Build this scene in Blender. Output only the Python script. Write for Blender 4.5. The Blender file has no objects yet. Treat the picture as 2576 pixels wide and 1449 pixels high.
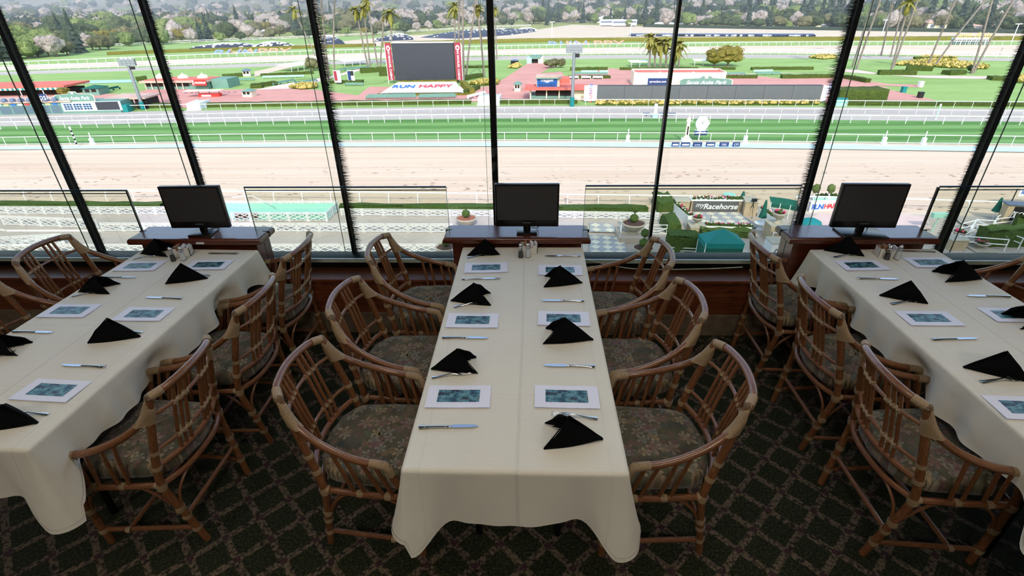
import bpy, bmesh, math, random
from mathutils import Vector, Matrix, Euler, noise as mnoise
random.seed(7)
PI = math.pi
scene = bpy.context.scene
COL = scene.collection

# ------------------------------------------------------------------ camera
CAM_Z = 2.18
F_PX = 1296.0
PITCH, YAW, ROLL = math.radians(29.18), math.radians(2.577), math.radians(-0.94)
_cp, _sp, _c, _s = math.cos(PITCH), math.sin(PITCH), math.cos(YAW), math.sin(YAW)
FWD = Vector((-_s*_cp, _c*_cp, -_sp))
_r = Vector((_c, _s, 0.0))
_u = _r.cross(FWD)
RGT = _r*math.cos(ROLL) + _u*math.sin(ROLL)
UPV = -_r*math.sin(ROLL) + _u*math.cos(ROLL)
CAM = Vector((0, 0, CAM_Z))
cd = bpy.data.cameras.new('camera')
cd.sensor_fit = 'HORIZONTAL'
cd.sensor_width = 36.0
cd.lens = 36.0*F_PX/2576.0
cd.clip_start = 0.05
cd.clip_end = 9000
co = bpy.data.objects.new('camera', cd)
COL.objects.link(co)
m = Matrix.Identity(4)
for i in range(3):
    m[i][0] = RGT[i]; m[i][1] = UPV[i]; m[i][2] = -FWD[i]; m[i][3] = CAM[i]
co.matrix_world = m
scene.camera = co

# where a surveyed direction of the photograph meets a level, a depth or a side plane
def ray(x, y): return RGT*((x-1288)/F_PX) - UPV*((y-724.5)/F_PX) + FWD
def atz(x, y, z):
    d = ray(x, y); return CAM + d*((z-CAM_Z)/d.z)
def aty(x, y, Y):
    d = ray(x, y); return CAM + d*(Y/d.y)
GZ = -16.0
def G(x, y, z=None): return atz(x, y, GZ if z is None else z)

# ------------------------------------------------------------------ light
scene.view_settings.view_transform = 'Standard'
scene.view_settings.look = 'None'
scene.view_settings.gamma = 1.0
scene.view_settings.use_curve_mapping = False
scene.view_settings.exposure = 0.0
try:
    cy = scene.cycles
    cy.use_denoising = True
    cy.use_adaptive_sampling = True; cy.adaptive_threshold = 0.05; cy.adaptive_min_samples = 16
    cy.max_bounces = 6; cy.diffuse_bounces = 3; cy.glossy_bounces = 2
    cy.transmission_bounces = 6; cy.transparent_max_bounces = 12; cy.volume_bounces = 0
    cy.caustics_reflective = False; cy.caustics_refractive = False
    cy.sample_clamp_indirect = 6.0
except Exception:
    pass
SUN_EL, SUN_AZ = math.radians(38), math.radians(-7)
world = bpy.data.worlds.new('sky'); scene.world = world
world.use_nodes = True
wn = world.node_tree
for n in list(wn.nodes): wn.nodes.remove(n)
sky = wn.nodes.new('ShaderNodeTexSky')
sky.sky_type = 'NISHITA'; sky.sun_disc = False
sky.sun_elevation = SUN_EL; sky.sun_rotation = PI - SUN_AZ*0
sky.air_density = 1.0; sky.dust_density = 1.5; sky.ozone_density = 1.0
bg = wn.nodes.new('ShaderNodeBackground'); bg.inputs[1].default_value = 0.46
wo = wn.nodes.new('ShaderNodeOutputWorld')
wn.links.new(sky.outputs[0], bg.inputs[0]); wn.links.new(bg.outputs[0], wo.inputs[0])
sl = bpy.data.lights.new('sun', 'SUN'); sl.energy = 2.9; sl.angle = math.radians(0.55); sl.color = (1.0, 0.955, 0.88)
so = bpy.data.objects.new('sun', sl); COL.objects.link(so)
sd = Vector((math.sin(SUN_AZ)*math.cos(SUN_EL), math.cos(SUN_AZ)*math.cos(SUN_EL), -math.sin(SUN_EL)))
so.rotation_euler = sd.to_track_quat('-Z', 'Y').to_euler()
so.location = (0, -30, 40)

# ------------------------------------------------------------------ helpers
def lin(c):
    def f(u):
        u /= 255.0
        return u/12.92 if u <= 0.04045 else ((u+0.055)/1.055)**2.4
    return (f(c[0]), f(c[1]), f(c[2]), 1.0)

class Mat:
    """small builder for node materials"""
    def __init__(s, name):
        s.m = bpy.data.materials.new(name); s.m.use_nodes = True
        s.t = s.m.node_tree
        for n in list(s.t.nodes): s.t.nodes.remove(n)
        s.out = s.t.nodes.new('ShaderNodeOutputMaterial')
    def n(s, typ, ins=None, out=0, **props):
        nd = s.t.nodes.new('ShaderNode'+typ)
        for k, v in props.items(): setattr(nd, k, v)
        for k, v in (ins or {}).items(): s.set(nd.inputs[k], v)
        return nd.outputs[out] if out is not None else nd
    def set(s, sock, v):
        if isinstance(v, bpy.types.NodeSocket): s.t.links.new(v, sock)
        else: sock.default_value = v
    def math(s, op, a, b=None, c=None, clamp=False):
        nd = s.t.nodes.new('ShaderNodeMath'); nd.operation = op; nd.use_clamp = clamp
        for i, v in enumerate((a, b, c)):
            if v is not None: s.set(nd.inputs[i], v)
        return nd.outputs[0]
    def mix(s, fac, a, b, blend='MIX'):
        nd = s.t.nodes.new('ShaderNodeMix'); nd.data_type = 'RGBA'; nd.blend_type = blend
        s.set(nd.inputs[0], fac); s.set(nd.inputs[6], a); s.set(nd.inputs[7], b)
        return nd.outputs[2]
    def ramp(s, fac, stops, interp='LINEAR'):
        nd = s.t.nodes.new('ShaderNodeValToRGB'); nd.color_ramp.interpolation = interp
        e = nd.color_ramp.elements
        while len(e) < len(stops): e.new(0.5)
        for el, (p, c) in zip(e, stops): el.position = p; el.color = c
        s.set(nd.inputs[0], fac); return nd.outputs[0]
    def coord(s, which='Object'):
        return s.n('TexCoord', out=None).outputs[which]
    def mapping(s, vec, scale=(1, 1, 1), rot=(0, 0, 0), loc=(0, 0, 0)):
        return s.n('Mapping', {'Vector': vec, 'Scale': scale, 'Rotation': rot, 'Location': loc})
    def noise(s, vec, scale, detail=3, rough=0.55, out=0):
        return s.n('TexNoise', {'Vector': vec, 'Scale': scale, 'Detail': detail, 'Roughness': rough}, out=out)
    def bump(s, h, strength=0.3, dist=0.01):
        return s.n('Bump', {'Height': h, 'Strength': strength, 'Distance': dist})
    def bsdf(s, color, rough=0.5, metal=0.0, normal=None, spec=None, coat=0.0, sheen=0.0, trans=0.0, alpha=None, emis=None, emis_s=0.0, sss=0.0):
        nd = s.t.nodes.new('ShaderNodeBsdfPrincipled')
        s.set(nd.inputs['Base Color'], color); s.set(nd.inputs['Roughness'], rough); s.set(nd.inputs['Metallic'], metal)
        if normal is not None: s.set(nd.inputs['Normal'], normal)
        if spec is not None: s.set(nd.inputs['Specular IOR Level'], spec)
        if coat: nd.inputs['Coat Weight'].default_value = coat; nd.inputs['Coat Roughness'].default_value = 0.15
        if sheen: nd.inputs['Sheen Weight'].default_value = sheen
        if emis is not None: s.set(nd.inputs['Emission Color'], emis); nd.inputs['Emission Strength'].default_value = emis_s
        s.t.links.new(nd.outputs[0], s.out.inputs[0])
        return nd
    def done(s): return s.m

def plain(name, rgb, rough=0.6, metal=0.0, var=0.12, scale=6.0, spec=None, coat=0.0):
    """a plain colour with slight uneven wear"""
    M = Mat(name); c = lin(rgb)
    v = M.noise(M.coord(), scale, 4)
    lo = tuple(x*(1-var) for x in c[:3])+(1,); hi = tuple(min(1, x*(1+var)) for x in c[:3])+(1,)
    M.bsdf(M.ramp(v, [(0.3, lo), (0.7, hi)]), rough, metal, spec=spec, coat=coat)
    return M.done()

class MB:
    """collects geometry; build() links it as ONE mesh object"""
    def __init__(s): s.v = []; s.f = []; s.uv = []; s.mi = []
    def add(s, vs, fs, uvs=None, mi=0):
        o = len(s.v); s.v += [tuple(p) for p in vs]
        for i, f in enumerate(fs):
            s.f.append([o+k for k in f]); s.mi.append(mi)
            s.uv.append(uvs[i] if uvs else [(0.0, 0.0)]*len(f))
        return s
    def box(s, x0, x1, y0, y1, z0, z1, mi=0, T=None):
        vs = [Vector(p) for p in ((x0,y0,z0),(x1,y0,z0),(x1,y1,z0),(x0,y1,z0),(x0,y0,z1),(x1,y0,z1),(x1,y1,z1),(x0,y1,z1))]
        if T is not None: vs = [T @ p for p in vs]
        return s.add(vs, [(0,3,2,1),(4,5,6,7),(0,1,5,4),(1,2,6,5),(2,3,7,6),(3,0,4,7)], mi=mi)
    def bar(s, a, b, w, h, mi=0):
        """straight square bar from a to b"""
        a = Vector(a); b = Vector(b); d = (b-a); L = d.length
        if L < 1e-6: return s
        d.normalize(); up = Vector((0,0,1)) if abs(d.z) < 0.95 else Vector((0,1,0))
        x = d.cross(up).normalized(); y = x.cross(d)
        vs = [a + x*sx*w/2 + y*sy*h/2 for sx, sy in ((-1,-1),(1,-1),(1,1),(-1,1))]
        vs += [p + d*L for p in vs]
        return s.add(vs, [(3,2,1,0),(4,5,6,7),(0,1,5,4),(1,2,6,5),(2,3,7,6),(3,0,4,7)], mi=mi)
    def tube(s, pts, r, n=8, cap=True, mi=0, flat=1.0, closed=False):
        pts = [Vector(p) for p in pts]; k = len(pts)
        rs = r if isinstance(r, (list, tuple)) else [r]*k
        vs = []; x = None; L = 0; Ls = []
        for i, p in enumerate(pts):
            if closed: t = pts[(i+1) % k]-pts[i-1]
            else: t = pts[min(i+1, k-1)]-pts[max(i-1, 0)]
            t.normalize()
            if x is None:
                up = Vector((0,0,1)) if abs(t.z) < 0.9 else Vector((0,1,0))
                x = up.cross(t).normalized()
            else:
                x = (x - t*x.dot(t)).normalized()
            y = t.cross(x)
            if i: L += (p-pts[i-1]).length
            Ls.append(L)
            for j in range(n):
                a = 2*PI*j/n
                vs.append(p + x*math.cos(a)*rs[i] + y*math.sin(a)*rs[i]*flat)
        fs = []; uv = []
        for i in range(k if closed else k-1):
            i2 = (i+1) % k
            for j in range(n):
                j2 = (j+1) % n
                fs.append((i*n+j, i*n+j2, i2*n+j2, i2*n+j))
                l2 = Ls[i2] if i2 else Ls[-1]+(pts[0]-pts[-1]).length
                uv.append([(j/n, Ls[i]), ((j+1)/n, Ls[i]), ((j+1)/n, l2), (j/n, l2)])
        if cap and not closed:
            fs.append(tuple(range(n-1, -1, -1))); uv.append([(0,0)]*n)
            fs.append(tuple((k-1)*n+j for j in range(n))); uv.append([(0,0)]*n)
        return s.add(vs, fs, uv, mi)
    def lathe(s, prof, n=16, c=(0,0,0), mi=0, cap=True, sx=1, sy=1):
        c = Vector(c); vs = []
        for r, z in prof:
            for j in range(n):
                a = 2*PI*j/n; vs.append(c + Vector((r*math.cos(a)*sx, r*math.sin(a)*sy, z)))
        fs = []
        for i in range(len(prof)-1):
            for j in range(n):
                j2 = (j+1) % n; fs.append((i*n+j, i*n+j2, (i+1)*n+j2, (i+1)*n+j))
        if cap:
            fs.append(tuple(range(n-1, -1, -1))); k = len(prof)-1
            fs.append(tuple(k*n+j for j in range(n)))
        return s.add(vs, fs, mi=mi)
    def prism(s, poly, z0, z1, mi=0, T=None):
        n = len(poly)
        A = sum(poly[i][0]*poly[(i+1)%n][1]-poly[(i+1)%n][0]*poly[i][1] for i in range(n))
        if A < 0: poly = poly[::-1]
        vs = [Vector((x, y, z0)) for x, y in poly] + [Vector((x, y, z1)) for x, y in poly]
        if T is not None: vs = [T @ p for p in vs]
        fs = [tuple(range(n-1, -1, -1)), tuple(range(n, 2*n))]
        fs += [(i, (i+1) % n, n+(i+1) % n, n+i) for i in range(n)]
        return s.add(vs, fs, mi=mi)
    def grid(s, rows, mi=0, uvs=None, closed=False):
        """rows of points -> quads"""
        k = len(rows[0]); vs = [p for r in rows for p in r]; fs = []; uu = []
        for i in range(len(rows)-1):
            for j in range(k if closed else k-1):
                j2 = (j+1) % k
                fs.append((i*k+j, i*k+j2, (i+1)*k+j2, (i+1)*k+j))
                if uvs: uu.append([uvs[i][j], uvs[i][j2], uvs[i+1][j2], uvs[i+1][j]])
        return s.add(vs, fs, uu or None, mi)
    def mesh(s, name, mats, smooth=40):
        me = bpy.data.meshes.new(name)
        me.from_pydata(s.v, [], s.f)
        uvl = me.uv_layers.new(name='UVMap')
        flat = [c for f in s.uv for q in f for c in q]
        uvl.data.foreach_set('uv', flat)
        for mm in (mats if isinstance(mats, (list, tuple)) else [mats]): me.materials.append(mm)
        me.polygons.foreach_set('material_index', s.mi)
        if smooth:
            me.polygons.foreach_set('use_smooth', [True]*len(s.f))
            me.update()
            if smooth < 180: me.set_sharp_from_angle(angle=math.radians(smooth))
        me.update()
        return me
    def build(s, name, mats, parent=None, smooth=40):
        return link(name, s.mesh(name, mats, smooth), parent)

def link(name, data, parent=None):
    o = bpy.data.objects.new(name, data); COL.objects.link(o)
    if parent is not None: o.parent = parent
    return o
def tag(o, label=None, cat=None, group=None, kind=None):
    if label: o['label'] = label
    if cat: o['category'] = cat
    if group: o['group'] = group
    if kind: o['kind'] = kind
    return o
def thing(name, label, cat, loc=(0,0,0), rz=0.0, group=None, scale=None):
    o = bpy.data.objects.new(name, None); COL.objects.link(o)
    o.empty_display_size = 0.1
    o.location = loc; o.rotation_euler = (0, 0, rz)
    if scale is not None: o.scale = (scale,)*3 if isinstance(scale, (int, float)) else scale
    return tag(o, label, cat, group)
def struct(name, mb, mats, smooth=30, label=None):
    o = mb.build(name, mats, None, smooth); o['kind'] = 'structure'
    if label: o['label'] = label
    return o
KIDS = {}
def dup(root, loc=None, rz=None, label=None, group=None, scale=None):
    """a copy of a thing with copies of its parts and sub-parts"""
    if root.name not in KIDS:
        KIDS[root.name] = [(c, list(c.children)) for c in root.children]
    r = root.copy(); COL.objects.link(r)
    if loc is not None: r.location = loc
    if rz is not None: r.rotation_euler = (0, 0, rz)
    if scale is not None: r.scale = (scale,)*3 if isinstance(scale, (int, float)) else scale
    if label: r['label'] = label
    if group: r['group'] = group
    for ch, subs in KIDS[root.name]:
        c = ch.copy(); COL.objects.link(c); c.parent = r
        for g in subs:
            d = g.copy(); COL.objects.link(d); d.parent = c
    return r
def bevel(mb, w, seg=2):
    """rounded edges for a finished block of boxes"""
    me = bpy.data.meshes.new('t'); me.from_pydata(mb.v, [], mb.f)
    bm = bmesh.new(); bm.from_mesh(me)
    bmesh.ops.remove_doubles(bm, verts=bm.verts, dist=1e-5)
    bmesh.ops.bevel(bm, geom=bm.edges[:], offset=w, segments=seg, profile=0.5, affect='EDGES', clamp_overlap=True)
    bm.verts.index_update()
    out = MB()
    out.add([v.co.copy() for v in bm.verts], [[v.index for v in f.verts] for f in bm.faces])
    bm.free(); bpy.data.meshes.remove(me)
    return out
def spline(pts, n=6):
    """Catmull-Rom through the points"""
    P = [Vector(p) for p in pts]; out = []
    for i in range(len(P)-1):
        a = P[i-1] if i else P[0]*2-P[1]; b = P[i]; c = P[i+1]
        d = P[i+2] if i+2 < len(P) else P[-1]*2-P[-2]
        for k in range(n):
            t = k/n
            out.append(0.5*((2*b)+(c-a)*t+(2*a-5*b+4*c-d)*t*t+(3*b-a-3*c+d)*t**3))
    out.append(P[-1]); return out
def text(name, body, size, mat, parent, loc, rot, extrude=0.005, align='CENTER', shear=0.0, sx=1.0, bold=0.0, space=1.0):
    cu = bpy.data.curves.new(name, 'FONT'); cu.body = body; cu.size = size
    cu.align_x = align; cu.align_y = 'CENTER'; cu.extrude = extrude; cu.shear = shear; cu.offset = bold; cu.space_character = space
    cu.resolution_u = 3
    cu.materials.append(mat)
    tmp = bpy.data.objects.new(name, cu); COL.objects.link(tmp)
    me = bpy.data.meshes.new_from_object(tmp); bpy.data.objects.remove(tmp); bpy.data.curves.remove(cu)
    me.name = name
    o = link(name, me, parent); o.location = loc; o.rotation_euler = rot; o.scale = (sx, 1, 1)
    return o
# ------------------------------------------------------------------ indoor materials
def make_rattan():
    M = Mat('rattan')
    uv = M.coord('UV'); ob = M.coord('Object')
    st = M.noise(M.mapping(uv, (14, 9, 1)), 3.0, 5, 0.7)
    bl = M.noise(ob, 9.0, 3)
    c = M.ramp(st, [(0.28, lin((66, 36, 20))), (0.5, lin((124, 76, 43))), (0.75, lin((176, 130, 86)))])
    c = M.mix(M.math('MULTIPLY', bl, 0.5), c, lin((92, 54, 32)))
    M.bsdf(c, M.math('ADD', M.math('MULTIPLY', st, 0.25), 0.22), normal=M.bump(st, 0.3, 0.0015), coat=0.55)
    return M.done()
def make_wrap():
    M = Mat('cane_wrap')
    uv = M.coord('UV'); ob = M.coord('Object')
    w = M.n('TexWave', {'Vector': M.mapping(uv, (1, 1, 1)), 'Scale': 62.0, 'Distortion': 0.5, 'Detail': 1.0}, out=1, bands_direction='Y')
    nz = M.noise(ob, 60, 3)
    c = M.ramp(w, [(0.0, lin((92, 70, 48))), (0.35, lin((162, 136, 102))), (1.0, lin((188, 162, 126)))])
    c = M.mix(M.math('MULTIPLY', nz, 0.4), c, lin((146, 116, 82)))
    M.bsdf(c, 0.42, normal=M.bump(w, 0.6, 0.0015))
    return M.done()
def make_cushion():
    M = Mat('floral_tapestry')
    ob = M.coord('Object')
    base = M.noise(ob, 11, 4, 0.6)
    c = M.ramp(base, [(0.3, lin((48, 46, 36))), (0.5, lin((84, 78, 60))), (0.7, lin((66, 70, 62)))])
    for sc, off, pet, cols, r0 in ((9.5, 1.3, 4.0, ((106,100,66), (88,92,76)), 0.52), (11.5, 0.0, 6.0, ((164,144,108), (134,100,100)), 0.46), (16.0, 3.7, 5.0, ((118,124,124), (168,148,112)), 0.46), (21.0, 8.1, 7.0, ((112,74,82), (150,124,90)), 0.40)):
        vec = M.n('VectorMath', {0: M.mapping(ob, (sc, sc, sc*0.55), loc=(off, off*1.7, 0)), 1: M.n('VectorMath', {0: M.noise(ob, 20, 2, out=1), 'Scale': 0.25}, operation='SCALE')}, operation='ADD')
        vo = M.n('TexVoronoi', {'Vector': vec, 'Scale': 1.0, 'Randomness': 0.8}, out=None, voronoi_dimensions='2D')
        d = M.n('VectorMath', {0: vec, 1: vo.outputs['Position']}, operation='SUBTRACT')
        xyz = M.n('SeparateXYZ', {0: d}, out=None)
        ang = M.math('ARCTAN2', xyz.outputs[1], xyz.outputs[0])
        rc = M.n('SeparateColor', {0: vo.outputs['Color']}, out=None)
        pt = M.math('ABSOLUTE', M.math('COSINE', M.math('ADD', M.math('MULTIPLY', ang, pet/2), M.math('MULTIPLY', rc.outputs[0], 6.0))))
        rad = M.math('MULTIPLY', M.math('ADD', M.math('MULTIPLY', pt, 0.75), 0.25), r0)
        ins = M.math('SUBTRACT', rad, vo.outputs['Distance'])
        mask = M.ramp(ins, [(0.0, (0,0,0,1)), (0.05, (1,1,1,1))])
        keep = M.math('GREATER_THAN', rc.outputs[1], 0.3)
        shade = M.math('MULTIPLY', vo.outputs['Distance'], 2.4)
        pc = M.mix(rc.outputs[2], lin(cols[0]), lin(cols[1]))
        pc = M.mix(shade, M.mix(0.55, pc, lin((50, 40, 34))), pc)
        c = M.mix(M.math('MULTIPLY', M.math('MULTIPLY', mask, keep), 0.9), c, pc)
    c = M.mix(0.18, c, M.ramp(M.noise(ob, 160, 2), [(0.3, lin((40,36,28))), (0.7, lin((130,116,90)))]))
    M.bsdf(c, 0.85, normal=M.bump(M.noise(ob, 300, 2), 0.25, 0.001), sheen=0.15, spec=0.2)
    return M.done()
def make_carpet():
    M = Mat('lattice_carpet')
    ob = M.coord('Object')
    wob = M.n('VectorMath', {0: M.n('VectorMath', {0: M.noise(ob, 55, 2, out=1), 1: (0.5, 0.5, 0.5)}, operation='SUBTRACT'), 'Scale': 0.016}, operation='SCALE')
    v = M.n('VectorMath', {0: ob, 1: wob}, operation='ADD')
    s = M.n('SeparateXYZ', {0: M.mapping(v, rot=(0, 0, -PI/4))}, out=None)
    p = 0.1521; r2 = math.sqrt(0.5)
    x0, y0 = (1.152+1.918)*r2, (1.918-1.152)*r2
    def line(sock, o):
        t = M.math('DIVIDE', M.math('SUBTRACT', sock, o), p)
        return M.math('MULTIPLY', M.math('ABSOLUTE', M.math('SUBTRACT', M.math('FRACT', M.math('ADD', t, 0.5)), 0.5)), p)
    s2 = M.n('SeparateXYZ', {0: M.mapping(ob, rot=(0, 0, -PI/4))}, out=None)
    # rotating the lookup by -45 degrees: x' along one stripe family, y' along the other
    a = line(s.outputs[0], x0); b = line(s.outputs[1], y0)
    w = 0.0155
    ia = M.math('LESS_THAN', a, w); ib = M.math('LESS_THAN', b, w)
    stripe = M.math('MAXIMUM', ia, ib); node = M.math('MULTIPLY', M.math('LESS_THAN', a, 0.014), M.math('LESS_THAN', b, 0.014))
    leaf = M.n('TexVoronoi', {'Vector': M.mapping(ob, (70, 70, 1)), 'Scale': 1.0}, out=0)
    fine = M.noise(ob, 240, 2); blot = M.noise(ob, 90, 3, 0.7)
    sc = M.ramp(leaf, [(0.25, lin((114, 99, 80))), (0.6, lin((82, 70, 56))), (0.8, lin((36, 32, 26)))])
    bgc = M.ramp(blot, [(0.35, lin((19, 21, 12))), (0.52, lin((35, 39, 22))), (0.62, lin((62, 66, 36)))])
    nc = M.ramp(blot, [(0.35, lin((44, 28, 30))), (0.6, lin((76, 50, 52)))])
    c = M.mix(stripe, bgc, sc); c = M.mix(node, c, nc)
    c = M.mix(M.math('MULTIPLY', fine, 0.35), c, lin((22, 20, 16)))
    M.bsdf(c, 0.95, normal=M.bump(fine, 0.5, 0.003), spec=0.1, sheen=0.1)
    return M.done()
def make_wood(name='mahogany', a=(58, 24, 14), b=(112, 52, 30), rough=0.22, coat=0.5):
    M = Mat(name); ob = M.coord('Object')
    g = M.noise(M.mapping(ob, (1.2, 14, 14)), 4.0, 5, 0.65)
    f = M.noise(M.mapping(ob, (3, 90, 90)), 3.0, 3)
    c = M.ramp(g, [(0.3, lin(a)), (0.7, lin(b))])
    c = M.mix(M.math('MULTIPLY', f, 0.35), c, lin(tuple(int(x*0.7) for x in a)))
    M.bsdf(c, M.math('ADD', M.math('MULTIPLY', f, 0.15), rough), coat=coat, normal=M.bump(f, 0.08, 0.001))
    return M.done()
def make_cloth():
    M = Mat('ivory_linen'); ob = M.coord('Object')
    x = M.n('SeparateXYZ', {0: ob}, out=None)
    def crease(sock, o, w):
        d = M.math('ABSOLUTE', M.math('SUBTRACT', sock, o))
        return M.math('SUBTRACT', 1.0, M.math('MULTIPLY', d, 1.0/w, clamp=True), clamp=True)
    wob = M.math('MULTIPLY', M.math('SUBTRACT', M.noise(ob, 2.0, 2), 0.5), 0.02)
    xs = M.math('ADD', x.outputs[0], wob); ys = M.math('ADD', x.outputs[1], wob)
    h = crease(xs, 0.012, 0.007)
    for o, k in ((-0.33, 0.5), (0.335, 0.5)): h = M.math('MAXIMUM', h, M.math('MULTIPLY', crease(xs, o, 0.006), k))
    for o, k in ((-0.52, 0.35), (-0.05, 0.45), (0.40, 0.4), (0.72, 0.35)): h = M.math('MAXIMUM', h, M.math('MULTIPLY', crease(ys, o, 0.006), k))
    wv = M.noise(M.mapping(ob, (1.5, 5, 2)), 2.2, 4)
    weave = M.noise(ob, 420, 1)
    hh = M.math('ADD', M.math('MULTIPLY', h, 0.5), M.math('ADD', M.math('MULTIPLY', wv, 1.1), M.math('MULTIPLY', weave, 0.06)))
    c = M.mix(M.noise(ob, 3, 3), lin((218, 211, 194)), lin((228, 222, 208)))
    M.bsdf(c, 0.8, normal=M.bump(hh, 0.9, 0.007), spec=0.25, sheen=0.1)
    return M.done()
def make_glass(name, tint, refl=0.06, rough=0.0):
    """clear sheet: lets light straight through with a tint and mirrors a little at a glance"""
    M = Mat(name)
    fr = M.n('LayerWeight', {'Blend': 0.22}, out=0)
    fac = M.math('ADD', M.math('MULTIPLY', fr, 0.5), refl*0.5, clamp=True)
    t = M.n('BsdfTransparent', {'Color': tint}); g = M.n('BsdfGlossy', {'Color': (0.9, 0.95, 1, 1), 'Roughness': rough})
    M.t.links.new(M.n('MixShader', {0: fac, 1: t, 2: g}), M.out.inputs[0])
    return M.done()
def make_picture():
    M = Mat('teal_painting_print'); ob = M.coord('Generated')
    n1 = M.noise(M.mapping(ob, (2.2, 1.3, 1)), 1.5, 5, 0.6)
    n2 = M.noise(M.mapping(ob, (3.5, 2.2, 1), loc=(4, 2, 0)), 1.6, 5, 0.65)
    c = M.ramp(n1, [(0.3, lin((30, 52, 62))), (0.43, lin((44, 96, 108))), (0.54, lin((104, 150, 154))), (0.62, lin((70, 110, 112))), (0.72, lin((124, 96, 66)))])
    c = M.mix(M.ramp(n2, [(0.40, (1,1,1,1)), (0.5, (0,0,0,1))]), c, lin((16, 22, 28)))
    M.bsdf(c, 0.35)
    return M.done()
RATTAN = make_rattan(); WRAP = make_wrap(); CUSHION = make_cushion(); CARPET = make_carpet()
WOOD = make_wood(); WOODP = make_wood('oak_panel', (84, 40, 20), (138, 72, 40), 0.38, 0.15)
CLOTH = make_cloth(); PICTURE = make_picture()
PANE = make_glass('window_glass', (0.955, 0.975, 0.965, 1), 0.03)
GUARD = make_glass('guard_glass', (0.79, 0.82, 0.71, 1), 0.03)
GEDGE = plain('polished_glass_edge', (30, 52, 74), 0.15, 0.0, 0.2, spec=0.8)
GEDGE2 = plain('green_glass_edge', (112, 132, 120), 0.2, 0.0, 0.2)
BLACK = plain('black_frame', (10, 11, 12), 0.45, 0.0, 0.2, spec=0.25)
BROWNB = plain('dark_bronze_frame', (30, 22, 18), 0.4, 0.3, 0.2)
BRUSH = plain('black_brush_pile', (20, 17, 15), 0.9)
ALU = plain('bright_aluminium', (206, 212, 222), 0.28, 0.9, 0.05); SILLW = plain('pale_sill_strip', (226, 232, 242), 0.35, 0.0, 0.03)
STONE = plain('limestone_plinth', (120, 104, 84), 0.7, var=0.25, scale=14)
NAPKIN = plain('black_napkin_cotton', (5, 5, 7), 0.9, var=0.3, scale=200, spec=0.12)
STEEL = plain('cutlery_steel', (205, 205, 205), 0.16, 1.0, 0.06)
PAPER = plain('white_card', (232, 230, 240), 0.6, var=0.02)
PORC = plain('white_porcelain', (226, 222, 214), 0.2, var=0.04)
SALT = plain('salt', (240, 240, 238), 0.7, var=0.05); PEPPER = plain('ground_pepper', (58, 46, 38), 0.9, var=0.6, scale=900)
SHAKER = make_glass('shaker_glass', (0.93, 0.95, 0.95, 1), 0.12)
PLASTIC = plain('black_monitor_plastic', (15, 14, 14), 0.28, var=0.15)
SCREEN = plain('dark_screen', (56, 54, 54), 0.42, var=0.06, spec=0.35)
SUGAR = plain('brown_sugar_packets', (150, 106, 70), 0.7, var=0.3, scale=60)
SUGARW = plain('white_sugar_packets', (224, 222, 226), 0.6, var=0.1, scale=80)
PLASTER = plain('ceiling_plaster', (196, 188, 176), 0.9, var=0.04); WALLP = plain('wall_paint', (150, 132, 108), 0.85, var=0.06)

# ------------------------------------------------------------------ the room
FX0, FX1, FY0 = -7.0, 7.0, -5.0
WY = 3.22                                  # face of the low wall under the windows
struct('floor', MB().add([(FX0, FY0, 0), (FX1, FY0, 0), (FX1, WY+0.02, 0), (FX0, WY+0.02, 0)], [(0, 1, 2, 3)]), CARPET)
struct('wall_back', MB().box(FX0, FX1, FY0-0.2, FY0, -0.2, 3.3), WALLP)
struct('wall_left', MB().box(FX0-0.2, FX0, FY0-0.2, 3.7, -0.2, 3.3), WALLP)
struct('wall_right', MB().box(FX1, FX1+0.2, FY0-0.2, 3.7, -0.2, 3.3), WALLP)
struct('ceiling', MB().box(FX0-0.2, FX1+0.2, FY0-0.2, 3.75, 3.2, 3.4), PLASTER)
struct('wall_front', MB().box(FX0, FX1, WY, 3.52, -0.3, 0.44), WOODP)
struct('baseboard_front', MB().box(FX0, FX1, WY-0.02, WY, 0.0, 0.165).box(FX0, FX1, WY-0.024, WY, 0.150, 0.168), STONE)
struct('trim_1', bevel(MB().box(FX0, FX1, WY-0.022, 3.41, 0.43, 0.455), 0.006), WOODP)
struct('trim_2', MB().box(FX0, FX1, 3.385, 3.50, 0.455, 0.516), BLACK)
struct('trim_3', MB().box(FX0, FX1, 3.364, 3.377, 0.508, 0.537), SILLW)
struct('trim_4', bevel(MB().box(FX0, FX1, 3.377, 3.50, 0.50, 0.536), 0.003), BLACK)
struct('trim_5', MB().box(FX0, FX1, 3.40, 3.62, 3.1, 3.2), BLACK)

# window bays: upright posts with brush seals, and a sheet of glass in each bay
MX = [-3.34, -2.385, -1.352, -0.262, 0.858, 1.897, 2.945]
MW = [0.030, 0.026, 0.022, 0.040, 0.018, 0.028, 0.032]
ALLX = [-4.5, -5.6, -6.7] + MX + [4.05, 5.15, 6.3]
ALLX.sort()
def brush(x, side, L, n, seed):
    rnd = random.Random(seed); mb = MB()
    for i in range(n):
        z = 0.53 + 2.55*(i+rnd.random())/n
        l = L*(0.55+0.6*rnd.random()); y = 3.505 + rnd.random()*0.02
        dz = (rnd.random()-0.62)*0.03; w = 0.0009+0.0008*rnd.random()
        a = Vector((x, y, z)); b = Vector((x+side*l, y+0.012, z+dz))
        mb.add([a+Vector((0,0,-w)), a+Vector((0,0,w)), b+Vector((0,0,0.0004)), a+Vector((0,-w*1.5,0))], [(0,2,1),(0,3,2),(3,1,2)])
    return mb
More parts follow.
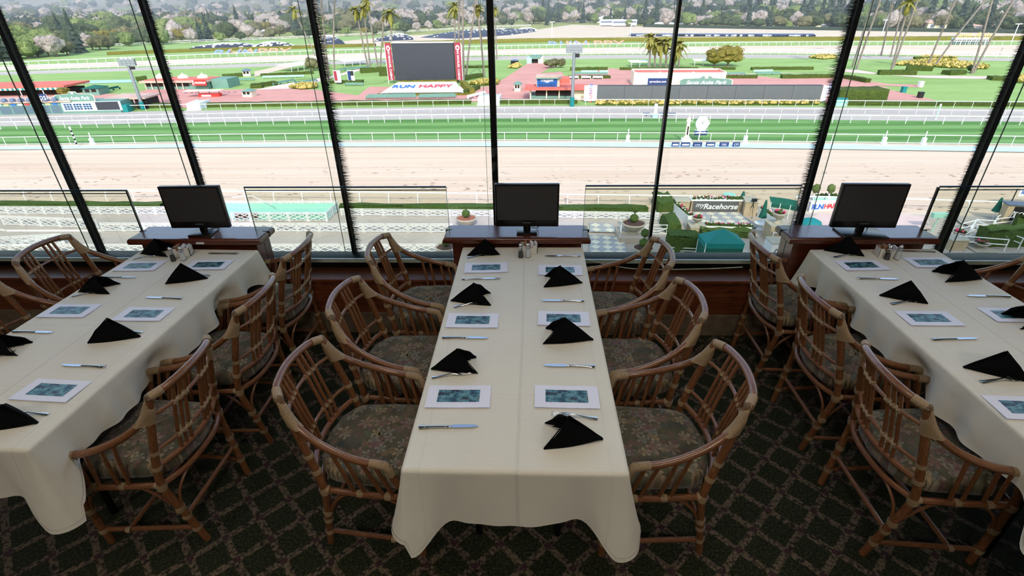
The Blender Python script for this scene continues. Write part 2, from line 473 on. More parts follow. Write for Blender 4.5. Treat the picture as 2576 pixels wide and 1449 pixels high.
for k, x in enumerate(MX):
    w = MW[k]; side = 1 if x < 0 else -1
    o = struct('trim_%d' % (6+k), MB().box(x-w/2, x+w/2, 3.485, 3.535, 0.50, 3.12), BLACK)
    o['label'] = 'upright black window post'
    if k in (0, 1, 2, 5, 6):
        br = brush(x+side*w/2, side, (0.024, 0.028, 0.055, 0, 0, 0.05, 0.034)[k], 1700, k).build('brush_seal', BRUSH, o, 0)
        br['kind'] = 'stuff'
for k in range(len(ALLX)-1):
    a, b = ALLX[k], ALLX[k+1]
    lap = 0.055
    a2 = a - (lap if a < 0 else -0.0); b2 = b + (lap if b > 0 else 0.0)
    y = 3.468 if k % 2 else 3.476
    w = struct('window_%d' % (k+1), MB().add([(a2, y, 0.53), (b2, y, 0.53), (b2, y, 3.12), (a2, y, 3.12)], [(0, 1, 2, 3)]), PANE, 0)
    ex = a2 if a < 0 else b2
    e = MB().box(ex-0.0012, ex+0.0012, y-0.004, y+0.004, 0.55, 3.12).build('pane_edge', GEDGE2, w)

# ------------------------------------------------------------------ fill lamps added on the ceiling, out of view, to brighten the room
FILLG = Mat('fill_diffuser'); FILLG.bsdf(lin((240, 236, 226)), 0.5, emis=(1, 0.86, 0.68, 1), emis_s=4.0); FILLG = FILLG.done()
def fill_lamp(x, y, label, power):
    t = thing('fill_lamp', label, 'lamp', (x, y, 3.2), group='added fill lamps on the ceiling')
    MB().box(-0.32, 0.32, -0.32, 0.32, -0.03, 0.0).build('housing', ALU, t)
    MB().box(-0.29, 0.29, -0.29, 0.29, -0.034, -0.0301).build('diffuser', FILLG, t)
    l = bpy.data.lights.new('fill_light', 'AREA'); l.energy = power; l.size = 0.56; l.color = (1.0, 0.95, 0.88)
    lo = bpy.data.objects.new('fill_light', l); COL.objects.link(lo); lo.parent = t; lo.location = (0, 0, -0.045)
FILL_W = 30
for i, (x, y) in enumerate([(-2.2, 1.6), (0.0, 1.6), (2.2, 1.6), (-3.4, -1.4), (0.0, -1.4), (3.4, -1.4)]):
    fill_lamp(x, y, ('added fill lamp above the left table', 'added fill lamp above the middle table', 'added fill lamp above the right table', 'added fill lamp at the back on the left', 'added fill lamp at the back in the middle', 'added fill lamp at the back on the right')[i], FILL_W*(0.2 if y > 0 else 1.0))

# ------------------------------------------------------------------ rattan armchair
def mirror(p, s): return (p[0]*s, p[1], p[2])
def make_chair():
    t = thing('rattan_armchair', 'x', 'chair')
    post = spline([(0.192, -0.210, 0.0), (0.208, -0.178, 0.2), (0.224, -0.152, 0.38), (0.222, -0.165, 0.5), (0.212, -0.208, 0.70), (0.200, -0.250, 0.865)], 5)
    fleg = spline([(0.218, 0.232, 0.0), (0.232, 0.226, 0.2), (0.243, 0.218, 0.41)], 5)
    arm = spline([(0.200, -0.250, 0.865), (0.212, -0.228, 0.805), (0.228, -0.185, 0.748), (0.247, -0.115, 0.697), (0.262, -0.030, 0.658), (0.270, 0.055, 0.632), (0.270, 0.143, 0.617)], 5)
    drop = spline([(0.270, 0.128, 0.619), (0.270, 0.155, 0.612), (0.268, 0.166, 0.582), (0.262, 0.176, 0.53), (0.252, 0.203, 0.46), (0.244, 0.220, 0.40)], 4)
    def side(name, pts, r, mat=RATTAN, n=10):
        for s in (1, -1):
            MB().tube([mirror(p, s) for p in pts], r, n).build(name, mat, t)
    side('back_post', post, 0.0165); side('front_leg', fleg, 0.0165)
    side('armrest', arm, 0.0160); side('arm_support', drop, 0.0150)
    crest = spline([(-0.2, -0.25, 0.865), (-0.135, -0.287, 0.876), (0, -0.306, 0.882), (0.135, -0.287, 0.876), (0.2, -0.25, 0.865)], 6)
    MB().tube(crest, 0.0165, 10).build('crest_rail', RATTAN, t)
    def pz(z):
        for a, b in zip(post, post[1:]):
            if a.z <= z <= b.z: return a.lerp(b, (z-a.z)/(b.z-a.z))
        return post[-1]
    rods = []
    def backline(z, r, name, bulge):
        p = pz(z); q = Vector((-p.x, p.y, p.z))
        pts = spline([q, (-0.12, p.y-bulge*0.72, z), (0, p.y-bulge, z), (0.12, p.y-bulge*0.72, z), p], 5)
        rods.append(MB().tube(pts, r, 8).build(name, RATTAN, t)); return pts
    def along(pts, x):
        for a, b in zip(pts, pts[1:]):
            if a.x <= x <= b.x: return a.lerp(b, (x-a.x)/(b.x-a.x))
        return pts[-1]
    up = backline(0.772, 0.0075, 'back_rod', 0.052); lo = backline(0.590, 0.0075, 'back_rod', 0.052)
    br = backline(0.505, 0.0120, 'lower_back_rail', 0.055)
    for cx_ in (-0.082, 0.082):
        for dx in (-0.030, 0.0, 0.030):
            x = cx_+dx
            MB().tube([along(br, x), along(lo, x)+Vector((0, .004, 0)), along(up, x)+Vector((0, .004, 0)), along(crest, x)], 0.0082, 7).build('back_spindle', RATTAN, t)
        for ri, rod in enumerate((up, lo)):
            mb = MB()
            for dx in (-0.030, 0.0, 0.030):
                c = along(rod, cx_+dx)
                mb.tube([c+Vector((-0.012, 0, -0.010)), c+Vector((0, -0.001, 0)), c+Vector((0.012, 0, 0.010))], [0.006, 0.0125, 0.006], 7)
                mb.tube([c+Vector((-0.012, 0, 0.010)), c, c+Vector((0.012, 0, -0.010))], [0.006, 0.0118, 0.006], 7)
            mb.tube([along(rod, cx_-0.04), along(rod, cx_-0.02), along(rod, cx_), along(rod, cx_+0.02), along(rod, cx_+0.04)], 0.0098, 7)
            mb.build('binding', WRAP, rods[ri])
    # seat frame
    sb = Vector((0.224, -0.152, 0.40)); sf = Vector((0.243, 0.218, 0.40))
    MB().tube(spline([(-sb.x, sb.y, .40), (-0.12, -0.196, .40), (0, -0.208, .40), (0.12, -0.196, .40), sb], 5), 0.013, 8).build('seat_rail', RATTAN, t)
    MB().tube([(-sf.x, sf.y, .40), (0, sf.y+0.012, .40), sf], 0.013, 8).build('seat_rail', RATTAN, t)
    for s in (1, -1):
        MB().tube([mirror(sb, s), mirror(sb.lerp(sf, .5)+Vector((0.006, 0, 0)), s), mirror(sf, s)], 0.0138, 8).build('seat_rail', RATTAN, t)
        for yy in (0.150, 0.108, 0.028, -0.018):
            b = sb.lerp(sf, (yy-sb.y)/(sf.y-sb.y)); a = min(arm, key=lambda q: abs(q.y-(yy-0.045)))
            MB().tube([mirror(b, s), mirror(a, s)], 0.0085, 7).build('arm_spindle', RATTAN, t)
        # curved braces under the seat
        bl = Vector(pz(0.235)); fl = Vector((0.233, 0.225, 0.235))
        MB().tube([mirror(p, s) for p in spline([bl+Vector((0, .012, 0)), (0.222, -0.125, 0.315), (0.224, -0.06, 0.375), (0.23, 0.0, 0.384)], 5)], 0.0068, 6).build('curved_brace', RATTAN, t)
        MB().tube([mirror(p, s) for p in spline([fl-Vector((0, .012, 0)), (0.236, 0.19, 0.315), (0.237, 0.13, 0.375), (0.236, 0.07, 0.384)], 5)], 0.0068, 6).build('curved_brace', RATTAN, t)
        MB().tube([mirror(p, s) for p in spline([bl-Vector((.012, 0, 0)), (0.185, -0.176, 0.315), (0.13, -0.19, 0.375), (0.07, -0.2, 0.384)], 5)], 0.0068, 6).build('curved_brace', RATTAN, t)
        MB().tube([mirror(pz(0.095), s), mirror((0.224, 0.229, 0.095), s)], 0.0115, 8).build('side_stretcher', RATTAN, t)
    MB().tube([mirror(pz(0.185), -1), pz(0.185)], 0.0105, 8).build('cross_stretcher', RATTAN, t)
    MB().tube([(-0.218, 0.11, 0.095), (0.218, 0.11, 0.095)], 0.0105, 8).build('cross_stretcher', RATTAN, t)
    # cane wrapping at the crest corners, arm ends and leg joints
    for s in (1, -1):
        rows = []; uvs = []; n = 14; L = 0; prev = None
        K = 9
        for i in range(K):
            f = i/(K-1)
            zp = 0.862-0.118*f; p = pz(zp)
            k = f*0.335*(len(arm)-1); i0 = int(k); a = arm[i0].lerp(arm[min(i0+1, len(arm)-1)], k-i0)
            c = (p+a)/2; d = a-p; dl = d.length
            dx = d.normalized() if dl > 1e-4 else Vector((0, 1, 0))
            ax = Vector((1, 0, 0)); ax = (ax-dx*ax.dot(dx)).normalized()
            if prev: L += (c-prev).length
            prev = c; row = []; uv = []
            for j in range(n+1):
                th = 2*PI*j/n; cc, ss = math.cos(th), math.sin(th)
                q = c + dx*((dl/2)*(1 if cc > 0.05 else -1 if cc < -0.05 else 0) + 0.0195*cc) + ax*0.0195*ss
                row.append(mirror(q, s)); uv.append((j/n, L))
            rows.append(row); uvs.append(uv)
        if s < 0: rows = [r[::-1] for r in rows]; uvs = [u[::-1] for u in uvs]
        mb = MB().grid(rows, uvs=uvs)
        cr = [q for q in crest if q.x*s > 0.165]; cr.sort(key=lambda q: q.x*s)
        mb.tube([along(crest, 0.158*s)] + cr, 0.0188, 10)
        mb.lathe([(0.001, -0.0195), (0.0135, -0.0135), (0.0195, 0), (0.0135, 0.0135), (0.001, 0.0195)], 10, (0.2*s, -0.25, 0.864))
        mb.build('corner_wrap', WRAP, t)
        MB().tube([mirror(p, s) for p in ((0.270, 0.093, 0.624), (0.270, 0.128, 0.619), (0.270, 0.153, 0.613), (0.2685, 0.165, 0.590), (0.266, 0.171, 0.562))], [0.0178, 0.0182, 0.0185, 0.0178, 0.0168], 10).build('arm_wrap', WRAP, t)
        def wrapat(c, d, r, l):
            c = Vector(c); d = Vector(d).normalized()*l/2
            MB().tube([mirror(c-d, s), mirror(c, s), mirror(c+d, s)], [r*0.97, r*1.04, r*0.97], 10).build('leg_wrap', WRAP, t)
        for z, l in ((0.395, 0.036), (0.505, 0.024), (0.59, 0.022), (0.24, 0.03), (0.185, 0.022), (0.095, 0.024)):
            wrapat(pz(z), (0, -0.2, 1), 0.0205, l)
        for z, l in ((0.395, 0.036), (0.24, 0.03), (0.095, 0.026)):
            wrapat((0.2195+0.024*z/0.41, 0.232-0.014*z/0.41, z), (0, 0, 1), 0.0205, l)
        for yy in (0.13, 0.01):
            wrapat(sb.lerp(sf, (yy-sb.y)/(sf.y-sb.y))+Vector((0.003, 0, 0)), (0, 1, 0), 0.0168, 0.028)
        wrapat(sb.lerp(sf, 0.03), (0, 1, 0), 0.0172, 0.03)
        wrapat((0.2225, 0.11, 0.095), (0, 1, 0), 0.0148, 0.022)
    # cushion
    rows = []; N = 36
    def outline(k):
        th = 2*PI*k/N; c, s_ = math.cos(th), math.sin(th)
        e = 0.32
        x = math.copysign(abs(c)**e, c); y = math.copysign(abs(s_)**e, s_)
        wx = 0.216 + 0.012*y
        yy = 0.03+0.185*y
        if y < 0: yy -= 0.058*(1-x*x)*(-y)
        return x*wx, yy
    for sc_, z in ((0.90, 0.414), (0.985, 0.424), (1.0, 0.448), (0.995, 0.472), (0.965, 0.488), (0.86, 0.497), (0.6, 0.503), (0.25, 0.506), (0.02, 0.507)):
        rows.append([(outline(k)[0]*sc_, 0.03+(outline(k)[1]-0.03)*sc_, z + (0.004*math.sin(5*outline(k)[0]/0.1) if sc_ < 0.99 and z > 0.48 else 0)) for k in range(N)])
    mb = MB().grid(rows, closed=True); mb.add(rows[0], [tuple(range(N-1, -1, -1))])
    mb.build('seat_cushion', CUSHION, t, 70)
    return t
chair = make_chair()
KIDS[chair.name] = [(c, list(c.children)) for c in chair.children]
CH = [  # x, y, rz, label
    (0.548, 1.672, PI/2+0.0, 'rattan armchair on the near right corner of the middle table'),
    (0.530, 2.240, PI/2+0.04, 'second rattan armchair on the right side of the middle table'),
    (0.505, 2.785, PI/2+0.02, 'rattan armchair at the window end of the middle table, right side'),
    (-0.705, 1.662, -PI/2-0.05, 'rattan armchair on the near left corner of the middle table'),
    (-0.705, 2.243, -PI/2-0.03, 'second rattan armchair on the left side of the middle table'),
    (-0.685, 2.842, -PI/2-0.01, 'rattan armchair at the window end of the middle table, left side'),
    (-1.722, 1.672, PI/2, 'rattan armchair at the near corner of the left table, floral seat pulled under the cloth'),
    (-1.695, 2.280, PI/2, 'second rattan armchair along the right side of the left table'),
    (-1.715, 2.872, PI/2, 'rattan armchair along the left table closest to the window, seen from behind'),
    (1.690, 1.679, -PI/2, 'large rattan armchair at the near end of the right table seen from behind'),
    (1.695, 2.296, -PI/2, 'second rattan armchair along the left side of the right table'),
    (1.648, 2.885, -PI/2, 'rattan armchair at the window end of the right table, seen from behind'),
    (-2.797, 2.812, -PI/2, 'rattan armchair on the far side of the left table, backrest before the window'),
    (-2.80, 2.245, -PI/2, 'rattan armchair cut by the left picture edge'),
    (2.80, 2.72, PI/2, 'rattan armchair cut by the right picture edge behind the right table'),
]
for i, (x, y, rz, lab) in enumerate(CH):
    if i == 0:
        chair.location = (x, y, 0); chair.rotation_euler = (0, 0, rz); chair['label'] = lab; chair['group'] = 'rattan armchairs at the tables'
    else:
        dup(chair, (x, y, 0), rz, lab, 'rattan armchairs at the tables')

# ------------------------------------------------------------------ tables and cloths
TZ = 0.76
def table(cx_, cy_, W, L, rz, word, seed, push=()):
    t = thing('dining_table', 'folding dining table under the cloth of the %s table' % word, 'table', (cx_, cy_, 0), rz, 'dining tables under ivory cloths')
    MB().box(-W/2+.01, W/2-.01, -L/2+.01, L/2-.01, TZ-0.03, TZ-0.004).build('table_top', WOODP, t)
    for sx in (-1, 1):
        for sy in (-1, 1):
            MB().tube([(sx*(W/2-.2), sy*(L/2-.3), 0), (sx*(W/2-.2), sy*(L/2-.3), TZ-.03)], 0.016, 8).build('leg', BLACK, t)
    rnd = random.Random(seed)
    # walk round the rim: sample point, outward normal, distance to nearest corner, which side
    rim = []
    R = 0.014
    hw, hl = W/2, L/2
    corners = [(hw, -hl), (hw, hl), (-hw, hl), (-hw, -hl)]; nor = [(1, 0), (0, 1), (-1, 0), (0, -1)]
    for k in range(4):
        a = Vector(corners[k]); b = Vector(corners[(k+1) % 4]); n = Vector(nor[k]); n2 = Vector(nor[(k+1) % 4]); Ls = (b-a).length
        m_ = int(Ls/0.015)
        for i in range(m_+1):
            f = i/m_; rim.append((a.lerp(b, f), n, min(f, 1-f)*Ls, k, f*Ls))
        for i in range(1, 7):
            q = i/7*PI/2; rim.append((b, n*math.cos(q)+n2*math.sin(q), 0.0, k, Ls))
    ph = [[rnd.random()*6.28 for _ in range(5)] for _ in range(4)]
    base = {0: 0.185, 1: 0.2, 2: 0.185, 3: 0.255}
    rows = []
    HH = [0.0, 0.004, 0.010, 0.02, 0.06, 0.12, 0.2, 0.3, 0.4, 0.5, 0.6, 0.7, 0.8, 0.9, 1.0]
    for hi, hf in enumerate(HH):
        row = []
        for p, n, dc, k, s_ in rim:
            if hi < 4:
                a = hi/3*PI/2
                q = Vector((p.x, p.y, 0)) + Vector((n.x, n.y, 0))*R*math.sin(a); q.z = TZ+0.004 - R*(1-math.cos(a))
            else:
                cornerw = math.exp(-(dc/0.085)**2)
                drop = base[k] + cornerw*(0.125 if k in (3,) or (k == 2 and p.y < 0) or (k == 0 and p.y < 0) else 0.09)
                drop += 0.012*math.sin(s_*5.1+ph[k][0])*(1-cornerw)
                h = R + (drop-R)*(hf-HH[3])/(1-HH[3]); g = (hf-HH[3])/(1-HH[3])
                fold = (math.sin(s_*21+ph[k][1]+1.5*math.sin(s_*4))*0.5+math.sin(s_*43+ph[k][2]+2*math.sin(s_*3))*0.4+math.sin(s_*9+ph[k][3])*0.4)
                amp = 0.021 if k in (0, 2) else 0.007
                off = R + g*0.016 + amp*fold*g**1.3*(1-cornerw)
                off += cornerw*0.055*g**1.2 - 0.03*g*math.exp(-((dc-0.15)/0.055)**2)
                for sd_, py_, dep in push:      # chair arms press the hanging cloth in
                    if sd_ == k: off -= dep*(lambda u: u*u*(3-2*u))(max(0, min(1, (g-.05)/.7)))*math.exp(-((p.y-py_)/0.075)**2)
                q = Vector((p.x+n.x*off, p.y+n.y*off, TZ+0.004-h))
            row.append(q)
        rows.append(row)
    mb = MB().grid(rows, closed=True)
    NX, NY = 10, 20
    inner = []
    for i in range(NY+1):
        inner.append([Vector((-hw+W*j/NX, -hl+L*i/NY, TZ+0.004)) for j in range(NX+1)])
    mb.grid(inner)
    # thin double thickness at the hem
    hem = [q+Vector((0, 0, 0.002))-Vector((rim[i][1].x, rim[i][1].y, 0))*0.003 for i, q in enumerate(rows[-1])]
    up_ = [q+Vector((0, 0, 0.02)) for q in hem]
    mb.grid([rows[-1], hem, up_], closed=True)
    o = mb.build('tablecloth', CLOTH, None, 60)
    o.location = (cx_, cy_, 0); o.rotation_euler = (0, 0, rz)
    tag(o, 'ivory linen cloth draped over the %s table' % word, 'tablecloth', 'ivory tablecloths')
table(-0.062, 2.162, 0.765, 1.83, 0.004, 'middle', 3, [(0, y-2.162+d, 0.045) for y in (1.675, 2.24, 2.785) for d in (-.27, .27)] + [(2, y-2.162+d, 0.03) for y in (1.662, 2.243, 2.842) for d in (-.27, .27)])
table(-2.225, 2.172, 0.765, 1.72, -0.022, 'left', 5, [(0, y-2.172+d, 0.045) for y in (1.672, 2.28, 2.872) for d in (-.27, .27) if y+d > 1.5] + [(2, y-2.172+d, 0.06) for y in (2.245, 2.812) for d in (-.27, .27)])
table(2.180, 2.130, 0.765, 1.86, 0.018, 'right', 9, [(2, y-2.130+d, 0.05) for y in (1.679, 2.296, 2.885) for d in (-.27, .27) if y+d > 1.5] + [(0, y-2.130+d, 0.08) for y in (2.72,) for d in (-.27, .27)])
# a fourth cloth whose corner shows at the bottom right
table(2.165, 0.02, 0.90, 1.83, 0.0, 'nearest', 12)

# ------------------------------------------------------------------ wooden monitor stands, monitors, glass guards
SZ = 0.83
def stand(x0, x1, y0, word, lab):
    y1 = y0+0.225; cx_ = (x0+x1)/2
    t = thing('monitor_stand', lab, 'stand', (cx_, y0, 0), 0, 'mahogany monitor stands')
    hw = (x1-x0)/2
    prof = [(0.0, SZ-0.042), (-0.006, SZ-0.036), (-0.010, SZ-0.024), (-0.006, SZ-0.010), (0.004, SZ-0.002), (0.016, SZ)]
    rows = []
    for o_, z in prof:
        rows.append([(-hw-o_-0.0, o_+0.01, z), (hw+o_*-1, o_+0.01, z)])
    # rounded slab: stacked outlines
    mb = MB(); ring = []
    for ins, z in ((0.016, SZ-0.045), (0.004, SZ-0.040), (0.0, SZ-0.026), (0.003, SZ-0.010), (0.012, SZ-0.001), (0.02, SZ)):
        r = []
        for qx, qy in ((-hw+ins, ins), (hw-ins, ins), (hw-ins, 0.225-ins*0.4), (hw-ins-0.03, 0.225), (-hw+ins+0.03, 0.225), (-hw+ins, 0.225-ins*0.4)):
            r.append((qx, qy, z))
        ring.append(r)
    mb.grid(ring, closed=True); mb.add(ring[-1], [tuple(range(6))]); mb.add(ring[0], [tuple(range(5, -1, -1))])
    mb.build('stand_top', WOOD, t, 50)
    MB().box(-hw+0.055, hw-0.055, 0.05, 0.223, 0.456, SZ-0.045).build('stand_body', WOOD, t)
    MB().box(-hw+0.055, hw-0.055, 0.05, WY-0.03-y0, 0.0, 0.456).build('stand_foot', WOOD, t)
    for s in (-1, 1):
        MB().box(*(sorted((s*(hw-0.0545), s*(hw-0.061)))), 0.140, 0.149, 0.46, SZ-0.046).build('glass_slot', BLACK, t)
        MB().box(*(sorted((s*(hw+0.0006), s*(hw-0.042)))), 0.140, 0.150, SZ-0.040, SZ+0.0012).build('glass_slot', BLACK, t)
    return t
stL = stand(-2.70, -1.795, 3.045, 'left', 'mahogany stand with a small white tag at the window end of the left table')
MB().box(0.02, 0.075, -0.0022, 0.004, SZ-0.031, SZ-0.019).build('name_tag', PAPER, stL)
stC = stand(-0.588, 0.378, 3.075, 'middle', 'mahogany stand with a dark socket plate at the end of the middle table')
MB().box(0.10, 0.17, 0.046, 0.052, 0.755, 0.775).build('socket_plate', BLACK, stC)
stR = stand(1.640, 2.575, 3.080, 'right', 'mahogany stand at the window end of the right table')

def monitor(loc, rz, lab, w=0.413, base_w=0.14, base_d=0.10, tilt=0.0, flat_base=False):
    t = thing('monitor', lab, 'monitor', loc, rz, 'monitors on the stands')
    T = Matrix.Translation((0, 0, 0.185)) @ Matrix.Rotation(tilt, 4, 'X')
    h = 0.288; z0 = -0.14
    b = bevel(MB().box(-w/2, w/2, 0.0, 0.032, z0, z0+h), 0.004)
    b.v = [tuple(T @ Vector(p)) for p in b.v]
    b.build('bezel', PLASTIC, t)
    MB().box(-w/2+.012, w/2-.012, -0.0006, 0.0005, z0+0.046, z0+h-0.013, T=T).build('screen', SCREEN, t)
    MB().box(-w/2+.06, w/2-.06, 0.03, 0.052, z0+0.03, z0+h-0.06, T=T).build('back_shell', PLASTIC, t)
    text('maker_mark', 'INSIGNIA', 0.010, ALU, t, T @ Vector((0, -0.0012, z0+0.028)), (PI/2+tilt, 0, 0), 0.0002, sx=1.3)
    bevel(MB().box(-0.024, 0.024, 0.018, 0.040, 0.008, 0.10), 0.004).build('neck', PLASTIC, t)
    bevel(MB().box(-base_w/2, base_w/2, -base_d/2+0.01, base_d/2+0.01, 0.0, 0.012), 0.004).build('foot', PLASTIC, t)
    MB().tube(spline([(0.05, 0.05, 0.10), (0.075, 0.075, 0.05), (0.07, 0.07, 0.008), (0.03, 0.085, 0.004)], 6), 0.003, 6).build('power_cord', PLASTIC, t)
    return t
monitor((-0.037, 3.165, SZ), 0.0, 'black monitor at the end of the middle table before a window post', 0.413, 0.135, 0.09)
monitor((-2.225, 3.135, SZ), 0.03, 'black monitor at the end of the left table with its power lead at the side', 0.395, 0.15, 0.12)
monitor((2.115, 3.150, SZ), -0.02, 'black monitor on a wide flat foot at the end of the right table', 0.402, 0.27, 0.17)

def guard(x0, x1, y, zt, lab):
    t = thing('glass_guard', lab, 'glass panel', ((x0+x1)/2, y, 0.455), 0, 'low glass guards between the stands')
    w = (x1-x0)/2; h = zt-0.455
    MB().add([(-w, 0, 0), (w, 0, 0), (w, 0, h), (-w, 0, h)], [(0, 1, 2, 3)]).build('glass_sheet', GUARD, t, 0)
    MB().box(-w, w, -0.005, 0.005, h, h+0.009).build('top_edge', GEDGE, t)
    MB().box(-w, w, 0.001, 0.004, h-0.021, h-0.015).build('bevel_line', GEDGE, t)
    for s in (-1, 1): MB().box(s*w-0.0012, s*w+0.0012, -0.005, 0.005, 0, h).build('side_edge', GEDGE2 if abs(x0+s) else GEDGE, t)
    return t
GY = 3.22
guard(-1.902, -0.562, GY, 1.125, 'clear glass guard between the left and middle stands')
guard(0.338, 1.697, GY, 1.130, 'clear glass guard between the middle and right stands')
g = guard(-4.0, -2.705, GY, 1.105, 'clear glass guard at the left edge beside the left stand')
MB().box(0.640, 0.648, -0.007, 0.007, 0.3, 0.65).build('end_strip', BROWNB, g)
g = guard(2.545, 3.9, GY, 1.120, 'clear glass guard at the right edge beside the right stand')
MB().box(-0.690, -0.682, -0.007, 0.007, 0.3, 0.665).build('end_strip', BROWNB, g)

# ------------------------------------------------------------------ place settings
CZ = TZ + 0.005
def T_(x, y, dz=0.0): return atz(x, y, CZ+dz)
def make_napkin(seed):
    rnd = random.Random(seed)
    L = Vector((0.10, -0.064, 0)); R = Vector((0.10, 0.064, 0)); A = Vector((-0.112, 0, 0)); M_ = Vector((0.012, 0.0, 0.102))
    t = thing('folded_napkin', 'x', 'napkin')
    def wing(F, s, inner):
        rows = []; n = 9
        for i in range(n):
            f = i/(n-1)
            ridge = M_.lerp(A, f) + Vector((0, 0, 0.006*math.sin(PI*f)))
            foot = F.lerp(A, f*0.985) + Vector((0, s*0.010*math.sin(PI*f), 0))
            row = []
            for j in range(8):
                g_ = j/7; q = ridge.lerp(foot, g_)
                bul = math.sin(PI*g_)*0.017*(1-f*0.6) + 0.004*math.sin(3*PI*g_+seed)*(1-f)
                q = q + Vector((0.002*math.sin(5*f), s*bul, 0.35*bul)) - Vector((0, s*inner, inner*0.4))
                q.z = max(q.z, 0.0006); row.append(q)
            rows.append(row)
        return rows
    mb = MB()
    for F, s in ((L, -1), (R, 1)):
        a = wing(F, s, 0.0); b = wing(F, s, 0.0045)
        mb.grid(a if s > 0 else [r[::-1] for r in a]); mb.grid(b if s < 0 else [r[::-1] for r in b])
        for e in (0,):
            mb.grid([a[e], b[e]] if s < 0 else [b[e], a[e]])
        mb.grid([[r[-1] for r in a], [r[-1] for r in b]] if s > 0 else [[r[-1] for r in b], [r[-1] for r in a]])
    mb.build('outer_fold', NAPKIN, t, 60)
    mb = MB()
    for F, s in ((L, -1), (R, 1)):
        a = [[p.lerp(Vector((0.0, 0, 0.02)), 0.16)+Vector((-0.006, 0, 0)) for p in r] for r in wing(F*0.96, s, 0.010)]
        mb.grid(a if s > 0 else [r[::-1] for r in a])
    mb.build('inner_fold', NAPKIN, t, 60)
    # rolled hem along the opening
    MB().tube([L+Vector((0, 0, .003)), L.lerp(M_, .5)+Vector((0, -.008, .006)), M_+Vector((0, 0, .003)), R.lerp(M_, .5)+Vector((0, .008, .006)), R+Vector((0, 0, .003))], 0.0022, 6).build('hem', NAPKIN, t)
    return t
napA = make_napkin(1); napB = make_napkin(4)
KIDS[napA.name] = [(c, []) for c in napA.children]; KIDS[napB.name] = [(c, []) for c in napB.children]
def tables_word(x): return 'left' if x < -1.3 else 'right' if x > 1.3 else 'middle'
NAPS = [  # front foot (opening side) and back tip on the cloth, in photo coordinates
    ((1258, 642), (1176, 643), 'black napkin on the left side of the middle table, nearest the window'),
    ((1235, 769), (1134, 757), 'black napkin in the middle of the left side of the middle table'),
    ((1202, 941), (1085, 929), 'black napkin on the left side of the middle table between fork and menu'),
    ((1368, 723), (1465, 712), 'black napkin on the right side of the middle table closest to the window'),
    ((1366, 867), (1492, 855), 'black napkin halfway along the right side of the middle table'),
    ((1368, 1130), (1516, 1105), 'black napkin at the near right corner of the middle table'),
    ((421, 647), (354, 638), 'black napkin on the left table beside the salt shakers'),
    ((276, 740), (197, 734), 'black napkin on the far side of the left table before a chair back'),
    ((416, 716), (522, 701), 'black napkin on the right side of the left table closest to the window'),
    ((221, 864), (352, 848), 'black napkin halfway along the right side of the left table'),
    ((43, 896), (-45, 888), 'black napkin cut by the left picture edge beside a knife'),
    ((-45, 1085), (88, 1066), 'black napkin cut by the left picture edge in front of a menu'),
    ((2174, 646), (2074, 630), 'black napkin on the right table closest to the right stand'),
    ((2334, 765), (2213, 744), 'black napkin on the left side of the right table between menus'),
    ((2378, 711), (2470, 702), 'black napkin on the far side of the right table before a chair'),
    ((2590, 962), (2424, 925), 'large black napkin at the right picture edge with a fork before it'),
    ((2568, 830), (2680, 818), 'black napkin whose tip enters at the right picture edge'),
]
for i, (f, a, lab) in enumerate(NAPS):
    F = T_(*f); A = T_(*a); d = A-F
    loc_d = Vector((-0.212, 0.064)) if True else None
    flip = f[0] < a[0]      # opening faces left: the near foot is the other one
    lx = Vector((-0.212, -0.064)) if flip else Vector((-0.212, 0.064))
    ang = math.atan2(d.y, d.x) - math.atan2(lx.y, lx.x)
    sc = max(0.88, min(1.12, d.length/0.2215))
    near = Vector((0.10, 0.064)) if flip else Vector((0.10, -0.064))
    ca, sa = math.cos(ang), math.sin(ang)
    mid = (F+A)/2; lm = (near+Vector((-0.112, 0)))/2*sc
    o = Vector((mid.x-(lm.x*ca-lm.y*sa), mid.y-(lm.x*sa+lm.y*ca), CZ))
    src = napA if i % 2 == 0 else napB
    if i < 2:
        src.location = o; src.rotation_euler = (0, 0, ang); src.scale = (sc,)*3; src['label'] = lab; src['group'] = 'black folded napkins'
    else: dup(src, o, ang, lab, 'black folded napkins', sc)

def make_knife():
    t = thing('table_knife', 'x', 'knife')
    mb = MB()
    hp = [(-0.112, 0.0085), (-0.108, 0.0105), (-0.095, 0.0095), (-0.06, 0.0065), (-0.02, 0.0055), (-0.002, 0.006), (0.004, 0.0075), (0.010, 0.0055)]
    rows = []
    for x, w in hp: rows.append([Vector((x, w*math.cos(a), 0.0045+0.0042*math.sin(a))) for a in [2*PI*k/10 for k in range(10)]])
    mb.grid(rows, closed=True); mb.add(rows[0], [tuple(range(9, -1, -1))])
    for x in (-0.088, -0.010): mb.tube([(x-0.002, 0, 0.0046), (x, 0, 0.0046), (x+0.002, 0, 0.0046)], [0.0074, 0.009, 0.0074] if x < -0.05 else [0.006, 0.007, 0.006], 10, flat=0.6)
    mb.build('handle', STEEL, t, 60)
    pl = [(0.008, 0.0045), (0.02, 0.009), (0.07, 0.0095), (0.10, 0.0075), (0.115, 0.0025), (0.114, -0.002), (0.09, -0.0065), (0.03, -0.007), (0.008, -0.0045)]
    MB().prism(pl, 0.0036, 0.0056).build('blade', STEEL, t)
    return t
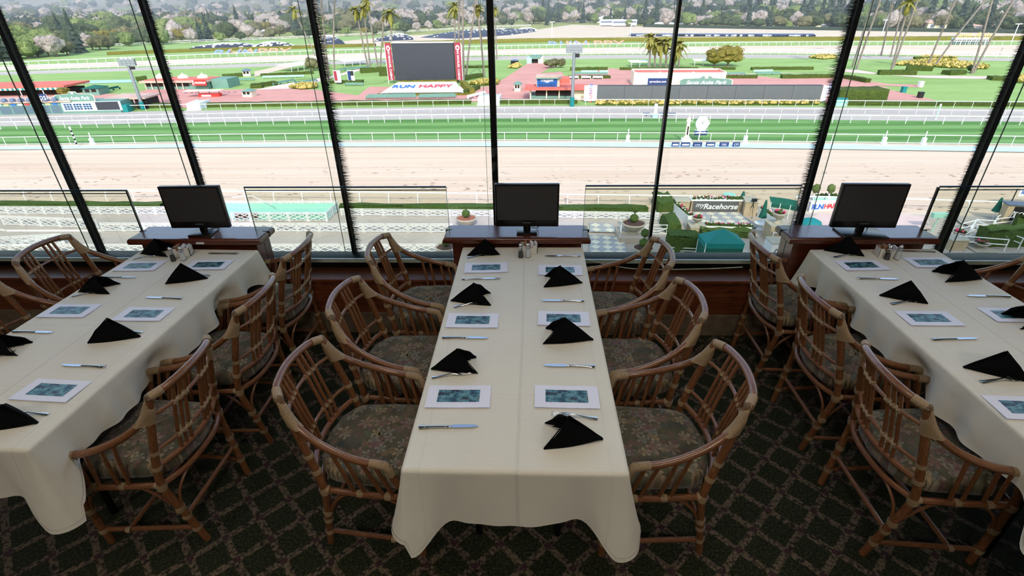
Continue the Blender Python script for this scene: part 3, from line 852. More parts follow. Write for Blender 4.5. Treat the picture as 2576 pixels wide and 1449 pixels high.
def make_fork():
    t = thing('table_fork', 'x', 'fork')
    mb = MB(); rows = []
    for x, w, z in ((-0.092, 0.006, .003), (-0.088, 0.0095, .003), (-0.07, 0.0075, .004), (-0.03, 0.004, .008), (0.0, 0.0034, .013), (0.018, 0.006, .010), (0.03, 0.0115, .007)):
        rows.append([Vector((x, w*math.cos(a), z+0.0018*math.sin(a))) for a in [2*PI*k/8 for k in range(8)]])
    mb.grid(rows, closed=True); mb.add(rows[0], [tuple(range(7, -1, -1))])
    mb.build('handle', STEEL, t, 60)
    mb = MB()
    for y in (-0.0102, -0.0034, 0.0034, 0.0102):
        mb.tube([(0.026, y*0.9, .0075), (0.045, y, .004), (0.065, y, .004), (0.088, y*0.95, .009)], [0.0019, 0.0019, 0.0016, 0.0007], 6)
    mb.tube([(0.03, -0.0115, .0068), (0.034, 0, .006), (0.03, 0.0115, .0068)], 0.0022, 6)
    mb.build('tines', STEEL, t, 60)
    return t
knife = make_knife(); fork = make_fork()
KIDS[knife.name] = [(c, []) for c in knife.children]; KIDS[fork.name] = [(c, []) for c in fork.children]
KN = [  # handle end, blade tip
    ((1053, 1076), (1202, 1074), 'steel knife at the near left corner of the middle table'),
    ((1112, 850), (1228, 852), 'steel knife below the second menu on the left of the middle table'),
    ((1161, 703), (1258, 702), 'steel knife below the window end menu, left of the middle table'),
    ((1460, 645), (1371, 645), 'steel knife at the window end of the middle table'),
    ((1470, 758), (1362, 757), 'steel knife between the first and second right napkins, middle table'),
    ((1497, 923), (1368, 920), 'steel knife on the right of the middle table above the nearest menu'),
    ((600, 639), (524, 638), 'steel knife at the window end of the left table'),
    ((262, 698), (341, 699), 'steel knife with a lit handle behind the far napkin of the left table'),
    ((459, 752), (368, 749), 'steel knife on the right side of the left table between two napkins'),
    ((33, 835), (133, 838), 'steel knife near the left picture edge beside a napkin'),
    ((266, 924), (157, 919), 'steel knife on the left table above its nearest menu'),
    ((2350, 634), (2268, 632), 'steel knife at the window end of the right table'),
    ((2156, 701), (2260, 704), 'steel knife below the first menu on the right table'),
    ((2541, 747), (2431, 745), 'steel knife on the far side of the right table below its napkin'),
    ((2343, 855), (2458, 853), 'steel knife below the second menu on the left of the right table'),
]
FK = [  # handle end, tine tip
    ((1087, 951), (1188, 938), 'steel fork before the third napkin on the left of the middle table'),
    ((1142, 773), (1226, 760), 'steel fork before the second napkin on the left of the middle table'),
    ((1175, 649), (1243, 640), 'steel fork before the window end napkin of the middle table'),
    ((1502, 1054), (1385, 1042), 'steel fork lying behind the near right napkin of the middle table'),
    ((341, 651), (405, 643), 'steel fork before the window end napkin of the left table'),
    ((189, 745), (258, 735), 'steel fork before the far napkin of the left table'),
    ((528, 694), (462, 691), 'steel fork half hidden behind the window end right napkin, left table'),
    ((358, 837), (275, 834), 'steel fork half hidden behind the middle napkin of the left table'),
    ((-40, 906), (12, 893), 'steel fork entering at the left picture edge'),
    ((117, 1043), (30, 1040), 'steel fork behind the napkin cut by the left edge'),
    ((2094, 648), (2172, 640), 'steel fork before the window end napkin of the right table'),
    ((2237, 766), (2330, 756), 'steel fork before the second napkin of the right table'),
    ((2465, 962), (2580, 953), 'steel fork before the large napkin at the right picture edge'),
    ((2428, 690), (2358, 678), 'steel fork behind the far napkin of the right table'),
]
def lay(src, data, nominal, group):
    for i, (a, b, lab) in enumerate(data):
        A = T_(*a); B = T_(*b); d = B-A; rz = math.atan2(d.y, d.x); mid = (A+B)/2
        mid.z = CZ; sc = max(0.9, min(1.1, d.length/nominal))
        if i == 0:
            src.location = mid; src.rotation_euler = (0, 0, rz); src.scale = (sc,)*3; src['label'] = lab; src['group'] = group
        else: dup(src, mid, rz, lab, group, sc)
lay(knife, KN, 0.227, 'steel knives'); lay(fork, FK, 0.180, 'steel forks')

def make_menu():
    t = thing('menu_card', 'x', 'menu'); w, h = 0.13, 0.069
    rows = [[Vector((w*u, h*v, 0.0008+(0.0035*(1-v)*0.5*(0.6+0.4*u)))) for u in (-1, -0.5, 0, 0.5, 1)] for v in (-1, -0.5, 0, 0.5, 1)]
    rows = [[Vector((w*u, h*v, 0.0012+0.004*(1-v)/2*(0.5+0.5*u*u))) for u in (-1, -.5, 0, .5, 1)] for v in (-1, -.5, 0, .5, 1)]
    MB().grid(rows).build('front_cover', PAPER, t, 80)
    MB().grid([[Vector((p.x*0.998+0.001, p.y-0.001, 0.0004)) for p in r] for r in rows]).build('back_cover', PAPER, t, 80)
    px, py0, py1 = 0.086, -0.036, 0.040
    pr = [[Vector((px*u, v, 0.0015+0.004*(1-v/h)/2*(0.5+0.5*(px*u/w)**2))) for u in (-1, -.5, 0, .5, 1)] for v in (py0, 0.0, py1)]
    MB().grid(pr).build('printed_picture', PICTURE, t, 80)
    return t
menu = make_menu(); KIDS[menu.name] = [(c, []) for c in menu.children]
ME = [  # near-left and near-right corner of the card, then mid depth
    ((1068, 1027), (1231, 1027), 'white menu card at the near left of the middle table'),
    ((1119, 825), (1252, 826), 'white menu card second along the left of the middle table'),
    ((1167, 688), (1277, 686), 'white menu card at the window end, left of the middle table'),
    ((1355, 693), (1465, 694), 'white menu card at the window end partly behind a napkin, middle table'),
    ((1352, 819), (1485, 822), 'white menu card behind the second right napkin of the middle table'),
    ((1344, 1026), (1511, 1030), 'white menu card at the near right of the middle table'),
    ((283, 683), (385, 682), 'white menu card at the window end on the far side of the left table'),
    ((465, 680), (555, 679), 'white menu card at the window end on the right of the left table'),
    ((94, 799), (205, 800), 'white menu card second on the far side of the left table'),
    ((284, 808), (396, 809), 'white menu card second on the right of the left table'),
    ((22, 1006), (165, 1014), 'white menu card nearest on the left table'),
    ((2133, 682), (2237, 680), 'white menu card at the window end on the left of the right table'),
    ((2312, 674), (2412, 674), 'white menu card at the window end on the far side of the right table'),
    ((2294, 820), (2427, 821), 'white menu card second on the left of the right table'),
    ((2516, 811), (2640, 812), 'white menu card cut by the right picture edge'),
    ((2549, 1056), (2700, 1062), 'white menu card corner nearest at the right picture edge'),
]
for i, (a, b, lab) in enumerate(ME):
    A = T_(*a); B = T_(*b); d = B-A; rz = math.atan2(d.y, d.x); n = Vector((-math.sin(rz), math.cos(rz), 0))
    mid = (A+B)/2 + n*0.069; mid.z = CZ
    if i == 0: menu.location = mid; menu.rotation_euler = (0, 0, rz); menu['label'] = lab; menu['group'] = 'menu cards'
    else: dup(menu, mid, rz, lab, 'menu cards')

# salt, pepper and sugar
def make_shaker(fill, mat):
    t = thing('shaker', 'x', 'shaker')
    MB().lathe([(0.0185, 0), (0.0195, 0.002), (0.0185, 0.01), (0.0145, 0.055), (0.0125, 0.068)], 8).build('glass_body', SHAKER, t, 20)
    MB().lathe([(0.016, 0.003), (0.0155, 0.01), (0.0125, 0.05 if fill else 0.04), (0.001, 0.052 if fill else 0.042)], 8).build('contents', mat, t, 20)
    MB().lathe([(0.0130, 0.066), (0.0140, 0.070), (0.0135, 0.078), (0.0105, 0.088), (0.005, 0.0935), (0.0005, 0.095)], 12).build('metal_cap', STEEL, t)
    return t
salt = make_shaker(1, SALT); pepper = make_shaker(0, PEPPER)
for s_ in (salt, pepper): KIDS[s_.name] = [(c, []) for c in s_.children]
def make_caddy():
    t = thing('sugar_caddy', 'x', 'caddy')
    mb = MB(); w, d, h = 0.052, 0.032, 0.056
    mb.box(-w, w, -d, d, 0, 0.004); mb.box(-w, -w+.004, -d, d, 0, h); mb.box(w-.004, w, -d, d, 0, h)
    for y in (-d, d-.004):
        prof = [(-w, 0.004), (w, 0.004), (w, h), (0.028, h), (0.020, 0.040), (0, 0.035), (-0.020, 0.040), (-0.028, h), (-w, h)]
        T = Matrix(((1,0,0,0),(0,0,1,y),(0,1,0,0),(0,0,0,1)))
        mb.prism(prof[::-1], 0, 0.004, T=T)
    mb.build('tray', PORC, t)
    for k in range(7):
        x = -0.042+0.0135*k
        MB().box(x-0.004, x+0.004, -0.024, 0.024, 0.006, 0.062+0.010*((k*37) % 5)/4, T=Matrix.Rotation(0.04*((k*13) % 5-2), 4, 'Y')).build('sugar_packet', SUGAR if k < 4 else SUGARW, t)
    return t
caddy = make_caddy(); KIDS[caddy.name] = [(c, []) for c in caddy.children]
for i, (ps, pp, pc, rz, w) in enumerate([((1328, 646), (1310, 647), (1331, 633), 0.1, 'middle'), ((462, 654), (437, 656), (463, 641), 0.25, 'left'), ((2256, 652), (2230, 652), (2226, 643), -0.15, 'right')]):
    for src, px, nm in ((salt, ps, 'white salt shaker with a steel cap on the %s table'), (pepper, pp, 'dark pepper shaker with a steel cap on the %s table'), (caddy, pc, 'white sugar caddy with paper packets on the %s table')):
        p = T_(*px); p.z = CZ
        gname = {'shaker': 'shakers', 'caddy': 'sugar caddies'}[src['category']]
        if i == 0: src.location = p; src.rotation_euler = (0, 0, rz); src['label'] = nm % w; src['group'] = gname
        else: dup(src, p, rz, nm % w, gname)
# white cable lying along the sill and the plug by the middle table
tag(MB().tube(spline([aty(1480, 655, 3.36), aty(1560, 672, 3.33), aty(1640, 678, 3.32), aty(1780, 676, 3.33), aty(1868, 672, 3.34)], 8), 0.004, 6).build('white_cable', PORC), 'white cable sagging along the sill right of the middle stand', 'cable')
# ================================================================== outdoors
# ------------------------------------------------------------------ materials
def ground_mat(name, stops, scale, stretch=(1, 1, 1), rough=0.9, detail=5, bump=0.0, extra=None):
    M = Mat(name); ob = M.coord()
    v = M.noise(M.mapping(ob, stretch), scale, detail, 0.6)
    f = M.noise(ob, scale*9, 3, 0.6)
    c = M.ramp(M.math('ADD', M.math('MULTIPLY', v, 0.75), M.math('MULTIPLY', f, 0.25)), [(p, lin(q)) for p, q in stops])
    if extra: c = extra(M, ob, c)
    M.bsdf(c, rough, spec=0.2, normal=M.bump(f, bump, 0.05) if bump else None)
    return M.done()
def hoofs(M, ob, c):
    """harrow lines along the straight and a band of hoof prints on the near side"""
    w = M.noise(M.mapping(ob, (0.008, 1.3, 1)), 1.0, 4, 0.7)
    c = M.mix(M.ramp(w, [(0.42, (0.0,)*3+(1,)), (0.75, (0.5,)*3+(1,))]), c, lin((176, 146, 116)))
    y = M.n('SeparateXYZ', {0: ob}, out=None).outputs[1]
    band = M.ramp(M.math('DIVIDE', y, 100.0), [(0.535, (1,1,1,1)), (0.60, (0.9,)*3+(1,)), (0.665, (0,0,0,1))])
    v = M.n('TexVoronoi', {'Vector': M.mapping(ob, (0.8, 1.5, 1)), 'Scale': 1.0}, out=0)
    pr = M.ramp(v, [(0.16, (1,1,1,1)), (0.30, (0,0,0,1))])
    pat = M.ramp(M.noise(ob, 0.35, 3), [(0.46, (0,0,0,1)), (0.58, (1,1,1,1))])
    return M.mix(M.math('MULTIPLY', M.math('MULTIPLY', pr, band), M.math('MULTIPLY', pat, 0.9)), c, lin((128, 98, 76)))
DIRT = ground_mat('track_dirt', [(0.35, (206, 182, 156)), (0.65, (222, 200, 176))], 0.5, (0.05, 1, 1), extra=hoofs)
PALES = ground_mat('pale_sand', [(0.35, (194, 176, 152)), (0.65, (212, 196, 174))], 0.25, (0.2, 1, 1))
GREYT = ground_mat('grey_training_track', [(0.35, (166, 158, 148)), (0.65, (184, 176, 166))], 0.4, (0.05, 1, 1))
def mow(M, ob, c):
    w = M.n('TexWave', {'Vector': M.mapping(ob, (1, 1, 1)), 'Scale': 0.065, 'Distortion': 0.3}, out=1, bands_direction='Y')
    return M.mix(M.math('MULTIPLY', M.ramp(w, [(0.42, (0,0,0,1)), (0.58, (1,1,1,1))]), 0.55), c, lin((128, 166, 100)))
TURF = ground_mat('racing_turf', [(0.3, (78, 120, 56)), (0.7, (96, 138, 70))], 0.9, (0.15, 1, 1), extra=mow, bump=0.3)
LAWN = ground_mat('infield_lawn', [(0.3, (122, 150, 84)), (0.5, (138, 166, 96)), (0.7, (152, 178, 110))], 0.12, (0.3, 1, 1), bump=0.2)
MEADOW = ground_mat('dry_meadow', [(0.3, (120, 128, 66)), (0.7, (158, 160, 96))], 0.05)
PINK = ground_mat('pink_paving', [(0.3, (186, 132, 122)), (0.7, (206, 152, 140))], 0.2)
PINKL = ground_mat('pale_pink_paving', [(0.3, (206, 180, 168)), (0.7, (222, 198, 186))], 0.2)
def joints(M, ob, c):
    b = M.n('TexBrick', {'Vector': M.mapping(ob, (1, 1, 1), (0, 0, PI/4)), 'Color1': (1,1,1,1), 'Color2': (0.96,)*3+(1,), 'Mortar': (0.72,)*3+(1,), 'Scale': 0.33, 'Mortar Size': 0.008, 'Brick Width': 1.0, 'Row Height': 1.0}, offset=0.0)
    return M.mix(1.0, c, b, 'MULTIPLY')
CONC = ground_mat('apron_concrete', [(0.3, (176, 164, 152)), (0.7, (196, 184, 172))], 0.3, extra=joints)
HILLM = ground_mat('chaparral_hill', [(0.3, (96, 92, 78)), (0.5, (122, 116, 96)), (0.7, (84, 92, 70))], 0.02)
def leafy(name, a, b, c_, scale=1.4, rnd=0.5):
    M = Mat(name); ob = M.coord()
    v = M.noise(ob, scale, 4, 0.7); f = M.noise(ob, scale*5, 3, 0.7)
    c = M.ramp(M.math('ADD', M.math('MULTIPLY', v, 0.5), M.math('MULTIPLY', f, 0.5)), [(0.32, lin(a)), (0.5, lin(b)), (0.68, lin(c_))])
    r = M.n('ObjectInfo', out=None).outputs['Random']
    c = M.mix(M.math('MULTIPLY', r, rnd), c, M.mix(0.5, c, lin(c_)))
    M.bsdf(c, 0.8, spec=0.15, normal=M.bump(f, 0.8, 0.3))
    return M.done()
HEDGE = leafy('clipped_hedge', (44, 60, 26), (74, 92, 40), (112, 124, 58), 2.2)
HEDGEY = leafy('golden_hedge', (78, 84, 30), (118, 116, 44), (160, 150, 66), 2.2)
BOX = leafy('box_hedge', (50, 76, 34), (84, 112, 52), (130, 152, 84), 5.0)
OAK = leafy('oak_leaves', (34, 44, 28), (60, 72, 46), (98, 108, 72), 0.7)
LIME = leafy('light_leaves', (66, 82, 42), (98, 114, 62), (138, 148, 92), 0.7)
OLIVE = leafy('olive_leaves', (62, 66, 42), (94, 94, 64), (130, 124, 90), 0.7)
BARE = leafy('bare_twigs', (122, 112, 104), (150, 140, 132), (178, 168, 160), 0.9)
PINE = leafy('conifer_needles', (28, 40, 32), (48, 60, 50), (80, 92, 76), 0.7)
GOLDT = leafy('golden_tree_leaves', (80, 76, 30), (112, 104, 46), (148, 134, 72), 0.8)
FROND = leafy('palm_fronds', (78, 86, 34), (124, 124, 56), (178, 164, 92), 1.5)
TRUNK = plain('tree_bark', (118, 98, 80), 0.9, var=0.3, scale=3)
PTRUNK = plain('palm_bark', (128, 118, 108), 0.9, var=0.25, scale=3)
WHITE = plain('white_paint', (240, 240, 240), 0.5, var=0.03); WHITE2 = plain('white_banner', (244, 244, 246), 0.6, var=0.02)
REDROOF = plain('red_roof', (206, 104, 88), 0.8, var=0.1, scale=0.6); CREAM = plain('cream_render', (232, 218, 190), 0.8, var=0.05, scale=0.8)
SAGE = plain('sage_green_paint', (104, 142, 128), 0.7, var=0.06, scale=0.8); AQUA = plain('pale_aqua_paint', (160, 212, 196), 0.6, var=0.05, scale=0.6)
TEAL = plain('teal_canvas', (0, 124, 122), 0.7, var=0.06, scale=1.5); DTEAL = plain('dark_green_canvas', (10, 92, 78), 0.8, var=0.1)
NAVY = plain('navy_panel', (26, 56, 104), 0.5, var=0.05); BLUEP = plain('royal_blue_panel', (10, 82, 150), 0.5, var=0.05)
LED = plain('unlit_video_wall', (50, 53, 60), 0.55, var=0.05, scale=2.0); LED2 = plain('unlit_ribbon_board', (92, 96, 98), 0.6, var=0.06, scale=1.0)
MAROON = plain('maroon_banner', (150, 44, 62), 0.6, var=0.08); GOLD = plain('gold_letters', (226, 204, 140), 0.5)
TBLUE = plain('blue_letters', (50, 110, 200), 0.6, var=0.03); TRED = plain('red_letters', (226, 70, 76), 0.6, var=0.03)
GREYB = plain('grey_banner', (92, 94, 98), 0.7, var=0.04); TARP = plain('black_tarpaulin', (46, 50, 66), 0.6, var=0.4, scale=0.7)
ICE = plain('pale_blue_cover', (188, 212, 214), 0.7, var=0.1, scale=0.5); STEELG = plain('galvanised_steel', (150, 154, 158), 0.5, 0.6, 0.1)
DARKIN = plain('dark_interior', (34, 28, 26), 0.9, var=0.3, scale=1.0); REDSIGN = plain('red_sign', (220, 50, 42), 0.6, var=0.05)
STONEU = plain('cast_stone', (182, 174, 158), 0.8, var=0.1, scale=3); MULCH = plain('bark_mulch', (150, 92, 66), 0.95, var=0.4, scale=14)
DMULCH = plain('dark_soil', (84, 60, 52), 0.95, var=0.4, scale=14); FLOWR = plain('pink_flowers', (206, 60, 110), 0.7, var=0.4, scale=9)
FLOWW = plain('white_flowers', (238, 226, 228), 0.7, var=0.1, scale=9); FLOWY = plain('yellow_flowers', (190, 166, 92), 0.8, var=0.3, scale=2)
TERRP = plain('blue_grey_paving', (164, 166, 170), .85, var=.08, scale=1.0); SLATE = plain('blue_grey_roof', (98, 112, 136), 0.7, var=0.1); TILEA = plain('pale_diamond_tile', (216, 206, 186), 0.8, var=0.08, scale=2)
TILEB = plain('cream_diamond_tile', (222, 214, 194), 0.8, var=0.08, scale=2); BLACKP = plain('black_paint', (24, 24, 26), 0.5)
SANDST = plain('sandstone_wall', (186, 166, 138), 0.85, var=0.1, scale=1.5); TERRA = plain('terracotta_roof', (196, 164, 148), 0.85, var=0.15, scale=0.4)

# ------------------------------------------------------------------ ground helpers
def yline(pts):
    """height in the photograph of a line running across it, extended beyond both edges"""
    def f(x):
        if x <= pts[0][0]: a, b = pts[0], pts[1]
        elif x >= pts[-1][0]: a, b = pts[-2], pts[-1]
        else:
            for a, b in zip(pts, pts[1:]):
                if a[0] <= x <= b[0]: break
        return a[1]+(b[1]-a[1])*(x-a[0])/(b[0]-a[0])
    return f
def smoothline(pts):
    """parabola-like fit through five readings"""
    f = yline(pts)
    def g(x): return (f(x-180)+f(x-90)+f(x)*2+f(x+90)+f(x+180))/6
    return g
XS = list(range(-500, 3101, 120))
LEVEL = [0]
def strip(name, near, far, mat, lift=None, label=None):
    LEVEL[0] += 1
    z = GZ + (LEVEL[0]*0.004 if lift is None else lift)
    a = [G(x, near(x), z) for x in XS]; b = [G(x, far(x), z) for x in XS]
    return struct(name, MB().grid([a, b]), mat, 0, label)
def patch(name, px, mat, parent=None, label=None):
    LEVEL[0] += 1
    z = GZ + LEVEL[0]*0.004
    pts = [G(x, y, z) for x, y in px]
    mb = MB().add(pts, [tuple(range(len(pts)))])
    n = (pts[1]-pts[0]).cross(pts[2]-pts[0])
    # keep the face up
    A = sum(pts[i].x*pts[(i+1) % len(pts)].y-pts[(i+1) % len(pts)].x*pts[i].y for i in range(len(pts)))
    if A < 0: mb.f = [f[::-1] for f in mb.f]
    return struct(name, mb, mat, 0, label)
def fr(xl, yl, xr, yr, ytop=None):
    """foot line of an upright thing: origin, heading, width, height"""
    a = G(xl, yl); b = G(xr, yr); d = b-a
    h = None
    if ytop is not None:
        m_ = (a+b)/2; h = aty((xl+xr)/2, ytop, m_.y).z-GZ
    return a, math.atan2(d.y, d.x), d.length, h
def height(x, y, ytop): return aty(x, ytop, G(x, y).y).z-GZ

# ------------------------------------------------------------------ the land
L_hedgeN = smoothline([(0, 521), (900, 526), (1500, 531), (2576, 545)])
L_railO = smoothline([(0, 507), (640, 510), (900, 512), (1450, 519), (2000, 527), (2576, 541)])
L_dirtF = smoothline([(0, 378), (640, 371), (1290, 369), (1930, 374), (2576, 384)])
L_rail1 = smoothline([(0, 366), (640, 357), (1290, 353.5), (1930, 357.5), (2576, 366)])
L_rail2 = smoothline([(0, 326), (640, 314), (1290, 305), (1930, 308), (2576, 315)])
L_greyN = smoothline([(0, 307), (640, 294), (1290, 281), (1930, 284), (2576, 291)])
L_rail3 = smoothline([(0, 300), (640, 288), (1290, 287), (1930, 288), (2576, 293)])
L_greyF = smoothline([(0, 286), (640, 276), (1290, 265.5), (1930, 268), (2576, 274)])
L_hedgeI = smoothline([(0, 280), (640, 270), (1290, 262), (1930, 265), (2576, 270)])
L_b1n = smoothline([(0, 189), (640, 168), (1290, 149), (1930, 145.5), (2576, 154)])
L_b1f = smoothline([(0, 181), (640, 160), (1290, 139.5), (1930, 136), (2576, 146.5)])
L_b2n = smoothline([(0, 176.5), (640, 156.5), (1290, 136.5), (1930, 132), (2576, 143)])
L_b2f = smoothline([(0, 168), (640, 141), (1290, 122.5), (1930, 114.5), (2576, 113)])
L_bh = smoothline([(-100, 158), (280, 138), (640, 126), (970, 117), (1290, 107), (1930, 103), (2576, 102)])
L_lot = smoothline([(0, 122), (640, 99), (1290, 80), (1500, 64), (1930, 73.5), (2440, 82), (2576, 85)])

base = MB()
base.add([(-900, 3.65, GZ-0.03), (900, 3.65, GZ-0.03), (900, 700, GZ-0.03), (-900, 700, GZ-0.03)], [(0, 1, 2, 3)])
struct('ground', base, MEADOW, 0)
far_n = lambda x: 700
strip('apron', lambda x: 760, L_hedgeN, CONC, label='pale concrete apron below the windows')
strip('sand_verge', L_hedgeN, L_railO, PALES)
strip('dirt_track', L_railO, L_dirtF, DIRT, label='wide harrowed dirt race track')
strip('rail_verge', L_dirtF, lambda x: L_rail1(x)-1, PALES)
strip('turf_course', lambda x: L_rail1(x)-1, lambda x: L_rail2(x)-8.5, TURF, label='striped green turf course')
strip('turf_verge', lambda x: L_rail2(x)-8.5, L_greyN, GREYT)
strip('training_track', L_greyN, L_greyF, GREYT)
strip('hedge_verge', L_greyF, lambda x: L_hedgeI(x)-8, LAWN)
strip('infield_lawn', lambda x: L_hedgeI(x)-8, L_b1n, LAWN)
strip('far_grey_track', L_b1n, L_b1f, GREYT)
strip('far_rail_verge', L_b1f, L_b2n, LAWN)
strip('backstretch_track', L_b2n, L_b2f, PALES)
strip('far_lawn', L_b2f, L_bh, LAWN)
strip('far_field', L_bh, L_lot, LAWN)
patch('pale_field', [(690, 118), (960, 116), (1290, 105), (1500, 104), (1500, 66), (1290, 79), (1000, 90), (860, 104)], PALES)
# hills rising behind the trees
rows = []
for i in range(26):
    Y = 430+ (i/25)**1.7*2900; row = []
    for j in range(41):
        X = (-1.35+2.7*j/40)*(Y+150)
        rise = max(0, Y-640)*0.017 + max(0, Y-1100)*0.05
        z = GZ-0.5 + rise + (mnoise.noise(Vector((X*0.0016, Y*0.0016, 3)))*0.06+mnoise.noise(Vector((X*0.006, Y*0.006, 9)))*0.02)*max(0, Y-500)*0.9
        row.append((X, Y, z))
    rows.append(row)
struct('hills', MB().grid(rows), HILLM, 180)
def land_z(X, Y):
    if Y < 640: return GZ
    return GZ-0.5 + max(0, Y-640)*0.017 + max(0, Y-1100)*0.05 + (mnoise.noise(Vector((X*0.0016, Y*0.0016, 3)))*0.06+mnoise.noise(Vector((X*0.006, Y*0.006, 9)))*0.02)*max(0, Y-500)*0.9

# plaza, paths and lawns of the infield
patch('pink_plaza', [(-160, 276), (300, 273), (640, 268), (1197, 256), (1500, 252), (2085, 252), (2100, 232), (2240, 221), (2095, 196), (1968, 198), (1845, 185), (1530, 172), (1420, 192), (1405, 168), (1352, 155), (1330, 158), (1295, 180), (1240, 215), (1180, 222), (930, 218), (900, 240), (800, 226), (690, 222), (560, 226), (380, 222), (330, 238), (150, 232), (-160, 232)], PINK)
patch('pink_path', [(2100, 252), (2355, 252), (2240, 226), (2230, 224)], PINK)
patch('pink_path', [(1845, 187), (2110, 180), (2330, 196), (2500, 199), (2500, 192), (2235, 189), (2160, 176), (2070, 170), (2130, 180), (1900, 184)], PINKL)
patch('pink_path', [(2095, 197), (2200, 214), (2316, 220), (2312, 213), (2235, 211), (2120, 194)], PINK)
patch('pink_path', [(640, 226), (700, 214), (840, 190), (905, 172), (935, 168), (905, 178), (810, 203), (760, 222)], PINKL)
patch('lawn_island', [(1000, 186), (985, 200), (930, 212), (860, 214), (905, 196), (960, 178)], LAWN)
patch('lawn_island', [(820, 214), (960, 210), (970, 204), (920, 198), (830, 204)], LAWN)
patch('lawn_island', [(1385, 170), (1430, 168), (1440, 178), (1360, 184)], LAWN)
patch('lawn_island', [(1165, 200), (1240, 200), (1245, 180), (1155, 180)], LAWN)
patch('lawn_island', [(560, 207), (700, 206), (800, 195), (800, 183), (660, 193), (560, 197)], LAWN)
patch('flower_slope_bed', [(945, 241), (1180, 238), (1158, 217), (1000, 219)], WHITE2)
patch('roadway', [(640, 193), (800, 152), (735, 158), (640, 180)], PALES)
patch('parking_lot', [(1290, 96), (1930, 95), (2640, 95), (2640, 84), (2440, 82), (1930, 73.5), (1600, 66), (1440, 62), (1380, 70), (1290, 84)], PALES)
# teal strip and pale covers by the inner rail on the right
strip('rail_cover', lambda x: L_dirtF(x)-1.5, lambda x: L_rail1(x)+3.5, ICE)
# low pale wall on the far left of the infield
patch('aqua_terrace', [(60, 214), (346, 207), (338, 200), (72, 205)], AQUA)

# ------------------------------------------------------------------ the grandstand the room belongs to
struct('roof', MB().box(-2.8, 160, -30, 4.0, 3.6, 14.0).box(-160, -2.8, -30, 4.0, 3.6, 8.6).box(-160, 160, -30, -5.6, -16, 3.6), CREAM)
struct('wall_below', MB().box(-160, 160, -5.6, 3.6, GZ-0.2, -0.35), CREAM)

# ------------------------------------------------------------------ rails
def polyline(f, x0, x1, step, lift=0):
    """points along a photo line spaced evenly on the ground"""
    P = [G(x, f(x)) for x in range(x0, x1+1, 20)]
    out = [P[0]]; need = step
    for a, b in zip(P, P[1:]):
        L = (b-a).length; pos = 0
        while L-pos >= need:
            pos += need; out.append(a.lerp(b, pos/L)); need = step
        need -= (L-pos)
    return out
POSTM = {}
def rail(label, f, x0, x1, h, step, low=None, r=0.05, goose=0.0, joined=False, post_r=0.035, rmat=None):
    pts = polyline(f, x0, x1, step); o0 = pts[0].copy()
    t = thing('track_rail', label, 'rail', o0, 0, 'white track rails')
    L = [p-o0 for p in pts]
    off = Vector((0, goose, 0))
    MB().tube([p+Vector((0, 0, h))+off for p in L], r, 8).build('top_rail', rmat or WHITE, t)
    if low: MB().tube([p+Vector((0, 0, low)) for p in L], r*0.9, 6).build('low_rail', WHITE, t)
    if joined:
        mb = MB()
        for p in L: mb.tube([p, p+Vector((0, 0, h))], post_r, 4, cap=False)
        mb.build('posts', WHITE, t)['kind'] = 'stuff'
    else:
        key = (h, goose, post_r)
        if key not in POSTM:
            if goose: pp = spline([(0, 0, 0), (0, 0, h*0.55), (0, goose*0.25, h*0.85), (0, goose, h)], 4)
            else: pp = [(0, 0, 0), (0, 0, h)]
            POSTM[key] = MB().tube(pp, post_r, 6).mesh('post', WHITE)
        for p in L: link('post', POSTM[key], t).location = p
    return t
rail('white outer rail on curved posts along the near side of the dirt track', L_railO, -200, 1800, 1.12, 3.05, goose=0.35, r=0.075, post_r=0.05)
rail('white outer rail continuing to the right of the winners enclosure', smoothline([(1926, 522), (2100, 527), (2295, 531), (2431, 537), (2576, 543)]), 2000, 2800, 1.12, 3.05, goose=0.35, r=0.075, post_r=0.05)
rail('white rail with two bars between dirt track and turf', L_rail1, -200, 2800, 1.22, 3.3, low=0.16, r=0.055, post_r=0.04)
rail('white rail along the far side of the turf course', L_rail2, -200, 2800, 1.25, 2.75, r=0.10, post_r=0.055)
rail('low white rail along the grey training track', lambda x: L_greyN(x)-0.5, -200, 2800, 0.75, 2.75, r=0.05, post_r=0.03, joined=True)
rail('thin white rail in front of the infield hedge', lambda x: L_greyF(x)-0.5, -200, 2800, 1.15, 3.0, r=0.06, post_r=0.035)
rail('far white rail beside the inner backstretch track', L_b1f, -300, 2900, 1.2, 3.0, low=0.5, r=0.09, joined=True, post_r=0.06)
rail('far white rail on the infield side of the backstretch', L_b2n, -300, 2900, 1.3, 3.0, r=0.1, joined=True, post_r=0.06)
rail('far white rail on the outside of the backstretch', L_b2f, -300, 2900, 1.4, 3.0, r=0.12, joined=True, post_r=0.07)
rail('distant white rail by the wooded bank on the left', smoothline([(250, 119), (450, 109), (640, 102), (900, 92), (1150, 73), (1350, 66)]), 260, 1340, 1.3, 4.0, low=0.6, r=0.12, joined=True, post_r=0.07)

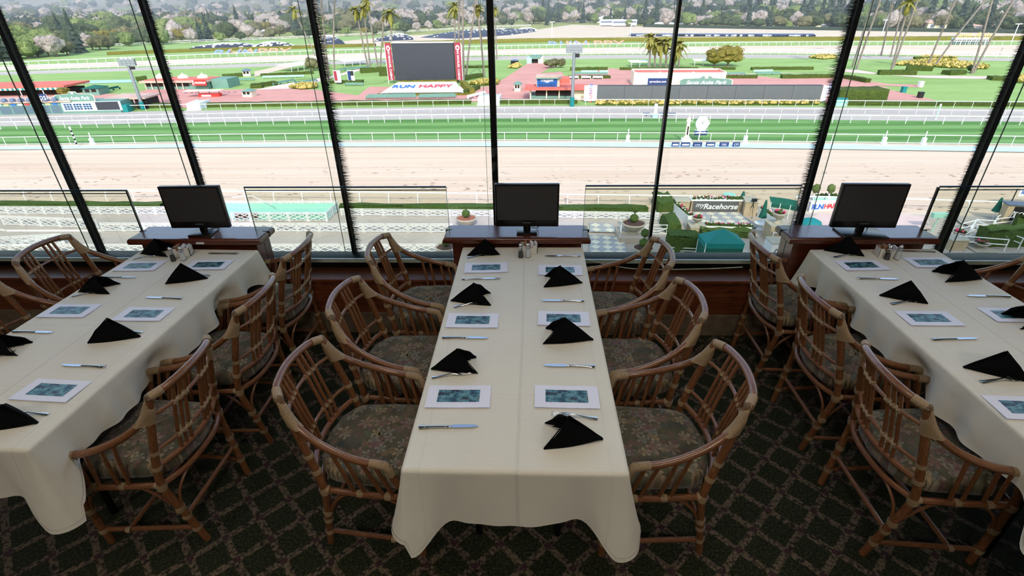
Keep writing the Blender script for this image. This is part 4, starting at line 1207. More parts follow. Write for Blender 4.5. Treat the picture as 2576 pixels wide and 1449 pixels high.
# ------------------------------------------------------------------ hedges
def hedge_mesh(L, w, h, seed, step=0.6, amp=0.1):
    """clipped hedge: a rounded box with an uneven leafy skin"""
    rnd = random.Random(seed); n = max(3, int(L/step)); ring = []
    prof = [(-w/2, 0), (-w/2, h*0.5), (-w/2, h*0.92), (-w/2*0.9, h), (0, h), (w/2*0.9, h), (w/2, h*0.92), (w/2, h*0.5), (w/2, 0)]
    rows = []
    for i in range(n+1):
        x = L*i/n
        rows.append([Vector((x + (rnd.random()-.5)*amp, y+(rnd.random()-.5)*amp*2, max(0, z+(rnd.random()-.5)*amp*(1.5 if z else 0)))) for y, z in prof])
    mb = MB().grid(rows); k = len(prof)
    mb.add(rows[0], [tuple(range(k-1, -1, -1))][::1]); mb.add(rows[-1], [tuple(range(k))])
    return mb
HN = [0]
def hedge(px0, px1, ytop, w, label, mat=None, amp=0.12, step=0.7):
    HN[0] += 1
    a, rz, L, h = fr(*px0, *px1, ytop)
    o = hedge_mesh(L, w, h, HN[0], step, amp).build('hedge', mat or HEDGE, None, 60)
    o.location = a+Vector((-math.sin(rz), math.cos(rz), 0))*w/2; o.rotation_euler = (0, 0, rz)
    return tag(o, label, 'hedge', 'clipped hedges')
def long_hedge(f, x0, x1, dy, w, label, mat=None):
    P = polyline(f, x0, x1, 2.2); o0 = P[0].copy(); h = height((x0+x1)/2, f((x0+x1)/2), f((x0+x1)/2)-dy)
    rnd = random.Random(x0); rows = []
    for p in P:
        rows.append([p-o0+Vector(((rnd.random()-.5)*.2, y+(rnd.random()-.5)*0.25, max(0, z+((rnd.random()-.5)*0.16 if z else 0)))) for y, z in ((0, 0), (0, h*.5), (0, h*.93), (w*.1, h), (w*.9, h), (w, h*.93), (w, 0))])
    o = MB().grid([r[::-1] for r in rows]).build('hedge', mat or HEDGE, None, 60); o.location = o0
    return tag(o, label, 'hedge', 'clipped hedges')
long_hedge(lambda x: L_hedgeN(x)+1, -150, 430, 10, 0.9, 'low clipped hedge behind the lattice fence on the left', BOX)
long_hedge(lambda x: L_hedgeN(x)+1, 853, 1660, 10, 0.9, 'low clipped hedge behind the lattice fence in the middle', BOX)
long_hedge(lambda x: L_hedgeI(x)-1, 330, 468, 11, 1.4, 'dark hedge between the left light tower and a white ramp')
long_hedge(lambda x: L_hedgeI(x)-1, 505, 1197, 11, 1.4, 'long dark hedge along the training track below the video board')
long_hedge(lambda x: L_hedgeI(x)-1, 1258, 1470, 11, 1.4, 'dark hedge in front of the low red roofed pavilion')
long_hedge(lambda x: L_hedgeI(x)-1, 2130, 2800, 9, 1.4, 'low dark hedge along the training track on the right')
long_hedge(L_bh, 270, 960, 8, 3.0, 'far hedge beyond the backstretch on the left', HEDGEY)
long_hedge(L_bh, 960, 1700, 10, 3.0, 'tall golden hedge beyond the backstretch in the middle', HEDGEY)
long_hedge(L_bh, 1700, 2800, 10, 3.0, 'tall golden hedge beyond the backstretch on the right', HEDGEY)
for a, b, yt, w, lab in [
    ((1434, 178), (1529, 177), 170, 1.2, 'hedge behind the pale benches left of the long board'),
    ((1428, 199), (1536, 198), 191, 1.2, 'hedge behind a row of white benches'),
    ((1560, 177), (1756, 176), 170, 1.2, 'long hedge behind the cream pavilion'),
    ((1795, 176), (1850, 176), 170, 1.2, 'short hedge under the golden round tree'),
    ((1818, 198), (1905, 198), 190, 1.2, 'hedge behind the pavilion sign'),
    ((1891, 177), (2046, 176), 169, 1.2, 'hedge on the lawn right of the golden tree'),
    ((1968, 198), (2102, 197), 188, 1.4, 'hedge bordering the pink plaza on the right'),
    ((2120, 198), (2176, 209), 193, 1.4, 'dark slanting hedge by the pink path'),
    ((2107, 253), (2230, 253), 226, 5.0, 'large block of golden hedge at the right end of the long board'),
    ((2212, 189), (2305, 189), 177, 1.5, 'hedge ring around a palm on the right lawn'),
    ((2280, 178), (2345, 180), 167, 1.5, 'hedge round the flower bed on the right lawn'),
    ((2390, 190), (2430, 188), 178, 2.5, 'dark shrub hedge beside a palm trunk on the right'),
    ((2495, 203), (2540, 204), 194, 3.0, 'hedge cut by the right window post'),
    ((2300, 152), (2402, 153), 144, 1.6, 'hedge behind the yellow flower beds on the right'),
    ((908, 185), (990, 180), 170, 1.5, 'hedge to the left of the big video board'),
    ((955, 193), (995, 191), 182, 1.5, 'short hedge beside the maroon banner'),
    ((1160, 205), (1215, 195), 189, 1.5, 'hedge to the right of the big video board'),
    ((1155, 172), (1230, 171), 166, 1.0, 'thin hedge under the palms right of the video board'),
    ((830, 211), (912, 210), 203, 1.4, 'hedge at the foot of the two standing banners'),
    ((656, 194), (790, 187), 183, 1.4, 'hedge in front of the playground'),
    ((640, 222), (700, 214), 208, 1.6, 'hedge at the edge of the pink plaza on the left'),
    ((560, 196), (612, 193), 186, 1.4, 'hedge right of the red roofed kiosk'),
    ((345, 208), (372, 206), 194, 2.5, 'dark hedge left of the red roofed kiosk'),
    ((630, 223), (660, 222), 215, 1.5, 'short hedge at the left plaza edge'),
]: hedge(a, b, yt, w, lab)
# ------------------------------------------------------------------ white lattice fences
PANELS = {}
def panel_mesh(h):
    key = round(h, 2)
    if key in PANELS: return PANELS[key]
    mb = MB(); L = 2.0; b = 0.05
    for z in (0.10, h-0.03, h-0.15): mb.bar((0, 0, z), (L, 0, z), b, b)
    for x in (0.03, 0.13, L-0.13, L-0.03): mb.bar((x, 0, 0), (x, 0, h), b, b)
    x0, x1, z0, z1 = 0.13, L-0.13, 0.10, h-0.15; xm, zm = (x0+x1)/2, (z0+z1)/2
    for a, c in (((x0, z0), (x1, z1)), ((x0, z1), (x1, z0)), ((x0, zm), (xm, z1)), ((xm, z1), (x1, zm)), ((x1, zm), (xm, z0)), ((xm, z0), (x0, zm))):
        mb.bar((a[0], 0, a[1]), (c[0], 0, c[1]), b*0.8, b*0.8)
    PANELS[key] = mb.mesh('lattice_panel', WHITE, 0); return PANELS[key]
def fence(label, px, ytop0, pw=2.0, z0=0.0, parent=None, hh=None):
    P = [G(x, y) for x, y in px]
    h = hh or height(px[0][0], px[0][1], ytop0)
    t = parent or thing('lattice_fence', label, 'fence', P[0], 0, 'white lattice fences')
    o = P[0] if not parent else parent.location
    for a, b in zip(P, P[1:]):
        L = (b-a).length; n = max(1, round(L/pw)); rz = math.atan2(b.y-a.y, b.x-a.x)
        for i in range(n):
            q = link('lattice_panel', panel_mesh(h), t); q.location = a.lerp(b, i/n)-Vector(o)+Vector((0, 0, z0)); q.rotation_euler = (0, 0, rz); q.scale = (L/n/2.0, 1, 1)
    return t
fence('white lattice fence before the low hedge on the left', [(-160, 538), (440, 540)], 518)
fence('white lattice fence before the low hedge behind the middle monitor', [(858, 542), (1240, 546), (1656, 553)], 524)
fence('white lattice fence across the apron between the left and middle stands', [(258, 582), (640, 583), (1140, 585)], 560)
fence('white lattice fence just below the left windows', [(-200, 640), (330, 640), (1105, 640)], 614)
fence('white lattice fence of a ramp at the far left', [(-120, 560), (18, 582), (256, 582)], 556)
fence('upper white lattice fence of the ramp at the far left', [(10, 566), (250, 575)], 542)
fence('white lattice fence of a lower ramp beside the left glass guard', [(-120, 626), (40, 620), (162, 613)], 600)
fence('short white lattice fence closing the lower ramp', [(60, 632), (165, 612)], 606)
# stair well walled in aqua with fences round it
t = thing('stair_enclosure', 'aqua stair enclosure ringed by white lattice fences left of the middle window', 'enclosure', G(566, 528), 0)
o = t.location
def rel(x, y, dz=0): return G(x, y)-o+Vector((0, 0, dz))
mb = MB(); q = [rel(560, 528), rel(850, 528), rel(822, 557), rel(585, 557)]
mb.add([p+Vector((0, 0, .2)) for p in q], [(3, 2, 1, 0)]); mb.build('well_floor', AQUA, t, 0)
for a, b in ((0, 1), (1, 2)):
    mb = MB(); d = (q[b]-q[a]); mb.bar(q[a]+Vector((0, 0, .35)), q[b]+Vector((0, 0, .35)), 0.15, 0.7); mb.build('kerb', AQUA, t)
MB().bar(q[2]+(q[3]-q[2])*0.02+Vector((0, .3, .4)), q[3]+(q[2]-q[3])*0.28+Vector((0, .3, .4)), 0.1, 0.8).build('inner_wall', AQUA, t)
MB().bar(q[3]+Vector((0.2, .3, .4)), q[3]+(q[2]-q[3])*0.27+Vector((0, .3, .4)), 0.1, 0.8).build('dark_stair_wall', DMULCH, t)
fence(None, [(562, 528), (853, 528)], 505, parent=t)
fence(None, [(853, 528), (824, 557)], 505, parent=t)
fence(None, [(585, 557), (824, 557)], 534, parent=t)
for a, b in (((640, 516), (690, 540)), ((590, 520), (640, 516))):
    MB().bar(rel(*a, 1.0), rel(*b, 1.0), 0.06, 0.06).build('handrail', WHITE, t)

# ------------------------------------------------------------------ planters with topiary
def topiary_bowl(px, py, rad, label, balls, plinth=0.0, soil=None, ballr=0.42):
    p = G(px, py)
    t = thing('topiary_planter', label, 'planter', p, 0, 'stone bowls with clipped topiary')
    z = plinth
    if plinth: MB().box(-rad*1.25, rad*1.25, -rad*1.1, rad*1.1, 0, plinth).build('plinth', CONC, t)
    R = rad
    MB().lathe([(R*.42, z), (R*.45, z+.08*R), (R*.3, z+.16*R), (R*.34, z+.22*R), (R*.68, z+.42*R), (R*.9, z+.74*R), (R*1.0, z+.84*R), (R*1.0, z+.92*R), (R*.9, z+.92*R), (R*.86, z+.8*R)], 24, cap=False).build('bowl', STONEU, t)
    MB().lathe([(0.01, z+.84*R), (R*.86, z+.82*R)], 20, cap=False).build('soil', soil or DMULCH, t)
    zz = z+.84*R
    MB().tube([(0, 0, zz), (0, 0, zz+balls*ballr*2.3)], 0.05, 6).build('stem', TRUNK, t)
    for k in range(balls):
        rnd = random.Random(k+int(px)); c = Vector((0, 0, zz+ballr*(1.25+k*2.35)))
        bm = bmesh.new(); bmesh.ops.create_icosphere(bm, subdivisions=3, radius=ballr*(1-0.08*k))
        for v in bm.verts: v.co *= 1+0.09*(rnd.random()-.5)*2
        m2 = MB().add([v.co+c for v in bm.verts], [[v.index for v in f.verts] for f in bm.faces]); bm.free()
        m2.build('leaf_ball', BOX, t, 0)
    return t
topiary_bowl(1590, 600, 1.05, 'large stone bowl on a plinth with a two ball topiary', 2, 0.55, ballr=0.36)
topiary_bowl(1616, 644, 0.85, 'stone bowl below the right window with a dark two ball topiary', 2, 0.0, ballr=0.36)
topiary_bowl(1174, 570, 1.0, 'stone bowl with brown mulch and a small ball bush behind the middle stand', 1, 0.0, MULCH, ballr=0.36)
topiary_bowl(1124, 642, 0.9, 'stone bowl half hidden by the left edge of the middle stand', 1, 0.0, ballr=0.3)
def crossrail(px, ytop, label):
    P = [G(x, y) for x, y in px]; h = height(px[0][0], px[0][1], ytop)
    t = thing('cross_railing', label, 'railing', P[0], 0, 'white cross braced railings'); o = P[0]
    for a, b in zip(P, P[1:]):
        n = max(1, round((b-a).length/2.6))
        for i in range(n):
            p = a.lerp(b, i/n)-o; q = a.lerp(b, (i+1)/n)-o; mb = MB()
            for z in (0.08, h*0.62, h): mb.bar(p+Vector((0, 0, z)), q+Vector((0, 0, z)), 0.05, 0.05)
            for s in (p, q, p.lerp(q, .06), p.lerp(q, .94)): mb.bar(s, s+Vector((0, 0, h)), 0.05, 0.05)
            mb.bar(p+Vector((0, 0, .08)), q+Vector((0, 0, h*.62)), .04, .04); mb.bar(p+Vector((0, 0, h*.62)), q+Vector((0, 0, .08)), .04, .04)
            mb.build('railing_panel', WHITE, t, 0)
    return t
crossrail([(1621, 590), (1679, 590)], 566, 'white cross braced railing behind the two ball topiary')
crossrail([(1560, 607), (1558, 588)], 570, 'short white railing at the left of the topiary plinth')
crossrail([(1674, 640), (1780, 645), (1876, 650)], 622, 'white cross braced railing in front of the teal canopy')

# ------------------------------------------------------------------ winners enclosure
def diamonds(name, px, mat, size, cols):
    """tiles laid cornerwise, each its own piece"""
    host = patch(name, px, mat)
    a, b, c, d = [G(x, y, GZ+LEVEL[0]*0.004+0.002) for x, y in px]
    me = None; r = size*0.47
    nx = int((b-a).length/size); ny = int(((d-a).length)/size*1.0)
    me = MB().prism([(r, 0), (0, r), (-r, 0), (0, -r)], 0, 0.02).mesh('tile', [TILEB], 0)
    me2 = MB().prism([(r, 0), (0, r), (-r, 0), (0, -r)], 0, 0.02).mesh('tile', [TILEA], 0)
    for i in range(nx):
        for j in range(ny):
            u, v = (i+.5)/nx, (j+.5)/ny
            p = (a.lerp(b, u)).lerp(d.lerp(c, u), v)
            q = link('tile', me if (i+j) % cols else me2, host); q.location = p
    return host
diamonds('terrace_paving', [(1770, 572), (1905, 572), (1858, 533), (1738, 533)], TERRP, 0.95, 2)
diamonds('diamond_paving', [(1483, 640), (1580, 640), (1568, 596), (1483, 590)], TERRP, 0.95, 3)
diamonds('diamond_paving', [(1483, 583), (1555, 585), (1540, 562), (1483, 560)], TERRP, 0.95, 2)
def plants(t, L, y, w, z, n, rnd):
    """leaves with scattered blossoms, each blossom its own piece"""
    mb = MB()
    for k in range(n):
        r = .07+.06*rnd.random(); mb.lathe([(.02, 0), (r, .05), (r*1.1, .14), (.01, .2+.1*rnd.random())], 5, (L*rnd.random(), y+w*(rnd.random()-.5), z), cap=False)
    mb.build('leaves', BOX, t, 0)['kind'] = 'stuff'
    for k in range(n//2):
        r = .05+.05*rnd.random()
        MB().lathe([(.01, 0), (r, .03), (r, .09), (.01, .12)], 6, (L*rnd.random(), y+w*(rnd.random()-.5), z+.1+.1*rnd.random()), cap=False).build('flower', FLOWR if rnd.random() < .5 else FLOWW, t, 0)
def banner_wall():
    a, rz, L, h = fr(1736, 533, 1861, 534, 500)
    t = thing('winners_wall', 'grey banner wall with white lettering and a flower box on top', 'banner', a, rz)
    MB().box(0, L, 0.0, 0.5, 0, h*0.86).build('wall', SANDST, t)
    MB().box(0.15, L-0.25, -0.06, -0.02, h*0.06, h*0.82).build('banner', GREYB, t)
    MB().box(-0.1, L+0.1, -0.1, 0.7, h*0.84, h*0.93).build('flower_box', WHITE, t)
    rnd = random.Random(4)
    plants(t, L, 0.3, 0.5, h*0.92, 60, rnd)
    text('lettering', 'my', h*0.5, WHITE2, t, (L*0.17, -0.07, h*0.54), (PI/2, 0, 0), 0.01, shear=0.3)
    text('lettering', 'Racehorse', h*0.56, WHITE2, t, (L*0.585, -0.07, h*0.42), (PI/2, 0, 0), 0.01, shear=0.25, bold=0.012)
banner_wall()
def pier(px0, px1, ytop, depth, label, mat=None):
    a, rz, L, h = fr(*px0, *px1, ytop)
    t = thing('garden_pier', label, 'pier', a, rz, 'sandstone piers')
    MB().box(0, L, 0, depth, 0, h-.1).build('shaft', mat or SANDST, t)
    bevel(MB().box(-.06, L+.06, -.06, depth+.06, h-.1, h), 0.03).build('cap', STONEU, t)
    return a, rz, L, h, t
pier((1698, 536), (1731, 536), 506, 1.2, 'sandstone pier at the left end of the grey banner wall')
pier((1869, 543), (1900, 545), 508, 1.6, 'sandstone pier at the right end of the grey banner wall')
def urn(px, py, ytop, ped, label, r=0.5):
    p = G(px, py); h = height(px, py, ytop)
    t = thing('stone_urn', label, 'urn', p, 0, 'stone urns with flowers'); z = h*ped
    MB().box(-r*1.25, r*1.25, -r*1.25, r*1.25, 0, z-.08).build('pedestal', SANDST, t)
    MB().box(-r*1.35, r*1.35, -r*1.35, r*1.35, z-.08, z).build('pedestal_cap', STONEU, t)
    k = h-z
    MB().lathe([(r*.5, z), (r*.5, z+.06*k), (r*.22, z+.14*k), (r*.24, z+.3*k), (r*.7, z+.44*k), (r*.86, z+.62*k), (r*1.0, z+.7*k), (r*.98, z+.78*k), (r*.8, z+.78*k)], 18, cap=False).build('bowl', STONEU, t)
    MB().lathe([(0.01, z+.76*k), (r*.85, z+.74*k)], 14, cap=False).build('soil', DMULCH, t)
    rnd = random.Random(int(px))
    for i in range(11):
        a = rnd.random()*6.28; q = rnd.random()*r*.7
        MB().lathe([(0.02, 0), (0.10, 0.05), (0.13, 0.15), (0.03, 0.25)], 6, (q*math.cos(a), q*math.sin(a), z+.75*k)).build('flower', FLOWR if i % 2 else BOX, t, 0)
urn(1749, 582, 541, 0.42, 'stone urn of red flowers on a block before the terrace', 0.5)
urn(1944, 601, 527, 0.55, 'stone urn on a tall pedestal at the right of the terrace', 0.55)
urn(2407, 606, 577, 0.2, 'low stone planter bowl beside the ramp on the right', 0.6)
urn(2462, 626, 606, 0.15, 'stone planter bowl behind the right stand near the ramp', 0.6)
def flowerbox(px0, px1, hh, label, n, mat=None):
    a = G(*px0); b = G(*px1); d = b-a; rz = math.atan2(d.y, d.x); L = d.length
    t = thing('flower_box', label, 'flower box', a, rz, 'white flower boxes')
    MB().box(0, L, -.25, .25, 0, hh).build('trough', mat or WHITE, t); MB().box(.06, L-.06, -.2, .2, hh, hh+.03).build('soil', BOX, t)
    plants(t, L, 0, .36, hh, n*3, random.Random(n))
flowerbox((1698, 534), (1734, 566), 0.9, 'white flower box running down the left side of the terrace', 12)
flowerbox((1773, 576), (1888, 580), 0.4, 'white flower box along the front of the terrace', 18)
flowerbox((1910, 545), (1960, 580), 0.9, 'white flower box down the right side of the terrace', 10)
flowerbox((2045, 505), (2150, 507), 0.55, 'pale planter of pink flowers behind the curved sign wall', 14, AQUA)
hedge((1680, 640), (1752, 640), 594, 1.4, 'deep shaded hedge left of the teal canopy', BOX, 0.2, 0.5)
hedge((1676, 590), (1712, 590), 562, 2.6, 'hedge behind the shaded hedge beside the terrace steps', BOX, 0.2, 0.5)
hedge((1765, 597), (1890, 599), 581, 0.7, 'low hedge between the terrace and the teal canopy', BOX, 0.2, 0.5)
hedge((1655, 535), (1694, 535), 508, 3.0, 'tall hedge at the left of the banner wall', BOX, 0.2, 0.5)
hedge((2474, 622), (2640, 622), 580, 1.2, 'dark hedge inside the ramp at the right', BOX, 0.2, 0.5)
def canopy():
    EZ = GZ+2.1
    e = [atz(x, y, EZ) for x, y in ((1775, 613), (1876, 614), (1855, 589.5), (1757, 588.5))]
    o = Vector((e[0].x, e[0].y, GZ)); b = [p-o-Vector((0, 0, 2.1)) for p in e]
    t = thing('canopy_tent', 'teal canopy tent with a pyramid roof below the right window', 'tent', o)
    h = 2.1; c = sum(b, Vector())/4; ap = c+Vector((0, 0, h+0.85))
    for i in range(4):
        p, q = b[i]+Vector((0, 0, h)), b[(i+1) % 4]+Vector((0, 0, h))
        MB().add([p, q, ap], [(0, 1, 2)]).build('roof_panel', TEAL, t, 0)
        MB().add([p-Vector((0, 0, .4)), q-Vector((0, 0, .4)), q, p], [(0, 1, 2, 3)]).build('valance', TEAL, t, 0)
        p0, q0 = c+(b[i]-c)*.97, c+(b[(i+1) % 4]-c)*.97
        MB().add([p0, q0, q0+Vector((0, 0, h)), p0+Vector((0, 0, h))], [(0, 1, 2, 3)]).build('side_wall', DTEAL, t, 0)
        MB().tube([p0, p0+Vector((0, 0, h))], 0.04, 6).build('post', WHITE, t)
canopy()
def closed_umbrella(px, py, ytop, label, table=False):
    p = G(px, py); h = height(px, py, ytop)
    t = thing('closed_umbrella', label, 'umbrella', p, 0.1, 'closed green umbrellas')
    MB().tube([(0, 0, 0), (0, 0, h)], 0.03, 6).build('pole', WHITE, t)
    MB().lathe([(0.05, h*1.0), (0.1, h*.95), (0.2, h*.7), (0.3, h*.5), (0.36, h*.42), (0.2, h*.41)][::-1], 9).build('folded_cover', DTEAL, t)
    MB().lathe([(.35, 0), (.33, .06), (.06, .1)], 12).build('base', WHITE, t)
closed_umbrella(1864, 516, 481, 'closed green umbrella behind the right end of the banner wall')
closed_umbrella(1911, 577, 503, 'closed green umbrella standing in a white table by the terrace')
closed_umbrella(2494, 556, 497, 'closed green umbrella near the black sign at the right edge')
p = G(1912, 580); t = thing('garden_table', 'round white garden table under the closed umbrella', 'table', p)
MB().lathe([(.6, .70), (.62, .73), (.6, .75)], 16).build('table_top', WHITE, t); MB().tube([(0.1, 0, 0), (0.1, 0, .7)], .05, 6).build('leg', WHITE, t)
# green fan shaped sign behind the banner
p = G(1830, 514); h = height(1830, 514, 474)
t = thing('round_sign', 'pale green round sign board above the grey banner wall', 'sign', p)
MB().tube([(0, 0, 0), (0, 0, h*.5)], 0.08, 6).build('post', AQUA, t)
MB().lathe([(0.62, -.06), (0.62, .06)], 20, (0, 0, 0)).build('disc', AQUA, t).location = (0, 0, h-.65); t.children[-1].rotation_euler = (PI/2, 0, 0.1)
MB().box(-.75, .75, -.15, .15, h*.3, h*.5).build('base_panel', AQUA, t)
def tripod(px, py, ytop, label):
    p = G(px, py); h = height(px, py, ytop); t = thing('camera_tripod', label, 'tripod', p)
    for k in range(3):
        a = k*2.09+.4; MB().tube([(.55*math.cos(a), .55*math.sin(a), 0), (0, 0, h*.7)], .025, 5).build('leg', BLACKP, t)
    MB().tube([(0, 0, h*.65), (0, 0, h*.86)], .04, 6).build('column', BLACKP, t); MB().box(-.2, .25, -.12, .12, h*.86, h).build('camera_body', BLACKP, t)
tripod(1888, 545, 500, 'black camera tripod beside the right pier')
def mic(px, py, ytop, label):
    p = G(px, py); h = height(px, py, ytop); t = thing('microphone_stand', label, 'stand', p)
    MB().lathe([(.15, 0), (.13, .03)], 10).build('base', BLACKP, t); MB().tube([(0, 0, 0), (.05, 0, h)], .02, 5).build('pole', BLACKP, t)
mic(1784, 566, 541, 'thin microphone stand on the terrace paving')
# white box with a horse mark
a, rz, L, h = fr(1934, 650, 1962, 650, 612)
t = thing('white_kiosk', 'white kiosk box with a black mark below the right window', 'kiosk', a, rz)
MB().box(0, L, 0, 1.3, 0, h-.06).build('body', WHITE, t); MB().box(-.05, L+.05, -.05, 1.35, h-.06, h).build('lid', STONEU, t)
MB().tube(spline([(L*.35, -.012, h*.35), (L*.45, -.012, h*.6), (L*.6, -.012, h*.55), (L*.7, -.012, h*.3)], 4), .03, 5).build('black_mark', BLACKP, t)
def pipe_rail(label, runs, h):
    t = thing('pipe_railing', label, 'railing', G(*runs[0][0]), 0, 'white pipe railings'); o = t.location
    for run in runs:
        P = [G(*q)-o for q in run]
        for z in (h, h*.55): MB().tube([p+Vector((0, 0, z)) for p in P], .045, 6).build('rail_pipe', WHITE, t)
        for p in P: MB().tube([p, p+Vector((0, 0, h))], .045, 6).build('post', WHITE, t)
pipe_rail('white pipe railing beside the tall urn pedestal', [[(1932, 596), (1940, 612), (1968, 612)]], 0.95)
pipe_rail('white pipe railings of the zigzag ramp at the right edge', [[(2410, 590), (2447, 580), (2490, 582)], [(2420, 615), (2450, 600), (2515, 620), (2525, 632), (2405, 622)], [(2447, 583), (2475, 596), (2560, 628)], [(2430, 600), (2447, 578)]], 1.0)
pipe_rail('white rail frame under the umbrella at the right edge', [[(2495, 575), (2540, 570)], [(2500, 568), (2525, 556)]], 0.9)
a, rz, L, h = fr(2385, 630, 2428, 630, 604)
t = thing('low_plinth', 'low sandstone plinth block near the ramp on the right', 'plinth', a, rz); MB().box(0, L, 0, 1.2, 0, h*.9).build('block', SANDST, t); MB().box(-.05, L+.05, -.05, 1.25, h*.9, h).build('cap', STONEU, t)
# curved sign wall
t = thing('curved_sign_wall', 'curved white wall lettered in blue and red beside the right monitor', 'sign', G(2034, 532)); o = t.location
P = [G(x, y)-o for x, y in ((2034, 533), (2062, 531.5), (2090, 530), (2118, 528.5), (2150, 527.5), (2190, 528))]
h = height(2075, 531, 507)
rows = [[p+Vector((0, dy, z)) for p in P] for dy, z in ((0, 0), (0, h), (.4, h), (.4, 0))]
MB().grid(rows).build('wall', WHITE2, t, 0)
for k, chs in enumerate(('RUN', 'HAPPY')):
    pts = ((2039, 2066), (2070, 2120))[k]
    for i, ch in enumerate(chs):
        x = pts[0]+(pts[1]-pts[0])*(i+.5)/len(chs); yb = 533-(x-2034)*0.055
        text('letter', ch, h*.72, TBLUE if k == 0 else TRED, t, G(x, yb)-o+Vector((0, -.04, h*.48)), (PI/2, 0, .04), .01, bold=.02)
for i, x in enumerate((2043, 2080, 2118)):
    p = G(x, 512); s_ = thing('small_bush', ('small bush in the planter left of the window post', 'small round bush above the curved sign wall', 'small bush beside the right monitor edge')[i], 'bush', p, 0, 'small bushes behind the curved sign')
    bm = bmesh.new(); bmesh.ops.create_icosphere(bm, subdivisions=3, radius=.36); rnd = random.Random(i)
    for v in bm.verts: v.co *= .85+.3*rnd.random(); v.co.z = v.co.z*1.25+1.55
    MB().add([v.co.copy() for v in bm.verts], [[v.index for v in f.verts] for f in bm.faces]).build('foliage', LIME, s_, 0); bm.free()
    MB().tube([(0, 0, 0), (0, 0, 1.4)], .06, 6).build('stem', WHITE, s_)
patch('pink_circle', [(2010, 560), (2060, 538), (2200, 533), (2330, 545), (2345, 575), (2200, 590), (2040, 585)], PINKL)
patch('wedge_shadow_patch', [(2400, 545), (2500, 545), (2560, 575), (2460, 575), (2415, 560)], GREYT)  # wedge of cast shadow on the ground, painted as a grey patch
# curving dark green awning
t = thing('green_awning', 'long curving dark green awning right of the terrace', 'awning', G(1932, 545)); o = t.location
P = [G(x, y)-o for x, y in ((1932, 545), (1955, 548), (1980, 552), (2002, 557))]
for i in range(3):
    a, b = P[i], P[i+1]
    MB().add([a+Vector((0, 0, 1.3)), b+Vector((0, 0, 1.3)), b+Vector((0, .7, 1.75)), a+Vector((0, .7, 1.75)), a+Vector((0, 0, .95)), b+Vector((0, 0, .95))], [(0, 1, 2, 3), (4, 5, 1, 0)]).build('awning_cloth', DTEAL, t, 0)
    MB().tube([a, a+Vector((0, 0, 1.4))], .04, 6).build('post', WHITE, t)
t = thing('covered_cart', 'teal covered heap behind the right stand', 'cover', G(2034, 578))
MB().lathe([(1.0, 0), (1.05, .3), (.8, .8), (.35, 1.05), (.02, 1.1)], 10, sx=1.1).build('cover', TEAL, t)
t = thing('camera_sign', 'pale green box sign on a thin pole behind the right guard', 'sign', G(2343, 584)); h = height(2343, 584, 536)
MB().tube([(0, 0, 0), (.1, 0, h*.8)], .05, 6).build('pole', AQUA, t); MB().box(-.5, .9, -.2, .2, h*.78, h).build('box', AQUA, t)
# black sign wall at right edge
a, rz, L, h = fr(2514, 568, 2606, 574, 519)
t = thing('black_sign_wall', 'sandstone wall carrying a black sign at the right picture edge', 'sign', a, rz)
MB().box(0, L, 0, .8, 0, h).build('wall', SANDST, t); MB().box(.5, L*.95, -.06, 0, h*.3, h*.95).build('sign_board', BLACKP, t); MB().box(-.1, L+.1, -.1, .9, h, h+.1).build('dark_roof', SLATE, t)
text('lettering', 'TOC', h*.3, WHITE2, t, (L*.42, -.08, h*.6), (PI/2, 0, 0), .01); MB().tube(spline([(L*.14, -.08, h*.4), (L*.2, -.08, h*.75), (L*.24, -.08, h*.45)], 4), .03, 5).build('emblem', WHITE2, t)
hedge((2546, 580), (2590, 583), 545, 0.4, 'leafy bush before the black sign wall', BOX, .2, .4)
t = thing('pole_banner', 'small white banner lettered in blue on a pole at the right edge', 'banner', G(2537, 523)); h = height(2537, 523, 475)
MB().tube([(0, 0, 0), (0, 0, h)], .05, 6).build('pole', BLACKP, t); MB().box(.3, 3.4, -.02, .02, h*.62, h).build('banner', WHITE2, t); text('lettering', 'RUN', h*.26, TBLUE, t, (1.0, -.04, h*.81), (PI/2, 0, 0), .005, bold=.01); text('lettering', 'HAPPY', h*.26, TRED, t, (2.45, -.04, h*.81), (PI/2, 0, 0), .005, bold=.01)

# ------------------------------------------------------------------ beside the turf: finish post, clock, boards, poles
t = thing('finish_post', 'ornate cream finish post on a white block beside the turf rail', 'post', G(1725, 357)); h = height(1725, 357, 285)
MB().box(-.62, .62, -.5, .5, 0, h*.13).build('block', WHITE, t); MB().box(-.36, .36, -.3, .3, h*.13, h*.2).build('plinth', CREAM, t)
mb = MB(); mb.grid([[(-.26, -.2, h*.2), (.26, -.2, h*.2), (.26, .2, h*.2), (-.26, .2, h*.2)], [(-.2, -.16, h*.72), (.2, -.16, h*.72), (.2, .16, h*.72), (-.2, .16, h*.72)]], closed=True); mb.build('shaft', CREAM, t)
MB().box(-.09, .09, -.215, -.17, h*.26, h*.56).build('slot', BROWNB, t); MB().box(-.3, .3, -.26, .26, h*.72, h*.77).build('capital', CREAM, t)
MB().lathe([(.26, h*.77), (.28, h*.82), (.12, h*.86), (.06, h*.9), (.14, h*.93), (.1, h*.97), (.01, h)], 12).build('finial', CREAM, t)
t = thing('track_clock', 'white round wristwatch shaped clock beside the finish post', 'clock', G(1757, 354)); h = height(1757, 354, 297)
zc = height(1762, 354, 311); r = 0.92
MB().tube([(0, 0, 0), (0, 0, zc-r)], .09, 8).build('post', WHITE, t)
d = MB().lathe([(r, -.12), (r*1.02, 0), (r, .12)], 28).build('case', WHITE, t); d.location = (.15, 0, zc); d.rotation_euler = (PI/2, 0, 0)
d = MB().lathe([(r*.86, 0), (r*.86, .02)], 28).build('dial', PAPER, t); d.location = (.15, -.13, zc); d.rotation_euler = (PI/2, 0, 0)
